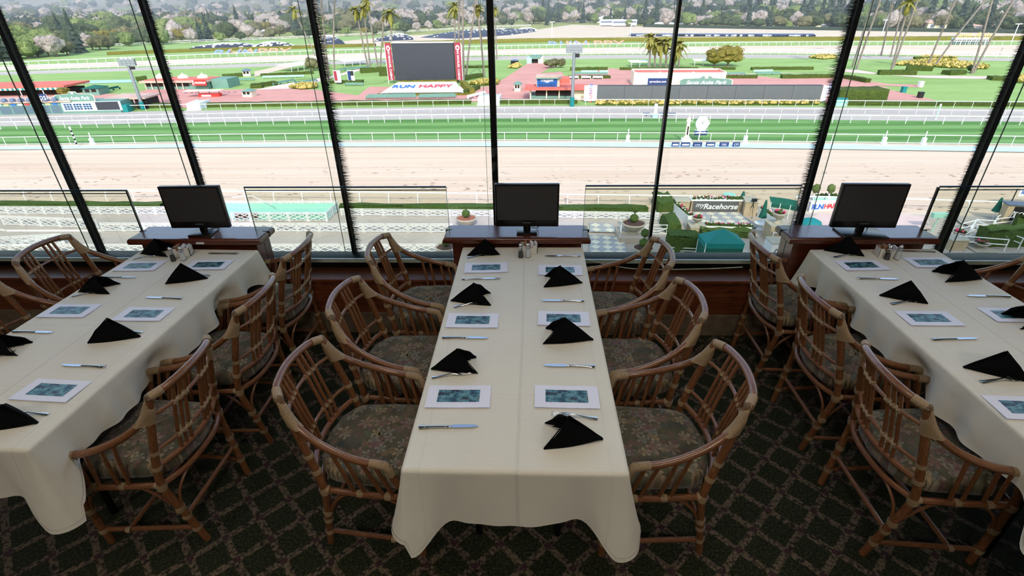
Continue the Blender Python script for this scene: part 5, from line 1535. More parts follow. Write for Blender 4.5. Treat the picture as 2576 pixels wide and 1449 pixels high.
MB().bar((.15, -.17, zc), (.42, -.17, zc+.5), .05, .02).build('hand', BLACKP, t); MB().bar((.15, -.17, zc), (.1, -.17, zc+.3), .06, .02).build('hand', BLACKP, t)
for k in range(12):
    a = k*PI/6; MB().bar((.15+.68*math.sin(a), -.16, zc+.68*math.cos(a)), (.15+.76*math.sin(a), -.16, zc+.76*math.cos(a)), .04, .02).build('hour_mark', BLACKP, t)
MB().box(1.07, 1.2, -.08, .08, zc-.1, zc+.1).build('crown', WHITE, t); MB().box(-.4, .7, -.1, .1, zc+r*.9, zc+r*1.08).build('lug', WHITE, t); MB().box(-.4, .7, -.1, .1, zc-r*1.1, zc-r*.9).build('lug', WHITE, t)
z0 = height(1757, 354, 340); z1 = height(1757, 354, 328)
MB().box(-.75, 1.05, -.06, .06, z0, z1).build('sign_board', NAVY, t); MB().box(-.78, 1.08, -.05, .07, z1, z1+.07).build('sign_frame', WHITE, t); text('lettering', 'LONGINES', .3, WHITE2, t, (.15, -.08, (z0+z1)/2), (PI/2, 0, 0), .005, bold=.008)
def worn_letters(t, x0, x1, z0, z1, y, mat, seed=1):
    """print too small to read in the photograph: a row of short strokes"""
    rnd = random.Random(seed); mb = MB(); x = x0; w = (x1-x0)/9
    while x < x1-w*.5:
        l = w*(.5+.5*rnd.random()); mb.box(x, min(x+l, x1), y-.006, y, z0, z1-(z1-z0)*.3*rnd.random()); x += l+w*.16
    mb.build('lettering', mat, t, 0)
for x0, x1, s_, lab in ((1689, 1708, '', 'first navy sponsor board by the rail left of the finish post'), (1712, 1735, '', 'navy sponsor board in front of the finish post'), (1742, 1765, 'xpressbet', 'navy sponsor board below the clock'), (1775, 1798, '', 'fourth navy sponsor board by the rail'), (1809, 1832, 'TOC', 'navy sponsor board reading TOC'), (1842, 1860, 'CTT', 'navy sponsor board reading CTT')):
    a, rz, L, h = fr(x0, 371, x1, 371, 358)
    t = thing('sponsor_board', lab, 'sign', a, rz, 'navy sponsor boards by the rail')
    MB().box(0, L, 0, .12, .05, h).build('board', NAVY, t)
    if s_: text('lettering', s_, h*.55 if len(s_) < 6 else h*.9/len(s_)*3.2, WHITE2, t, (L/2, -.02, h*.52), (PI/2, 0, 0), .005, sx=.85)
    else: worn_letters(t, L*.12, L*.88, h*.38, h*.72, -.02, WHITE2)
    MB().box(L*.3, L*.7, -.1, .3, 0, .05).build('foot', BLACKP, t)
for x0, x1, s_, lab in ((1617, 1634, '', 'small navy board on the far side of the turf'), (1656, 1699, 'xpressbet.', 'long navy board on the far side of the turf')):
    a, rz, L, h = fr(x0, 293, x1, 293, 284)
    t = thing('sponsor_board', lab, 'sign', a, rz); MB().box(0, L, 0, .1, .3, h).build('board', NAVY, t); MB().box(L*.45, L*.55, .02, .08, 0, .3).build('leg', BLACKP, t); (text('lettering', s_, .42, WHITE2, t, (L/4, -.02, h*.62), (PI/2, 0, 0), .005) if s_ else None); worn_letters(t, L*.55 if s_ else L*.15, L*.92, h*.45, h*.8, -.02, WHITE2)
t = thing('camera_tower', 'slim white camera tower beside the training track', 'tower', G(1647, 296)); h = height(1647, 296, 261)
MB().box(-.25, .25, -.2, .2, h*.1, h).build('column', WHITE, t); MB().box(-.45, .45, -.35, .35, 0, h*.3).build('base', AQUA, t)
def striped_pole(px, py, ytop, label, c1, c2):
    p = G(px, py); h = height(px, py, ytop); t = thing('striped_pole', label, 'pole', p); n = 9
    for k in range(n): MB().tube([(0, 0, h*k/n), (0, 0, h*(k+1)/n)], .11, 8).build('band', c1 if k % 2 else c2, t)
    MB().lathe([(.14, h), (.16, h+.1), (.02, h+.25)], 8).build('finial', c2, t)
striped_pole(195, 368, 322, 'black and white striped distance pole at the left', BLACKP, WHITE)
striped_pole(2353, 301, 265, 'green and white striped distance pole at the right', AQUA, WHITE)
striped_pole(2514, 140, 118, 'far black and white striped pole on the backstretch', BLACKP, WHITE)
for px, lab in ((234, 'white equipment post by the rail near the striped pole'), (1578, 'white rail gate post in the middle of the turf rail'), (2221, 'white box on the turf rail right of the clock'), (2320, 'second white box on the turf rail at the right'), (1873, 'short white post on the turf rail')):
    t = thing('rail_box', lab, 'post', G(px, L_rail1(px)+1), 0, 'white posts on the turf rail'); MB().box(-.2, .25, -.2, .2, 0, .95).build('box', WHITE, t); MB().box(-.3, .35, -.3, .3, 0, .2).build('foot', WHITE, t); MB().tube([(.05, 0, .9), (.05, 0, 1.8)], .07, 6).build('stub', WHITE, t)

# ------------------------------------------------------------------ infield structures
def lamp_tower(px, py, ytop, label, headw, rz=0.0):
    p = G(px, py); h = height(px, py, ytop); t = thing('light_tower', label, 'light tower', p, rz, 'stadium light towers')
    MB().tube([(0, 0, 0), (0, 0, h*.16)], .42, 12).build('teal_sleeve', TEAL, t)
    MB().tube([(0, 0, h*.1), (0, 0, h*.95)], [.34, .26], 12).build('mast', STEELG, t)
    w = headw
    MB().box(-w/2, w/2, -.3, .3, h*.87, h).build('lamp_rack', STEELG, t)
    for i in range(4):
        for j in range(3): MB().box(-w/2+w*(i+.08)/4, -w/2+w*(i+.92)/4, -.36, -.3, h*.87+h*.13*(j+.08)/3, h*.87+h*.13*(j+.92)/3).build('floodlight', ALU, t)
    for s in (-.8, 0, .8): MB().lathe([(.25, h), (.2, h+.3), (.02, h+.4)], 8, (s, 0, 0)).build('beacon', WHITE, t)
    MB().box(.2, 1.0, -.2, .2, h*.80, h*.86).build('speaker', BLACKP, t)
lamp_tower(361, 276, 148, 'tall light tower on the left of the infield', 3.0, 0.15)
lamp_tower(1439, 268, 112, 'tall light tower with a teal foot in front of the pavilion', 3.0)

def big_board():
    a, rz, L, h = fr(996, 211, 1146, 211, 108)
    t = thing('video_board', 'big dark video board flanked by maroon banners above a flower slope', 'video board', a, rz)
    zb = height(1070, 211, 202)
    MB().box(0, L, 0, 1.2, zb, h).build('cabinet', BLACKP, t); MB().box(.05, L-.05, -.06, 0, zb+.1, h-.1).build('screen', LED, t)
    MB().box(-.05, L+.05, -.2, 1.3, h, h+.2).build('top_cap', WHITE, t)
    for x in (1.0, L/2, L-1.0): MB().box(x-.3, x+.3, .3, .9, 0, zb).build('leg', STEELG, t)
    for s, x0 in ((-1, -1.75), (1, L+.25)):
        b = MB().box(x0, x0+1.5, .1, .2, zb*1.02, h*1.0).build('side_banner', MAROON, t)
        tx = text('lettering', 'SAN MANUEL CASINO', .74, WHITE2, t, (x0+.75, .08, zb+(h-zb)*.43), (PI/2, PI/2, 0), .005, bold=.01)
        tx.rotation_euler = Euler((PI/2, PI/2, 0)); tx.rotation_euler = (Matrix.Rotation(PI/2, 4, 'X') @ Matrix.Rotation(-PI/2, 4, 'Z')).to_euler()
        e = MB().lathe([(.5, 0), (.5, .04)], 14, sy=1.15).build('emblem', WHITE2, t); e.location = (x0+.75, .09, h-1.1); e.rotation_euler = (PI/2, 0, 0)
        e = MB().lathe([(.3, 0), (.3, .04)], 10).build('emblem_core', TRED, t); e.location = (x0+.75, .06, h-1.15); e.rotation_euler = (PI/2, 0, 0)
    MB().tube([(-1.9, .2, 0), (-1.9, .2, h)], .08, 6).build('banner_pole', WHITE, t); MB().tube([(L+1.9, .2, 0), (L+1.9, .2, h)], .08, 6).build('banner_pole', WHITE, t)
big_board()
hedge((1000, 217), (1150, 215), 203, 1.5, 'golden hedge at the foot of the big video board', HEDGEY)
hedge((952, 242), (1000, 219), 229, 1.2, 'golden border hedge on the left of the lettered slope', HEDGEY)
hedge((1158, 217), (1182, 240), 213, 1.2, 'golden border hedge on the right of the lettered slope', HEDGEY)
hedge((948, 243), (1185, 240), 236, 0.8, 'golden border hedge along the front of the lettered slope', HEDGEY)
hedge((1178, 239), (1208, 224), 220, 1.2, 'green triangle hedge right of the lettered slope', HEDGE)
t = thing('slope_lettering', 'white slope lettered in blue and red below the big video board', 'sign', G(1065, 231)); 
P = [G(958, 238), G(1165, 236), G(1148, 221), G(1003, 222)]; o = t.location
MB().add([P[0]-o+Vector((0, 0, .35)), P[1]-o+Vector((0, 0, .35)), P[2]-o+Vector((0, 0, 1.4)), P[3]-o+Vector((0, 0, 1.4))], [(0, 1, 2, 3)]).build('slope', WHITE2, t, 0)
tilt = math.atan2(1.05, (P[2]-P[1]).y)
def slope_text(s_, x, y, mat): 
    q = G(x, y)-o; fz = (238-y)/16
    return text('lettering', s_, 3.3, mat, t, q+Vector((0, 0, .5+1.05*fz)), (tilt, 0, 0), .03, bold=.05, sx=.78)
slope_text('RUN', 1017, 229.5, TBLUE); slope_text('HAPPY', 1096, 228.8, TRED)
def bench(px0, px1, label, mat, h=.8):
    a, rz, L, _ = fr(*px0, *px1); t = thing('bench_row', label, 'bench', a, rz, 'rows of benches')
    MB().box(0, L, 0, .5, .38, .45).build('seat', mat, t); MB().box(0, L, .45, .52, .45, h).build('backrest', mat, t)
    for k in range(max(2, int(L/2)+1)): MB().box(L*k/max(1, int(L/2))*.98, L*k/max(1, int(L/2))*.98+.1, .05, .45, 0, .4).build('leg', mat, t)
for a, b, lab, mt in [
    ((925, 248), (1045, 245), 'teal bench row before the lettered slope, left half', SAGE), ((1055, 247), (1145, 245), 'teal bench row before the lettered slope, right half', SAGE),
    ((920, 251), (1047, 249), 'front teal bench row on the left before the slope', SAGE), ((1052, 250), (1148, 248), 'front teal bench row on the right before the slope', SAGE),
    ((868, 217), (913, 217), 'green bench below the two standing banners', SAGE), ((1432, 200), (1455, 200), 'first white bench in front of the hedge', WHITE), ((1462, 200), (1486, 200), 'second white bench in front of the hedge', WHITE), ((1491, 200), (1516, 200), 'third white bench in front of the hedge', WHITE),
    ((1462, 185), (1503, 185), 'pale bench row behind the white benches', AQUA), ((1508, 185), (1530, 185), 'short pale bench at the end of the row', AQUA), ((1445, 190), (1528, 190), 'thin dark bench row left of the pavilion', SAGE),
    ((1815, 191), (1875, 190), 'bench row right of the pavilion sign', SAGE), ((1897, 184), (1945, 183), 'white bench row on the right lawn edge', AQUA), ((1905, 190), (1964, 189), 'dark bench row on the right lawn edge', SAGE),
    ((560, 206), (640, 204), 'green bench row behind the pink plaza at the left', SAGE), ((660, 199), (765, 196), 'pale bench row before the playground hedge', AQUA), ((690, 216), (745, 206), 'slanting green bench row on the left plaza', SAGE), ((745, 214), (800, 206), 'dark bench row near the yellow bed', SAGE),
    ((255, 234), (305, 224), 'slanting dark bench row right of the green gazebo', DTEAL), ((855, 180), (935, 172), 'bench row behind the standing banners', SAGE),
    ((1180, 250), (1225, 238), 'row of small pink tables by the ramp', WHITE)]: bench(a, b, lab, mt)
def flowerbed(px, label, h=.5, mats=None):
    pts = [G(x, y) for x, y in px]; o = sum(pts, Vector())/len(pts); t = thing('flower_bed', label, 'flower bed', o, 0, 'flower beds on the lawns')
    poly = [(p.x-o.x, p.y-o.y) for p in pts]
    MB().prism(poly, 0, .35).build('low_border', HEDGE, t, 0)
    rnd = random.Random(len(label)); mb = MB(); x0, x1 = min(p[0] for p in poly), max(p[0] for p in poly); y0, y1 = min(p[1] for p in poly), max(p[1] for p in poly)
    def inside(x, y):
        c = False; j = len(poly)-1
        for i in range(len(poly)):
            if (poly[i][1] > y) != (poly[j][1] > y) and x < (poly[j][0]-poly[i][0])*(y-poly[i][1])/(poly[j][1]-poly[i][1])+poly[i][0]: c = not c
            j = i
        return c
    for k in range(900):
        x, y = rnd.uniform(x0, x1), rnd.uniform(y0, y1)
        if inside(x, y):
            r = .25+.25*rnd.random(); mb.lathe([(r, .3), (r*1.1, .3+h*.6), (.02, .3+h*(.9+.4*rnd.random()))], 5, (x, y, 0), mi=0 if rnd.random() < .6 else 1, cap=False)
    mb.build('blossoms', mats or [FLOWY, HEDGEY], t, 0)['kind'] = 'stuff'
flowerbed([(2242, 164), (2300, 155), (2400, 157), (2489, 168), (2480, 175), (2400, 173), (2330, 169)], 'large yellow flower bed on the right lawn')
flowerbed([(2300, 149), (2330, 144), (2400, 147), (2406, 154), (2340, 155)], 'yellow flower bed at the back of the right lawn')
flowerbed([(2037, 147), (2060, 141), (2098, 142), (2105, 148), (2070, 150)], 'small yellow flower bed left of the right window post')
flowerbed([(2525, 205), (2580, 190), (2640, 196), (2640, 212), (2560, 210)], 'yellow flower bed cut by the right picture edge')
flowerbed([(730, 223), (760, 214), (797, 215), (795, 223), (760, 226)], 'round yellow flower bed on the left plaza')
flowerbed([(1180, 214), (1215, 204), (1255, 207), (1250, 214), (1210, 216)], 'yellow flower bed right of the video board')
flowerbed([(1280, 172), (1300, 163), (1310, 166), (1300, 173)], 'small yellow bed behind the cream kiosk')
flowerbed([(1500, 266), (2058, 265), (2058, 258), (1500, 257)], 'long strip of yellow flowers under the ribbon board', .35)
def ribbon_board():
    a, rz, L, h = fr(1501, 258, 2060, 259, 215); zb = height(1780, 258, 252)
    t = thing('ribbon_board', 'very long low grey video board with white end banners', 'video board', a, rz)
    n = 8
    MB().box(0, L, .05, 1.0, zb*.2, h).build('cabinet', BLACKP, t)
    for k in range(n): MB().box(L*k/n+.02, L*(k+1)/n-.02, -.04, .05, zb, h-.05).build('screen_panel', LED2, t)
    for x0, x1 in ((-2.6, -.05), (L+.05, L+2.6)):
        MB().box(x0, x1, -.1, 0, .3, h+.05).build('end_banner', WHITE2, t)
        for k, (s_, mt) in enumerate((('RUN', TBLUE), ('HAPPY', TRED))):
            q = text('lettering', s_, .95, mt, t, ((x0+x1)/2, -.12, h*(.8 if k == 0 else .42)), (0, 0, 0), .005)
            q.rotation_euler = (Matrix.Rotation(PI/2, 4, 'X') @ Matrix.Rotation(-PI/2, 4, 'Z')).to_euler()
    for k in range(5): MB().box(L*k/4-.15+(.2 if k == 0 else -.2 if k == 4 else 0), L*k/4+.15+(.2 if k == 0 else -.2 if k == 4 else 0), .3, .7, 0, zb).build('leg', STEELG, t)
ribbon_board()
def script_sign(t, L, x0, x1, z0, z1, y, s_):
    w = x1-x0; h = z1-z0; pr = [(0, 0), (w, 0), (w, h*.55), (w*.93, h*.72), (w*.8, h*.74), (w*.62, h*.8), (w*.58, h), (w*.42, h), (w*.38, h*.8), (w*.2, h*.74), (w*.07, h*.72), (0, h*.55)]
    T = Matrix(((1, 0, 0, x0), (0, 0, 1, y), (0, 1, 0, z0), (0, 0, 0, 1)))
    MB().prism(pr, 0, .12, T=T).build('sign_border', CREAM, t)
    T2 = Matrix(((.96, 0, 0, x0+.02*w), (0, 0, 1, y-.05), (0, .92, 0, z0+.04*h), (0, 0, 0, 1)))
    MB().prism(pr, 0, .06, T=T2).build('sign_board', SAGE, t)
    text('lettering', s_, h*.5, WHITE2, t, (x0+w/2, y-.08, z0+h*.34), (PI/2, 0, 0), .01, shear=.35, bold=.012, sx=w/(h*.5*len(s_)*.56))
    MB().box(x0+w*.47, x0+w*.53, y-.09, y-.05, z0+h*.74, z0+h*.94).build('crest', CREAM, t)
def pavilion():
    a, rz, L, h = fr(1592, 216, 1822, 216, 181)
    t = thing('pavilion', 'cream pavilion with red flat roof and signs behind the ribbon board', 'building', a, rz)
    D = 7.0; MB().box(0, L, 0, D, 0, h*.86).build('wall', CREAM, t)
    MB().box(.3, L-.3, .3, D-.3, h*.86, h*.9).build('roof', REDROOF, t)
    for x in (0, L*.27, L*.63, L-.5):
        MB().box(x, x+.5, -.12, .3, 0, h).build('parapet_pier', CREAM, t)
    MB().box(0, L, 0, .25, h*.86, h*.96).build('parapet', CREAM, t); MB().box(0, L, D-.25, D, h*.86, h*1.0).build('parapet', CREAM, t); MB().box(0, .25, 0, D, h*.86, h).build('parapet', CREAM, t); MB().box(L-.25, L, 0, D, h*.86, h).build('parapet', CREAM, t)
    MB().box(L*.1, L*.42, -.1, -.02, h*.1, h*.62).build('pale_panel', ICE, t)
    MB().box(L*.16, L*.38, -.2, -.1, h*.02, h*.56).build('web_sign', NAVY, t); text('lettering', 'xpressbet.com', h*.24, WHITE2, t, (L*.27, -.22, h*.32), (PI/2, 0, 0), .01, sx=.9)
    script_sign(t, L, L*.5, L*1.08, -.0, h*.74, -.35, 'Santa Anita Park')
pavilion()
def clock_pavilion():
    a, rz, L, h = fr(1333, 252, 1477, 252, 222)
    t = thing('refreshment_pavilion', 'low red roofed pavilion carrying a large blue clock box', 'building', a, rz); D = 6.0
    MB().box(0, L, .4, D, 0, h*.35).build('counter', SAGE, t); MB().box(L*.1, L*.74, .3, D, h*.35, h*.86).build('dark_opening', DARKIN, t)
    for x in (0, L*.28, L*.5, L*.72, L*.95): MB().box(x, x+.25, 0, .3, 0, h*.88).build('column', CREAM, t)
    MB().box(L*.76, L, .2, D, 0, h*.88).build('end_wall', CREAM, t)
    MB().box(-1.2, L+.3, -.9, D, h*.88, h).build('roof', REDROOF, t)
    z1 = height(1370, 248, 190); x0, x1 = L*.12, L*.47
    MB().box(x0, x1, 1.0, 3.2, h, h+.1).build('box_base', REDROOF, t); MB().box(x0, x1, 1.1, 1.4, h+.1, z1-.5).build('blue_face', BLUEP, t); MB().box(x0-.1, x1+.5, 1.3, 4.2, h+.1, z1-.5).build('box_wall', CREAM, t)
    MB().box(x0-.3, x1+.9, .7, 4.4, z1-.5, z1-.25).build('box_eave', SAGE, t); MB().box(x0-.3, x1+.9, .7, 4.4, z1-.25, z1).build('box_roof', TERRA, t)
    zc = h+.1; hh = z1-.5-zc
    text('lettering', 'LONGINES', hh*.33, WHITE2, t, ((x0+x1)/2, 1.08, zc+hh*.78), (PI/2, 0, 0), .01, bold=.01)
    MB().add([(0, 0, 0), (-.9, 0, .35), (-.3, 0, .22), (0, 0, .3), (.3, 0, .22), (.9, 0, .35)], [(0, 1, 2, 3), (0, 3, 4, 5)]).build('winged_emblem', WHITE2, t, 0).location = ((x0+x1)/2, 1.07, zc+hh*.5)
    for k in range(6): MB().box(x0+(x1-x0)*(.09+.14*k), x0+(x1-x0)*(.09+.14*k)+.35, 1.06, 1.1, zc+hh*.08, zc+hh*.38).build('digit_cell', NAVY, t)
    MB().box(x1-.3, x1+2.6, 6.0, 10, h+.1, h+1.1).build('rear_roof', REDROOF, t)
clock_pavilion()
def kiosk(px0, px1, ytop, label, wall, roof, D=2.2, sign=None):
    a, rz, L, h = fr(*px0, *px1, ytop); t = thing('kiosk', label, 'kiosk', a, rz, 'small infield kiosks')
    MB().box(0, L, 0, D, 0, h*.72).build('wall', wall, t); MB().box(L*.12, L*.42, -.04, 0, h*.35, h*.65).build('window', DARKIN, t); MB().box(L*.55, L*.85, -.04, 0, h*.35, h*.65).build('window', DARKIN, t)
    c = Vector((L/2, D/2, h)); e = [Vector((-.3, -.3, h*.72)), Vector((L+.3, -.3, h*.72)), Vector((L+.3, D+.3, h*.72)), Vector((-.3, D+.3, h*.72))]
    MB().add(e+[c], [(0, 1, 4), (1, 2, 4), (2, 3, 4), (3, 0, 4)]).build('roof', roof, t, 0)
    return t
kiosk((1294, 231), (1309, 231), 205, 'cream ticket kiosk left of the blue clock box', CREAM, SAGE); kiosk((611, 245), (634, 245), 224, 'cream ticket kiosk on the left plaza', CREAM, SAGE)
kiosk((612, 193), (631, 192), 173, 'small kiosk with a blue umbrella roof on the left lawn', CREAM, SLATE); kiosk((1285, 163), (1302, 163), 149, 'small kiosk with a slate roof behind the left end of the plaza', DARKIN, SLATE)
kiosk((213, 241), (252, 240), 216, 'green gazebo booth above the left tote board', SAGE, DTEAL, 4)
def red_kiosk():
    a, rz, L, h = fr(368, 226, 524, 225, 203); t = thing('betting_kiosk', 'long sage kiosk with a red roof and red sign on the left', 'building', a, rz); D = 7
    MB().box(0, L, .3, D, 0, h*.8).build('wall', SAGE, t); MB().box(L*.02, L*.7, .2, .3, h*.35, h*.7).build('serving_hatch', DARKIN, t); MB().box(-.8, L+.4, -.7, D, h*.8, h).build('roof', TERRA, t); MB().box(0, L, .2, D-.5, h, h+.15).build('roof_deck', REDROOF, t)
    for k in range(7): MB().box(L*.1*k, L*.1*k+.2, 0, .2, 0, h*.8).build('column', CREAM, t)
    for x in (L*.1, L*.48, L*.8): MB().lathe([(1.3, h+.15), (1.2, h+.6), (.2, h+1.1), (.02, h+1.4)], 8, (x, D*.6, 0)).build('cupola', CREAM, t)
    MB().box(L*.8, L*1.03, -.9, -.75, h*.5, h*1.15).build('red_sign', REDSIGN, t); worn_letters(t, L*.85, L*1.02, h*.72, h*.92, -.92, WHITE2); MB().tube(spline([(L*.815, -.92, h*.6), (L*.835, -.92, h*1.0), (L*.82, -.92, h*1.08), (L*.812, -.92, h*1.0), (L*.838, -.92, h*.58)], 4), .08, 5).build('ribbon_emblem', WHITE2, t)
    MB().box(L+.3, L+4.5, 1.5, D, 0, h*1.05).build('annex', SAGE, t)
red_kiosk()
a, rz, L, h = fr(500, 245, 552, 244, 228); t = thing('bar_stand', 'red bar counter under a flat canopy on the left plaza', 'bar', a, rz)
MB().box(0, L, 0, 1.5, 0, h*.5).build('counter', REDSIGN, t); MB().box(-3, L+.5, -.5, 2, h*.95, h).build('canopy', CREAM, t)
for x in (0, L*.5, L-.1): MB().box(x, x+.1, .5, .6, h*.5, h*.95).build('post', BLACKP, t)
worn_letters(t, L*.15, L*.62, h*.1, h*.4, -.02, WHITE2, 3)
for i in range(6): MB().lathe([(.3, .95), (.3, 1.0)], 8, (-2.6+i*.1+(L+3.5)*(i > 2)*1.0+(i % 3)*1.1, .3*(i % 2), 0)).build('bar_table', NAVY, t)
def tote():
    a, rz, L, h = fr(-90, 292, 312, 283, 258); t = thing('tote_board', 'long sage tote board with number grid and script sign at the left', 'scoreboard', a, rz); D = 4
    MB().box(0, L, 0, D, 0, h).build('wall', SAGE, t); MB().box(-1, L*.7, -.3, D+2, h, h+.25).build('roof', TERRA, t)
    MB().box(L*.845, L*.985, -.15, -.02, h*.28, h*.95).build('dark_screen', LED, t); MB().box(L*.63, L*1.0, -.06, 0, h*.2, h*1.0).build('pale_panel', ICE, t)
    rnd = random.Random(2); cols = (GOLD, TBLUE, WHITE2, TRED, BLACKP, AQUA)
    mb = MB()
    for r in range(5):
        for k in range(70):
            if k % 9 != 8: mb.box(L*.0+L*.62*k/70, L*.62*(k+.7)/70, -.06, -.01, h*(.1+.13*r), h*(.1+.13*r+.09))
    mb.build('number_cells', SLATE, t, 0)['kind'] = 'stuff'
    for k in range(14): MB().box(L*.02+L*.6*k/14, L*.02+L*.6*k/14+.9, -.08, -.01, h*.78, h*.94).build('colour_square', cols[k % 6], t)
    for g_ in range(3):
        for r in range(3):
            for k in range(3): MB().box(L*(.645+.06*g_)+k*.55, L*(.645+.06*g_)+k*.55+.4, -.12, -.05, h*(.35+.18*r), h*(.35+.18*r+.12)).build('dark_cell', NAVY, t)
    for k in range(12): MB().lathe([(.5, h+.25), (.5, h+.6), (.35, h+.85), (.02, h+.9)], 8, (L*.03+k*L*.052, 0, 0)).build('arched_lamp', SLATE, t)
    z0 = height(120, 288, 251)
    MB().box(L*.46, L*.565, -.4, -.2, z0, height(118, 288, 237)).build('soda_sign', NAVY, t); text('lettering', 'pepsi', 1.5, WHITE2, t, (L*.527, -.44, (z0+height(118, 288, 237))/2), (PI/2, 0, 0), .01)
    e = MB().lathe([(.75, 0), (.75, .05)], 16).build('round_emblem', TRED, t); e.location = (L*.487, -.41, (z0+height(118, 288, 237))/2); e.rotation_euler = (PI/2, 0, 0)
    e = MB().lathe([(.4, 0), (.4, .06)], 16, sx=1.7).build('emblem_wave', WHITE2, t); e.location = (L*.487, -.43, (z0+height(118, 288, 237))/2); e.rotation_euler = (PI/2, .3, 0)
    script_sign(t, L, L*.595, L*.845, h*1.0, height(200, 286, 231), .2, 'Santa Anita Park')
    MB().box(L*.985, L*1.03, .0, 1.5, 0, h*.65).build('teal_end', TEAL, t)
    MB().box(L*.84, L*1.1, 3, 9, h*.9, h*1.05).build('side_roof', TERRA, t); MB().box(L*1.02, L*1.09, 3.5, 8, 0, h*.9).build('side_wall', DARKIN, t)
tote()
a, rz, L, h = fr(-120, 247, 170, 241, 218); t = thing('open_stand', 'long red roofed open stand with a striped fringe at the far left', 'building', a, rz)
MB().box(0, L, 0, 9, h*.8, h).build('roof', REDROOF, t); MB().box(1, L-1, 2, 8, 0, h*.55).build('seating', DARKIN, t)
for k in range(46): MB().box(L*k/46, L*(k+1)/46, -.1, 0, h*.62, h*.82).build('fringe', (CREAM, TEAL)[k % 2], t)
for k in range(6): MB().tube([(L*k/5*.98+.3, .3, 0), (L*k/5*.98+.3, .3, h*.8)], .1, 6).build('post', WHITE, t)
def ramp(px, label):
    a, rz, L, h = fr(*px); t = thing('tunnel_ramp', label, 'ramp', a, rz, 'white tunnel ramps'); 
    mb = MB(); mb.grid([[(0, 0, 0), (L, 0, 0)], [(L*.1, .6, h*.8), (L*.9, .6, h*.8)], [(L*.12, 3, h), (L*.88, 3, h)]]); mb.build('white_face', WHITE, t, 0); MB().box(L*.12, L*.88, 2.9, 5, 0, h).build('mouth', ICE, t)
    for s in (0.05, .92): MB().box(L*s, L*s+.25, .3, 5, 0, h*1.08).build('side_wall', WHITE, t)
ramp((1199, 266, 1257, 266, 247), 'white tunnel ramp in front of the hedge beside the middle post'); ramp((469, 279, 504, 278, 262), 'white tunnel ramp in the hedge at the left')
a, rz, L, h = fr(2102, 268, 2128, 268, 248); t = thing('track_box', 'teal equipment box by the training track at the right', 'box', a, rz); MB().box(0, L, 0, 1.2, 0, h*.85).build('body', AQUA, t); MB().box(-.05, L+.05, -.05, 1.25, h*.85, h).build('lid', TEAL, t)
for px0, px1, yt, lab, mats in (((843, 212), (860, 212), 177, 'first standing banner with maroon print', (MAROON, WHITE2)), ((877, 210), (894, 210), 177, 'second standing banner with blue print', (NAVY, BLACKP))):
    a, rz, L, h = fr(*px0, *px1, yt); t = thing('standing_banner', lab, 'banner', a, rz); MB().box(0, L, 0, .15, h*.12, h).build('cloth', WHITE2, t); MB().box(.1, L*.5, -.03, 0, h*.25, h*.95).build('print', mats[0], t); MB().box(L*.5, L-.1, -.03, 0, h*.6, h*.95).build('print', mats[1], t); MB().box(L*.3, L, -.1, .5, 0, h*.12).build('foot', BLACKP, t)
# shelters, playground, tunnel mouth
def shelter(px0, px1, ytop, label, D=4):
    a, rz, L, h = fr(*px0, *px1, ytop); t = thing('shade_shelter', label, 'shelter', a, rz, 'white shade shelters')
    MB().add([(-.3, -.3, h*.85), (L+.3, -.3, h*.85), (L+.3, D, h), (-.3, D, h), (-.3, -.3, h*.8), (L+.3, -.3, h*.8)], [(0, 1, 2, 3), (4, 5, 1, 0)]).build('roof', WHITE2, t, 0)
    n = max(2, int(L/2.2))
    for k in range(n+1): MB().tube([(L*k/n, 0, 0), (L*k/n, 0, h*.82)], .07, 6).build('post', WHITE, t)
shelter((1588, 170), (1630, 169), 154, 'white shade shelter left of the palm group'); shelter((1747, 165), (1790, 165), 151, 'white shade shelter behind the golden tree'); shelter((868, 168), (925, 163), 150, 'white playground shelter left of the video board', 6); shelter((735, 182), (795, 172), 160, 'white slide frame of the playground', 6)
a, rz, L, h = fr(1325, 160, 1366, 160, 141); t = thing('tunnel_mouth', 'small aqua tunnel mouth with dark door at the head of the plaza', 'tunnel', a, rz)
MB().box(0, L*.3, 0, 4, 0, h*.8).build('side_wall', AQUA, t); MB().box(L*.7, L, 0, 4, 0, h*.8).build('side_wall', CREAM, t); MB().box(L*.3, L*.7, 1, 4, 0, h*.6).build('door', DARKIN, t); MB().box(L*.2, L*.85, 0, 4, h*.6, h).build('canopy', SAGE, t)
for px, lab, mt in ((2314, 'small white box at the end of the pink path', WHITE), (2271, 'small teal bin on the right lawn edge', TEAL), (2313, 'small dark bin on the right lawn edge', BLACKP)):
    py = {'W': 219}.get('', 219) if mt is WHITE else 233 if mt is TEAL else 247
    t = thing('litter_bin', lab, 'bin', G(px, py)); MB().box(-.4, .4, -.4, .4, 0, 1.1).build('body', mt, t); MB().box(-.45, .45, -.45, .45, 1.1, 1.2).build('lid', mt, t)
def gate():
    a, rz, L, h = fr(2398, 113, 2482, 113, 95); t = thing('starting_gate', 'white starting gate standing across the far track at the right', 'starting gate', a, rz)
    MB().box(0, L, 0, 3, h*.72, h).build('overhead_truss', WHITE, t); n = 14
    for k in range(n+1): MB().box(L*k/n-.1, L*k/n+.1, 0, 3, 0, h*.72).build('stall_divider', WHITE if k % 2 else STEELG, t)
    for k in range(n): MB().box(L*(k+.35)/n, L*(k+.65)/n, -.1, 0, h*.1, h*.55).build('stall_pad', SAGE, t)
    text('lettering', 'Santa Anita', 3.0, FLOWY, t, (L*.5, 0, h+.9), (PI/2, 0, 0), .05, shear=.3)
gate()
LBLUE = plain('faded_blue_lawn_paint', (128, 150, 190), .9); LRED = plain('faded_red_lawn_paint', (206, 150, 120), .9)
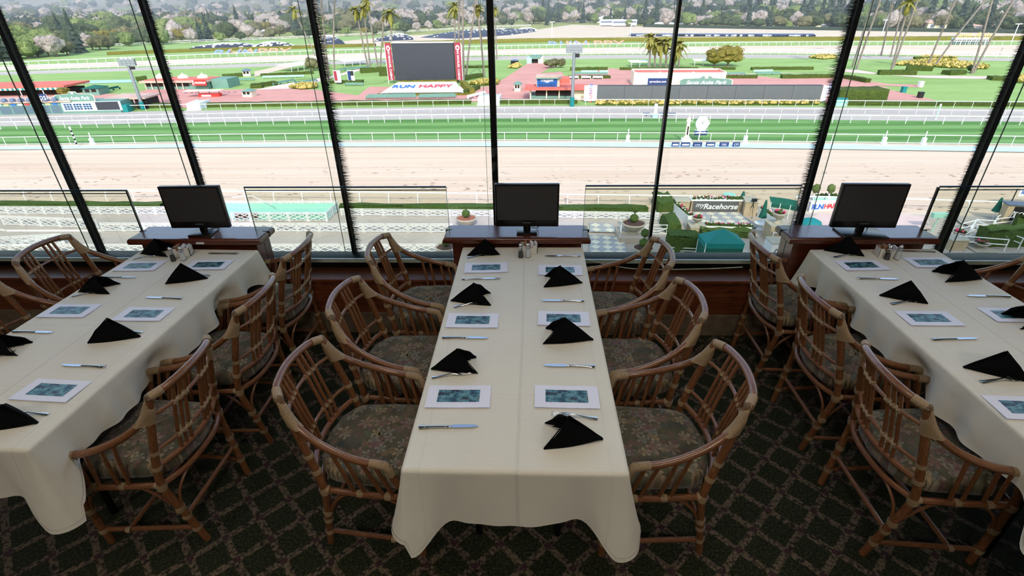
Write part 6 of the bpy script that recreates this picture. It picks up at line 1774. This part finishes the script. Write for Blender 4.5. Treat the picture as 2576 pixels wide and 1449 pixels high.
def lawn_text(s_, x, y, mat, size, rz, lab):
    t = thing('lawn_lettering', lab, 'lettering', G(x, y)+Vector((0, 0, .2)), rz); text('lettering', s_, size, mat, t, (0, 0, 0), (0.35, 0, 0), .1, bold=.08)
lawn_text('RUN', 1428, 113.5, LBLUE, 9, 0, 'blue lettering on the far bank behind the light tower'); lawn_text('HAPPY', 1497, 112.5, LRED, 9, 0, 'red lettering on the far bank behind the light tower')
lawn_text('RUN', 590, 135.5, LBLUE, 9, .1, 'blue lettering on the far bank at the left'); lawn_text('HAPPY', 650, 132.5, LRED, 9, .1, 'red lettering on the far bank at the left')
# ------------------------------------------------------------------ palms
def make_palm_crown(seed, n=22, L=2.4, skirt=True):
    rnd = random.Random(seed); mb = MB()
    for k in range(n):
        a = 2*PI*k/n+rnd.random()*.4; el = rnd.uniform(-.6, 1.2); l = L*rnd.uniform(.75, 1.1)
        rows = []
        for i in range(5):
            f = i/4; r = l*f*math.cos(el*(1-f*.3)); z = l*(math.sin(el)*f-.55*f*f)
            w = (.06+.5*math.sin(PI*min(f*.8+.15, 1)))*.55
            c = Vector((r*math.cos(a), r*math.sin(a), z)); sd_ = Vector((-math.sin(a), math.cos(a), 0))*w
            rows.append([c-sd_+Vector((0, 0, -w*.4)), c, c+sd_+Vector((0, 0, -w*.4))])
        mb.grid(rows)
    if skirt: mb.lathe([(.25, -2.2), (.55, -1.6), (.5, -.6), (.3, .1)], 9)
    return mb
def palm(base, top, label, crown=True, lean=None, big=1.0, tr=0.24, skirt=False):
    """base and top as read in the photograph; the palm keeps the depth of its foot"""
    p = G(*base); q = aty(top[0], top[1], p.y); h = q.z-GZ
    t = thing('palm_tree', label, 'palm tree', p, 0, 'tall palms of the infield')
    dx = q.x-p.x
    MB().tube(spline([(0, 0, 0), (dx*.3, 0, h*.33), (dx*.7, .1, h*.68), (dx, 0, h)], 4), [tr*1.25]+[tr]*11+[tr*.8], 7).build('trunk', PTRUNK, t)
    if crown:
        c = link('crown', CROWNS[int(base[0]) % 3], t); c.location = (dx, 0, h); c.rotation_euler = (0, 0, base[0]); c.scale = (big,)*3
    return t
CROWNS = [make_palm_crown(s).mesh('crown', FROND, 0) for s in (1, 2, 3)]
PL = [((795, 144), (739, 24), 'palm with a yellow crown left of the brushed window post', 1.5), ((827, 203), (790, -76), 'leaning palm just right of the brushed post', 1.3), ((827, 190), (806, -80), 'tall palm trunk rising out of frame near the post', 1.3), ((841, 178), (840, -80), 'straight palm trunk beside the first standing banner', 1.3),
      ((926, 172), (895, 24), 'palm with a low yellow crown left of the video board', 1.3), ((932, 173), (914, 20), 'second palm left of the video board', 1.2), ((952, 178), (923, 2), 'tall palm left of the maroon banner', 1.2), ((957, 174), (964, 45), 'thin palm crossing the maroon banner', .5), ((989, 150), (981, 33), 'full crowned palm above the left corner of the video board', 1.7),
      ((1146, 150), (1143, 16), 'full crowned palm above the right corner of the video board', 1.7), ((1154, 195), (1155, -80), 'palm trunk just right of the video board', 1.2), ((1167, 205), (1163, -80), 'second palm trunk right of the video board', 1.2), ((1172, 197), (1197, -78), 'right leaning palm trunk by the video board', 1.2), ((1219, 195), (1201, 20), 'palm with a small crown left of the middle post', 1.0), ((1250, 150), (1244, 24), 'palm with a small crown right of the middle post', 1.0),
      ((2144, 169), (2200, -78), 'first thin palm trunk right of the fifth post', 1.2), ((2154, 175), (2217, -78), 'second thin palm trunk right of the fifth post', 1.2), ((2216, 141), (2249, -78), 'distant palm trunk on the right lawn', 1.2), ((2239, 187), (2288, 6), 'palm with a crown touching the top edge on the right', 1.3), ((2240, 144), (2275, -78), 'palm trunk behind the crowned palm at the right', 1.2), ((2247, 170), (2312, -80), 'palm trunk rising by the hedge ring', 1.2),
      ((2333, 166), (2407, -80), 'palm trunk at the left end of the yellow beds', 1.2), ((2350, 168), (2483, -80), 'strongly leaning palm trunk at the yellow beds', 1.2), ((2444, 186), (2500, -82), 'palm trunk with a white foot by the dark shrub', 1.2), ((2447, 185), (2553, -80), 'palm trunk leaning right by the dark shrub', 1.2)]
for b, tp, lab, bg_ in PL:
    if tp[1] < -20: tp = (tp[0]+(tp[0]-b[0])*70/max(60, b[1]), tp[1])
    palm(b, tp, lab, True, big=bg_)
for i, (x, y) in enumerate(((1636, 95), (1649, 108), (1663, 110), (1677, 106), (1710, 110), (1700, 128))):
    palm((x-2 if x < 1700 else x-3, 170), (x, y), ('first palm of the group behind the pavilion', 'second palm of the group behind the pavilion', 'third palm of the group behind the pavilion', 'fourth palm of the group behind the pavilion', 'palm just right of the fourth window post', 'lower palm beside the fourth window post')[i], True, big=1.5, tr=.3)

# ------------------------------------------------------------------ broad trees
def blob(rnd, r, squash=.8, lumps=13, leaf=620, leafs=.095):
    """lumpy crown: overlapping lobes with loose leaf clumps standing off the surface"""
    mb = MB(); lobes = [(Vector((0, 0, 0)), r*.72)]
    for k in range(lumps):
        a = rnd.random()*6.28; e = rnd.uniform(-.5, 1.1)
        lobes.append((Vector((math.cos(a)*math.cos(e), math.sin(a)*math.cos(e), math.sin(e)*squash))*r*.6, r*rnd.uniform(.3, .48)))
    for c, q in lobes:
        bm = bmesh.new(); bmesh.ops.create_icosphere(bm, subdivisions=2 if q > r*.5 else 1, radius=q)
        for v in bm.verts: v.co *= rnd.uniform(.84, 1.14); v.co.z *= squash
        mb.add([v.co+c for v in bm.verts], [[v.index for v in f.verts] for f in bm.faces]); bm.free()
    for k in range(leaf):
        c, q = rnd.choice(lobes); a = rnd.random()*6.28; e = math.asin(rnd.uniform(-.6, 1))
        n = Vector((math.cos(a)*math.cos(e), math.sin(a)*math.cos(e), math.sin(e)*squash)); p = c+n*q*rnd.uniform(.95, 1.18)
        u = Vector((rnd.uniform(-1, 1), rnd.uniform(-1, 1), rnd.uniform(-1, 1))).normalized(); w = n.cross(u).normalized() if n.cross(u).length > .1 else Vector((1, 0, 0))
        s_ = r*leafs*rnd.uniform(.5, 1.1); mb.add([p-w*s_*.5, p+u*s_*.6, p+w*s_*.5, p-u*s_*.6+n*s_*.5], [(0, 1, 2), (0, 2, 3)])
    return mb
def conifer(rnd, h, w):
    mb = MB(); n = 9
    for i in range(n):
        f = i/n; z = h*(.12+.86*f); r = w*(1-f)**.8*rnd.uniform(.85, 1.1); k = 9; ring = []
        for j in range(k):
            a = 2*PI*j/k+i; rr = r*(1 if j % 2 else .6)*rnd.uniform(.85, 1.1); ring.append(Vector((rr*math.cos(a), rr*math.sin(a), z-r*.3)))
        top = Vector((0, 0, z+h*.15))
        mb.add(ring+[top], [(j, (j+1) % k, k) for j in range(k)])
    return mb
KINDS_ = {}
rndT = random.Random(21)
for nm, mat, n, args in (('oak', OAK, 4, dict()), ('lime', LIME, 3, dict(squash=.95)), ('olive', OLIVE, 3, dict(squash=.75)), ('bare', BARE, 3, dict(leaf=900, leafs=.075, squash=.9)), ('gold', GOLDT, 2, dict(squash=.7)), ('far', OAK, 2, dict(leaf=60))):
    KINDS_[nm] = [blob(rndT, 1.0, **args).mesh('crown', mat, 0) for _ in range(n)]
KINDS_['pine'] = [conifer(rndT, 2.6, 1.0).mesh('crown', PINE, 0) for _ in range(3)]
TRM = MB().tube([(0, 0, 0), (.05, 0, .5), (0, 0, 1.0)], [.085, .06, .035], 6).mesh('trunk', TRUNK)
TL = {'oak': 'dark evergreen oak in the wooded belt beyond the track', 'lime': 'bright green tree in the wooded belt beyond the track', 'olive': 'olive green tree in the wooded belt beyond the track', 'bare': 'bare grey winter tree in the wooded belt', 'gold': 'yellowish rounded tree in the wooded belt', 'pine': 'dark pointed conifer in the wooded belt'}
BAYS = ((60, 'left of the first window post'), (480, 'between the first and second posts'), (840, 'between the second and third posts'), (1240, 'between the third and fourth posts'), (1680, 'right of the middle post'), (2090, 'between the two right posts'), (9999, 'at the far right'))
def tree(x, y, r, kind, rnd, label=None, p=None, grp='trees beyond the track', row=0):
    p = G(x, y) if p is None else p
    if label is None: label = TL[kind].split(' in the')[0]+(' at the front of the woods ', ' behind the front trees ', ' in the middle of the woods ', ' deep in the woods ', ' at the back of the woods ')[row]+[w for lim, w in BAYS if x < lim][0]
    t = thing('%s_tree' % {'oak': 'evergreen', 'lime': 'leafy', 'olive': 'olive', 'bare': 'bare', 'gold': 'golden', 'pine': 'conifer'}[kind], label or TL[kind], 'tree', p, rnd.random()*6.28, grp)
    c = link('crown', rnd.choice(KINDS_[kind]), t); tr = link('trunk', TRM, t)
    if kind == 'pine': c.scale = (r*.75, r*.75, r*1.15); tr.scale = (r*.6, r*.6, r*.8)
    else:
        sx = rnd.uniform(.9, 1.15); c.scale = (r*sx, r*sx, r*rnd.uniform(.85, 1.1)); c.location = (0, 0, r*(.95 if kind == 'bare' else .8)); tr.scale = (r, r, r*.8)
    return t
rt = random.Random(5)
# single trees of the infield and its edges
tree(1797, 168, 3.4, 'gold', rt, 'golden round headed tree behind the pavilion, left half of its crown')
tree(1830, 167, 3.9, 'gold', rt, 'golden round headed tree behind the pavilion, right half of its crown')
for k, (x, y) in enumerate(((1385, 172), (1398, 170), (1411, 171))): tree(x, y, 1.9, 'olive', rt, ('leftmost', 'middle', 'rightmost')[k]+' of three spiky shrubs on the lawn beyond the blue clock box', grp='spiky shrubs')
tree(790, 178, 2.6, 'olive', rt, 'small tree at the playground behind the brushed post'); tree(2440, 183, 1.3, 'oak', rt, 'low dark shrub beside the palm foot on the right')
tree(165, 242, 1.3, 'gold', rt, 'small golden shrub beside the script sign at the left')
# wooded belt: rows from near to far, base line read from the photograph
belt = yline([(-400, 190), (0, 152), (130, 143), (300, 118), (450, 108), (640, 99), (800, 92), (960, 86), (1150, 72), (1290, 66), (1450, 58), (1600, 66), (1930, 70), (2440, 78), (2576, 80), (3000, 92)])
weights_left = [('oak', 6), ('lime', 4), ('olive', 3), ('bare', 3), ('gold', 1), ('pine', 1)]
weights_right = [('oak', 5), ('pine', 5), ('bare', 3), ('lime', 2), ('olive', 2)]
def pick(w): 
    n = rt.random()*sum(k for _, k in w)
    for a, k in w:
        n -= k
        if n <= 0: return a
    return w[0][0]
count = 0
for row, (dy, r0, step) in enumerate(((0, 5.0, 26), (9, 5.5, 26), (19, 6.5, 28), (30, 7.0, 32), (42, 8.0, 36))):
    x = -260+row*11
    while x < 2860:
        b = belt(x); lim = 30 - x*0.0157 + 26      # stay below the skyline
        y = b-dy*(1.0 if x < 700 else .72 if x < 1200 else .42)+rt.uniform(-3, 3)
        gap = 640 < x < 1330 and row < 2 and rt.random() < .35
        if y > lim and not gap:
            p = G(x, y)
            if p.y < 640:
                tree(x, y, r0*rt.uniform(.62, 1.2)*(.8 if 900 < x < 1320 else 1), pick(weights_left if x < 1300 else weights_right), rt, p=p, row=row); count += 1
        x += step*rt.uniform(.65, 1.25)
print('trees', count)
# hedge row and dark conifers at the far side of the lot
far_h = yline([(1480, 66), (1930, 74.5), (2440, 82.5), (2700, 88)])
long_hedge(lambda x: far_h(x), 1620, 2780, 9, 4.0, 'dark far hedge along the back of the parking lot', PINE)
# the rest of the woods as one mass on the rising ground
mb = MB(); rf = random.Random(77)
FARM = [OAK, PINE, BARE, OLIVE, LIME]
templ = []
for k in range(6):
    b_ = blob(rf, 1.0, lumps=5, leaf=26, leafs=.3); templ.append((b_.v, b_.f))
nfar = 0
for i in range(9000):
    Y = 430+2500*rf.random()**1.9; X = rf.uniform(-1.15, 1.15)*(Y+40)
    if Y < 640:
        v = Vector((X, Y, GZ))-CAM; w = v.dot(FWD); px_ = 1288+F_PX*v.dot(RGT)/w; py_ = 724.5-F_PX*v.dot(UPV)/w
        if py_ > belt(px_)-6: continue
    if nfar > 3600: break
    r = rf.uniform(3.5, 8.5)*(1+Y/3000); vs, fs = templ[i % 6]; z = land_z(X, Y)+r*.7; a = rf.random()*6.28; ca, sa = math.cos(a)*r, math.sin(a)*r
    mb.add([(X+p[0]*ca-p[1]*sa, Y+p[0]*sa+p[1]*ca, z+p[2]*r) for p in vs], fs, mi=rf.choice((0, 0, 1, 1, 2, 2, 2, 3, 4))); nfar += 1
o = mb.build('far_woods', FARM, None, 0); tag(o, 'hazy mass of trees covering the far slopes', 'woods', kind='stuff')
# houses among the trees
def house(xl, xr, y, ytop, label, roof, wall=None, D=9):
    a, rz, L, h = fr(xl, y, xr, y, ytop); t = thing('house', label, 'house', a, rz, 'houses among the trees')
    MB().box(0, L, 0, D, 0, h*.62).build('wall', wall or CREAM, t)
    e = [Vector((-.6, -.6, h*.62)), Vector((L+.6, -.6, h*.62)), Vector((L+.6, D+.6, h*.62)), Vector((-.6, D+.6, h*.62))]; q, q2 = Vector((min(L*.25, D/2), D/2, h)), Vector((L-min(L*.25, D/2), D/2, h))
    MB().add(e+[q, q2], [(0, 1, 5, 4), (1, 2, 5), (2, 3, 4, 5), (3, 0, 4)]).build('roof', roof, t, 0)
    n = max(2, int(L/6))
    for k in range(n): MB().box(L*(k+.3)/n, L*(k+.7)/n, -.06, 0, h*.2, h*.5).build('window', SLATE, t)
for args in ((1500, 1590, 57, 40, 'long white building with a cupola among the trees', WHITE, WHITE), (2330, 2378, 76, 47, 'cream house with a terracotta roof above the lot at the right', TERRA), (2440, 2510, 78, 58, 'low house with a broad tan roof at the right', TERRA), (2530, 2640, 80, 60, 'low house with a pink roof cut by the right edge', TERRA), (2090, 2140, 70, 55, 'long grey roofed building behind trees near the fifth post', SLATE), (2000, 2085, 70, 58, 'pale low building behind conifers', WHITE), (1640, 1760, 66, 56, 'low white stable roof behind the fourth post', WHITE), (672, 694, 85, 68, 'small tan house among the trees at the left', TERRA), (262, 292, 76, 60, 'white house among the trees at the upper left', WHITE), (640, 660, 85, 75, 'white roofed shed among the left trees', WHITE), (1790, 1850, 60, 50, 'white walled villa in the trees', WHITE)):
    house(*args)
# dark tarpaulin heaps weighted with white sandbags
def tarp(px, label, h=2.2, seed=1):
    pts = [G(x, y) for x, y in px]; o = sum(pts, Vector())/len(pts); t = thing('tarpaulin_heap', label, 'heap', o, 0, 'dark tarpaulin heaps')
    n = len(pts); mb = MB(); rings = []
    for s_, z in ((1, 0), (.8, .55), (.5, .9), (.2, 1)): rings.append([(p-o)*s_+Vector((0, 0, h*z)) for p in pts])
    mb.grid(rings, closed=True); mb.add(rings[-1], [tuple(range(n))]); mb.build('tarpaulin', TARP, t, 60)
    rnd = random.Random(seed); mb = MB()
    for k in range(130):
        s_ = rnd.uniform(.1, .97); i = rnd.randrange(n); f = rnd.random(); q = (pts[i]-o).lerp(pts[(i+1) % n]-o, f)*s_; z = h*(1-s_**2.2)
        mb.box(q.x-.5, q.x+.5, q.y-.35, q.y+.35, z, z+.4)
    mb.build('sandbags', WHITE, t, 0)['kind'] = 'stuff'
tarp([(800, 112), (870, 112), (835, 100), (815, 99)], 'steep dark tarpaulin heap right of the brushed post', 3, 1)
tarp([(935, 105), (1045, 101), (1030, 93), (1000, 94)], 'low dark tarpaulin heap left of the video board top', 2.5, 2)
tarp([(1055, 95), (1150, 98), (1290, 88), (1350, 80), (1340, 77), (1240, 80), (1120, 84)], 'long dark tarpaulin heap in the middle distance', 2.5, 3)
tarp([(1290, 83), (1350, 80), (1352, 76), (1300, 78)], 'short dark tarpaulin heap right of the middle post', 2, 4)
tarp([(470, 124), (640, 119), (650, 114), (520, 118)], 'flat dark tarpaulin heap beyond the left hedge', 1.6, 5)
tarp([(640, 119), (680, 117), (745, 115), (700, 111), (650, 114)], 'dark tarpaulin mound left of the brushed post', 1.6, 6)
# parked cars
cb = bevel(MB().box(-2.2, 2.2, -.9, .9, .3, .95), .15, 1); cc = bevel(MB().box(-1.2, 1.3, -.8, .8, .95, 1.5), .2, 1)
wm = MB()
for sx in (-1.3, 1.35):
    for sy in (-.8, .8): wm.tube([(sx, sy-.1, .33), (sx, sy+.1, .33)], .33, 10)
CARM = [plain('car_paint_%s' % n, c, .25, .1, .03) for n, c in (('white', (236, 238, 240)), ('navy', (44, 60, 92)), ('black', (30, 32, 36)), ('silver', (170, 176, 186)))]
cms = [cb.mesh('body', m_) for m_ in CARM]; cab = cc.mesh('cabin', SLATE); whl = wm.mesh('wheels', BLACKP)
rc = random.Random(3)
for k in range(64):
    x = 1588+k*7.2; y = 91.5+1.2*(k/64)
    if x > 2055: y = 92+0.8*rc.random(); 
    col_ = rc.choice((0, 1, 1, 2, 3)); t = thing('parked_car', '%s car in the far row, %s' % (('white', 'navy', 'black', 'silver')[col_], ('left of the fourth post', 'behind the golden tree', 'before the fifth post')[min(2, k//22)]), 'car', G(x, y), PI/2+rc.uniform(-.1, .1), 'cars parked along the far lot')
    link('body', cms[col_], t); link('cabin', cab, t); link('wheels', whl, t)
for i, (x, y, lab) in enumerate(((1538, 66, 'first white bus on the lot edge'), (1570, 67, 'second white bus on the lot edge'))):
    t = thing('bus', lab, 'bus', G(x, y), .05); bevel(MB().box(-9, 9, -1.3, 1.3, .5, 4.6), .3, 1).build('body', WHITE, t); MB().box(-8.5, 8.5, -1.35, -1.28, 2.4, 3.6).build('window_band', SLATE, t); MB().box(-8, 8, -1.2, 1.2, 0, .5).build('wheels', BLACKP, t)
# thin lamp posts beyond the track
for i, (x, y, yt) in enumerate(((1388, 98, 55), (1585, 93, 58), (2545, 105, 60), (2217, 92, 50))):
    p = G(x, y); h = height(x, y, yt); t = thing('lamp_post', ('slim lamp post left of the lot', 'slim lamp post by the buses', 'slim lamp post near the right picture edge', 'slim lamp post among the right palm trunks')[i], 'lamp post', p, 0, 'slim lamp posts'); MB().tube([(0, 0, 0), (0, 0, h)], .16, 6).build('pole', WHITE, t); MB().box(-1.4, 1.4, -.2, .2, h-.2, h+.1).build('lamp_head', WHITE, t)
# ------------------------------------------------------------------ haze over the far valley
hm = bpy.data.materials.new('valley_haze'); hm.use_nodes = True
ht = hm.node_tree
for n in list(ht.nodes): ht.nodes.remove(n)
ho = ht.nodes.new('ShaderNodeOutputMaterial'); hv = ht.nodes.new('ShaderNodeVolumeScatter')
hv.inputs['Color'].default_value = (0.78, 0.86, 1.0, 1); hv.inputs['Density'].default_value = 0.00042; hv.inputs['Anisotropy'].default_value = 0.0
ht.links.new(hv.outputs[0], ho.inputs['Volume'])
hz = MB().box(-4200, 4200, 170, 3500, GZ-30, 320).build('haze', hm, None, 0)
tag(hz, 'thin blue haze lying over the valley and hills', 'haze', kind='stuff')
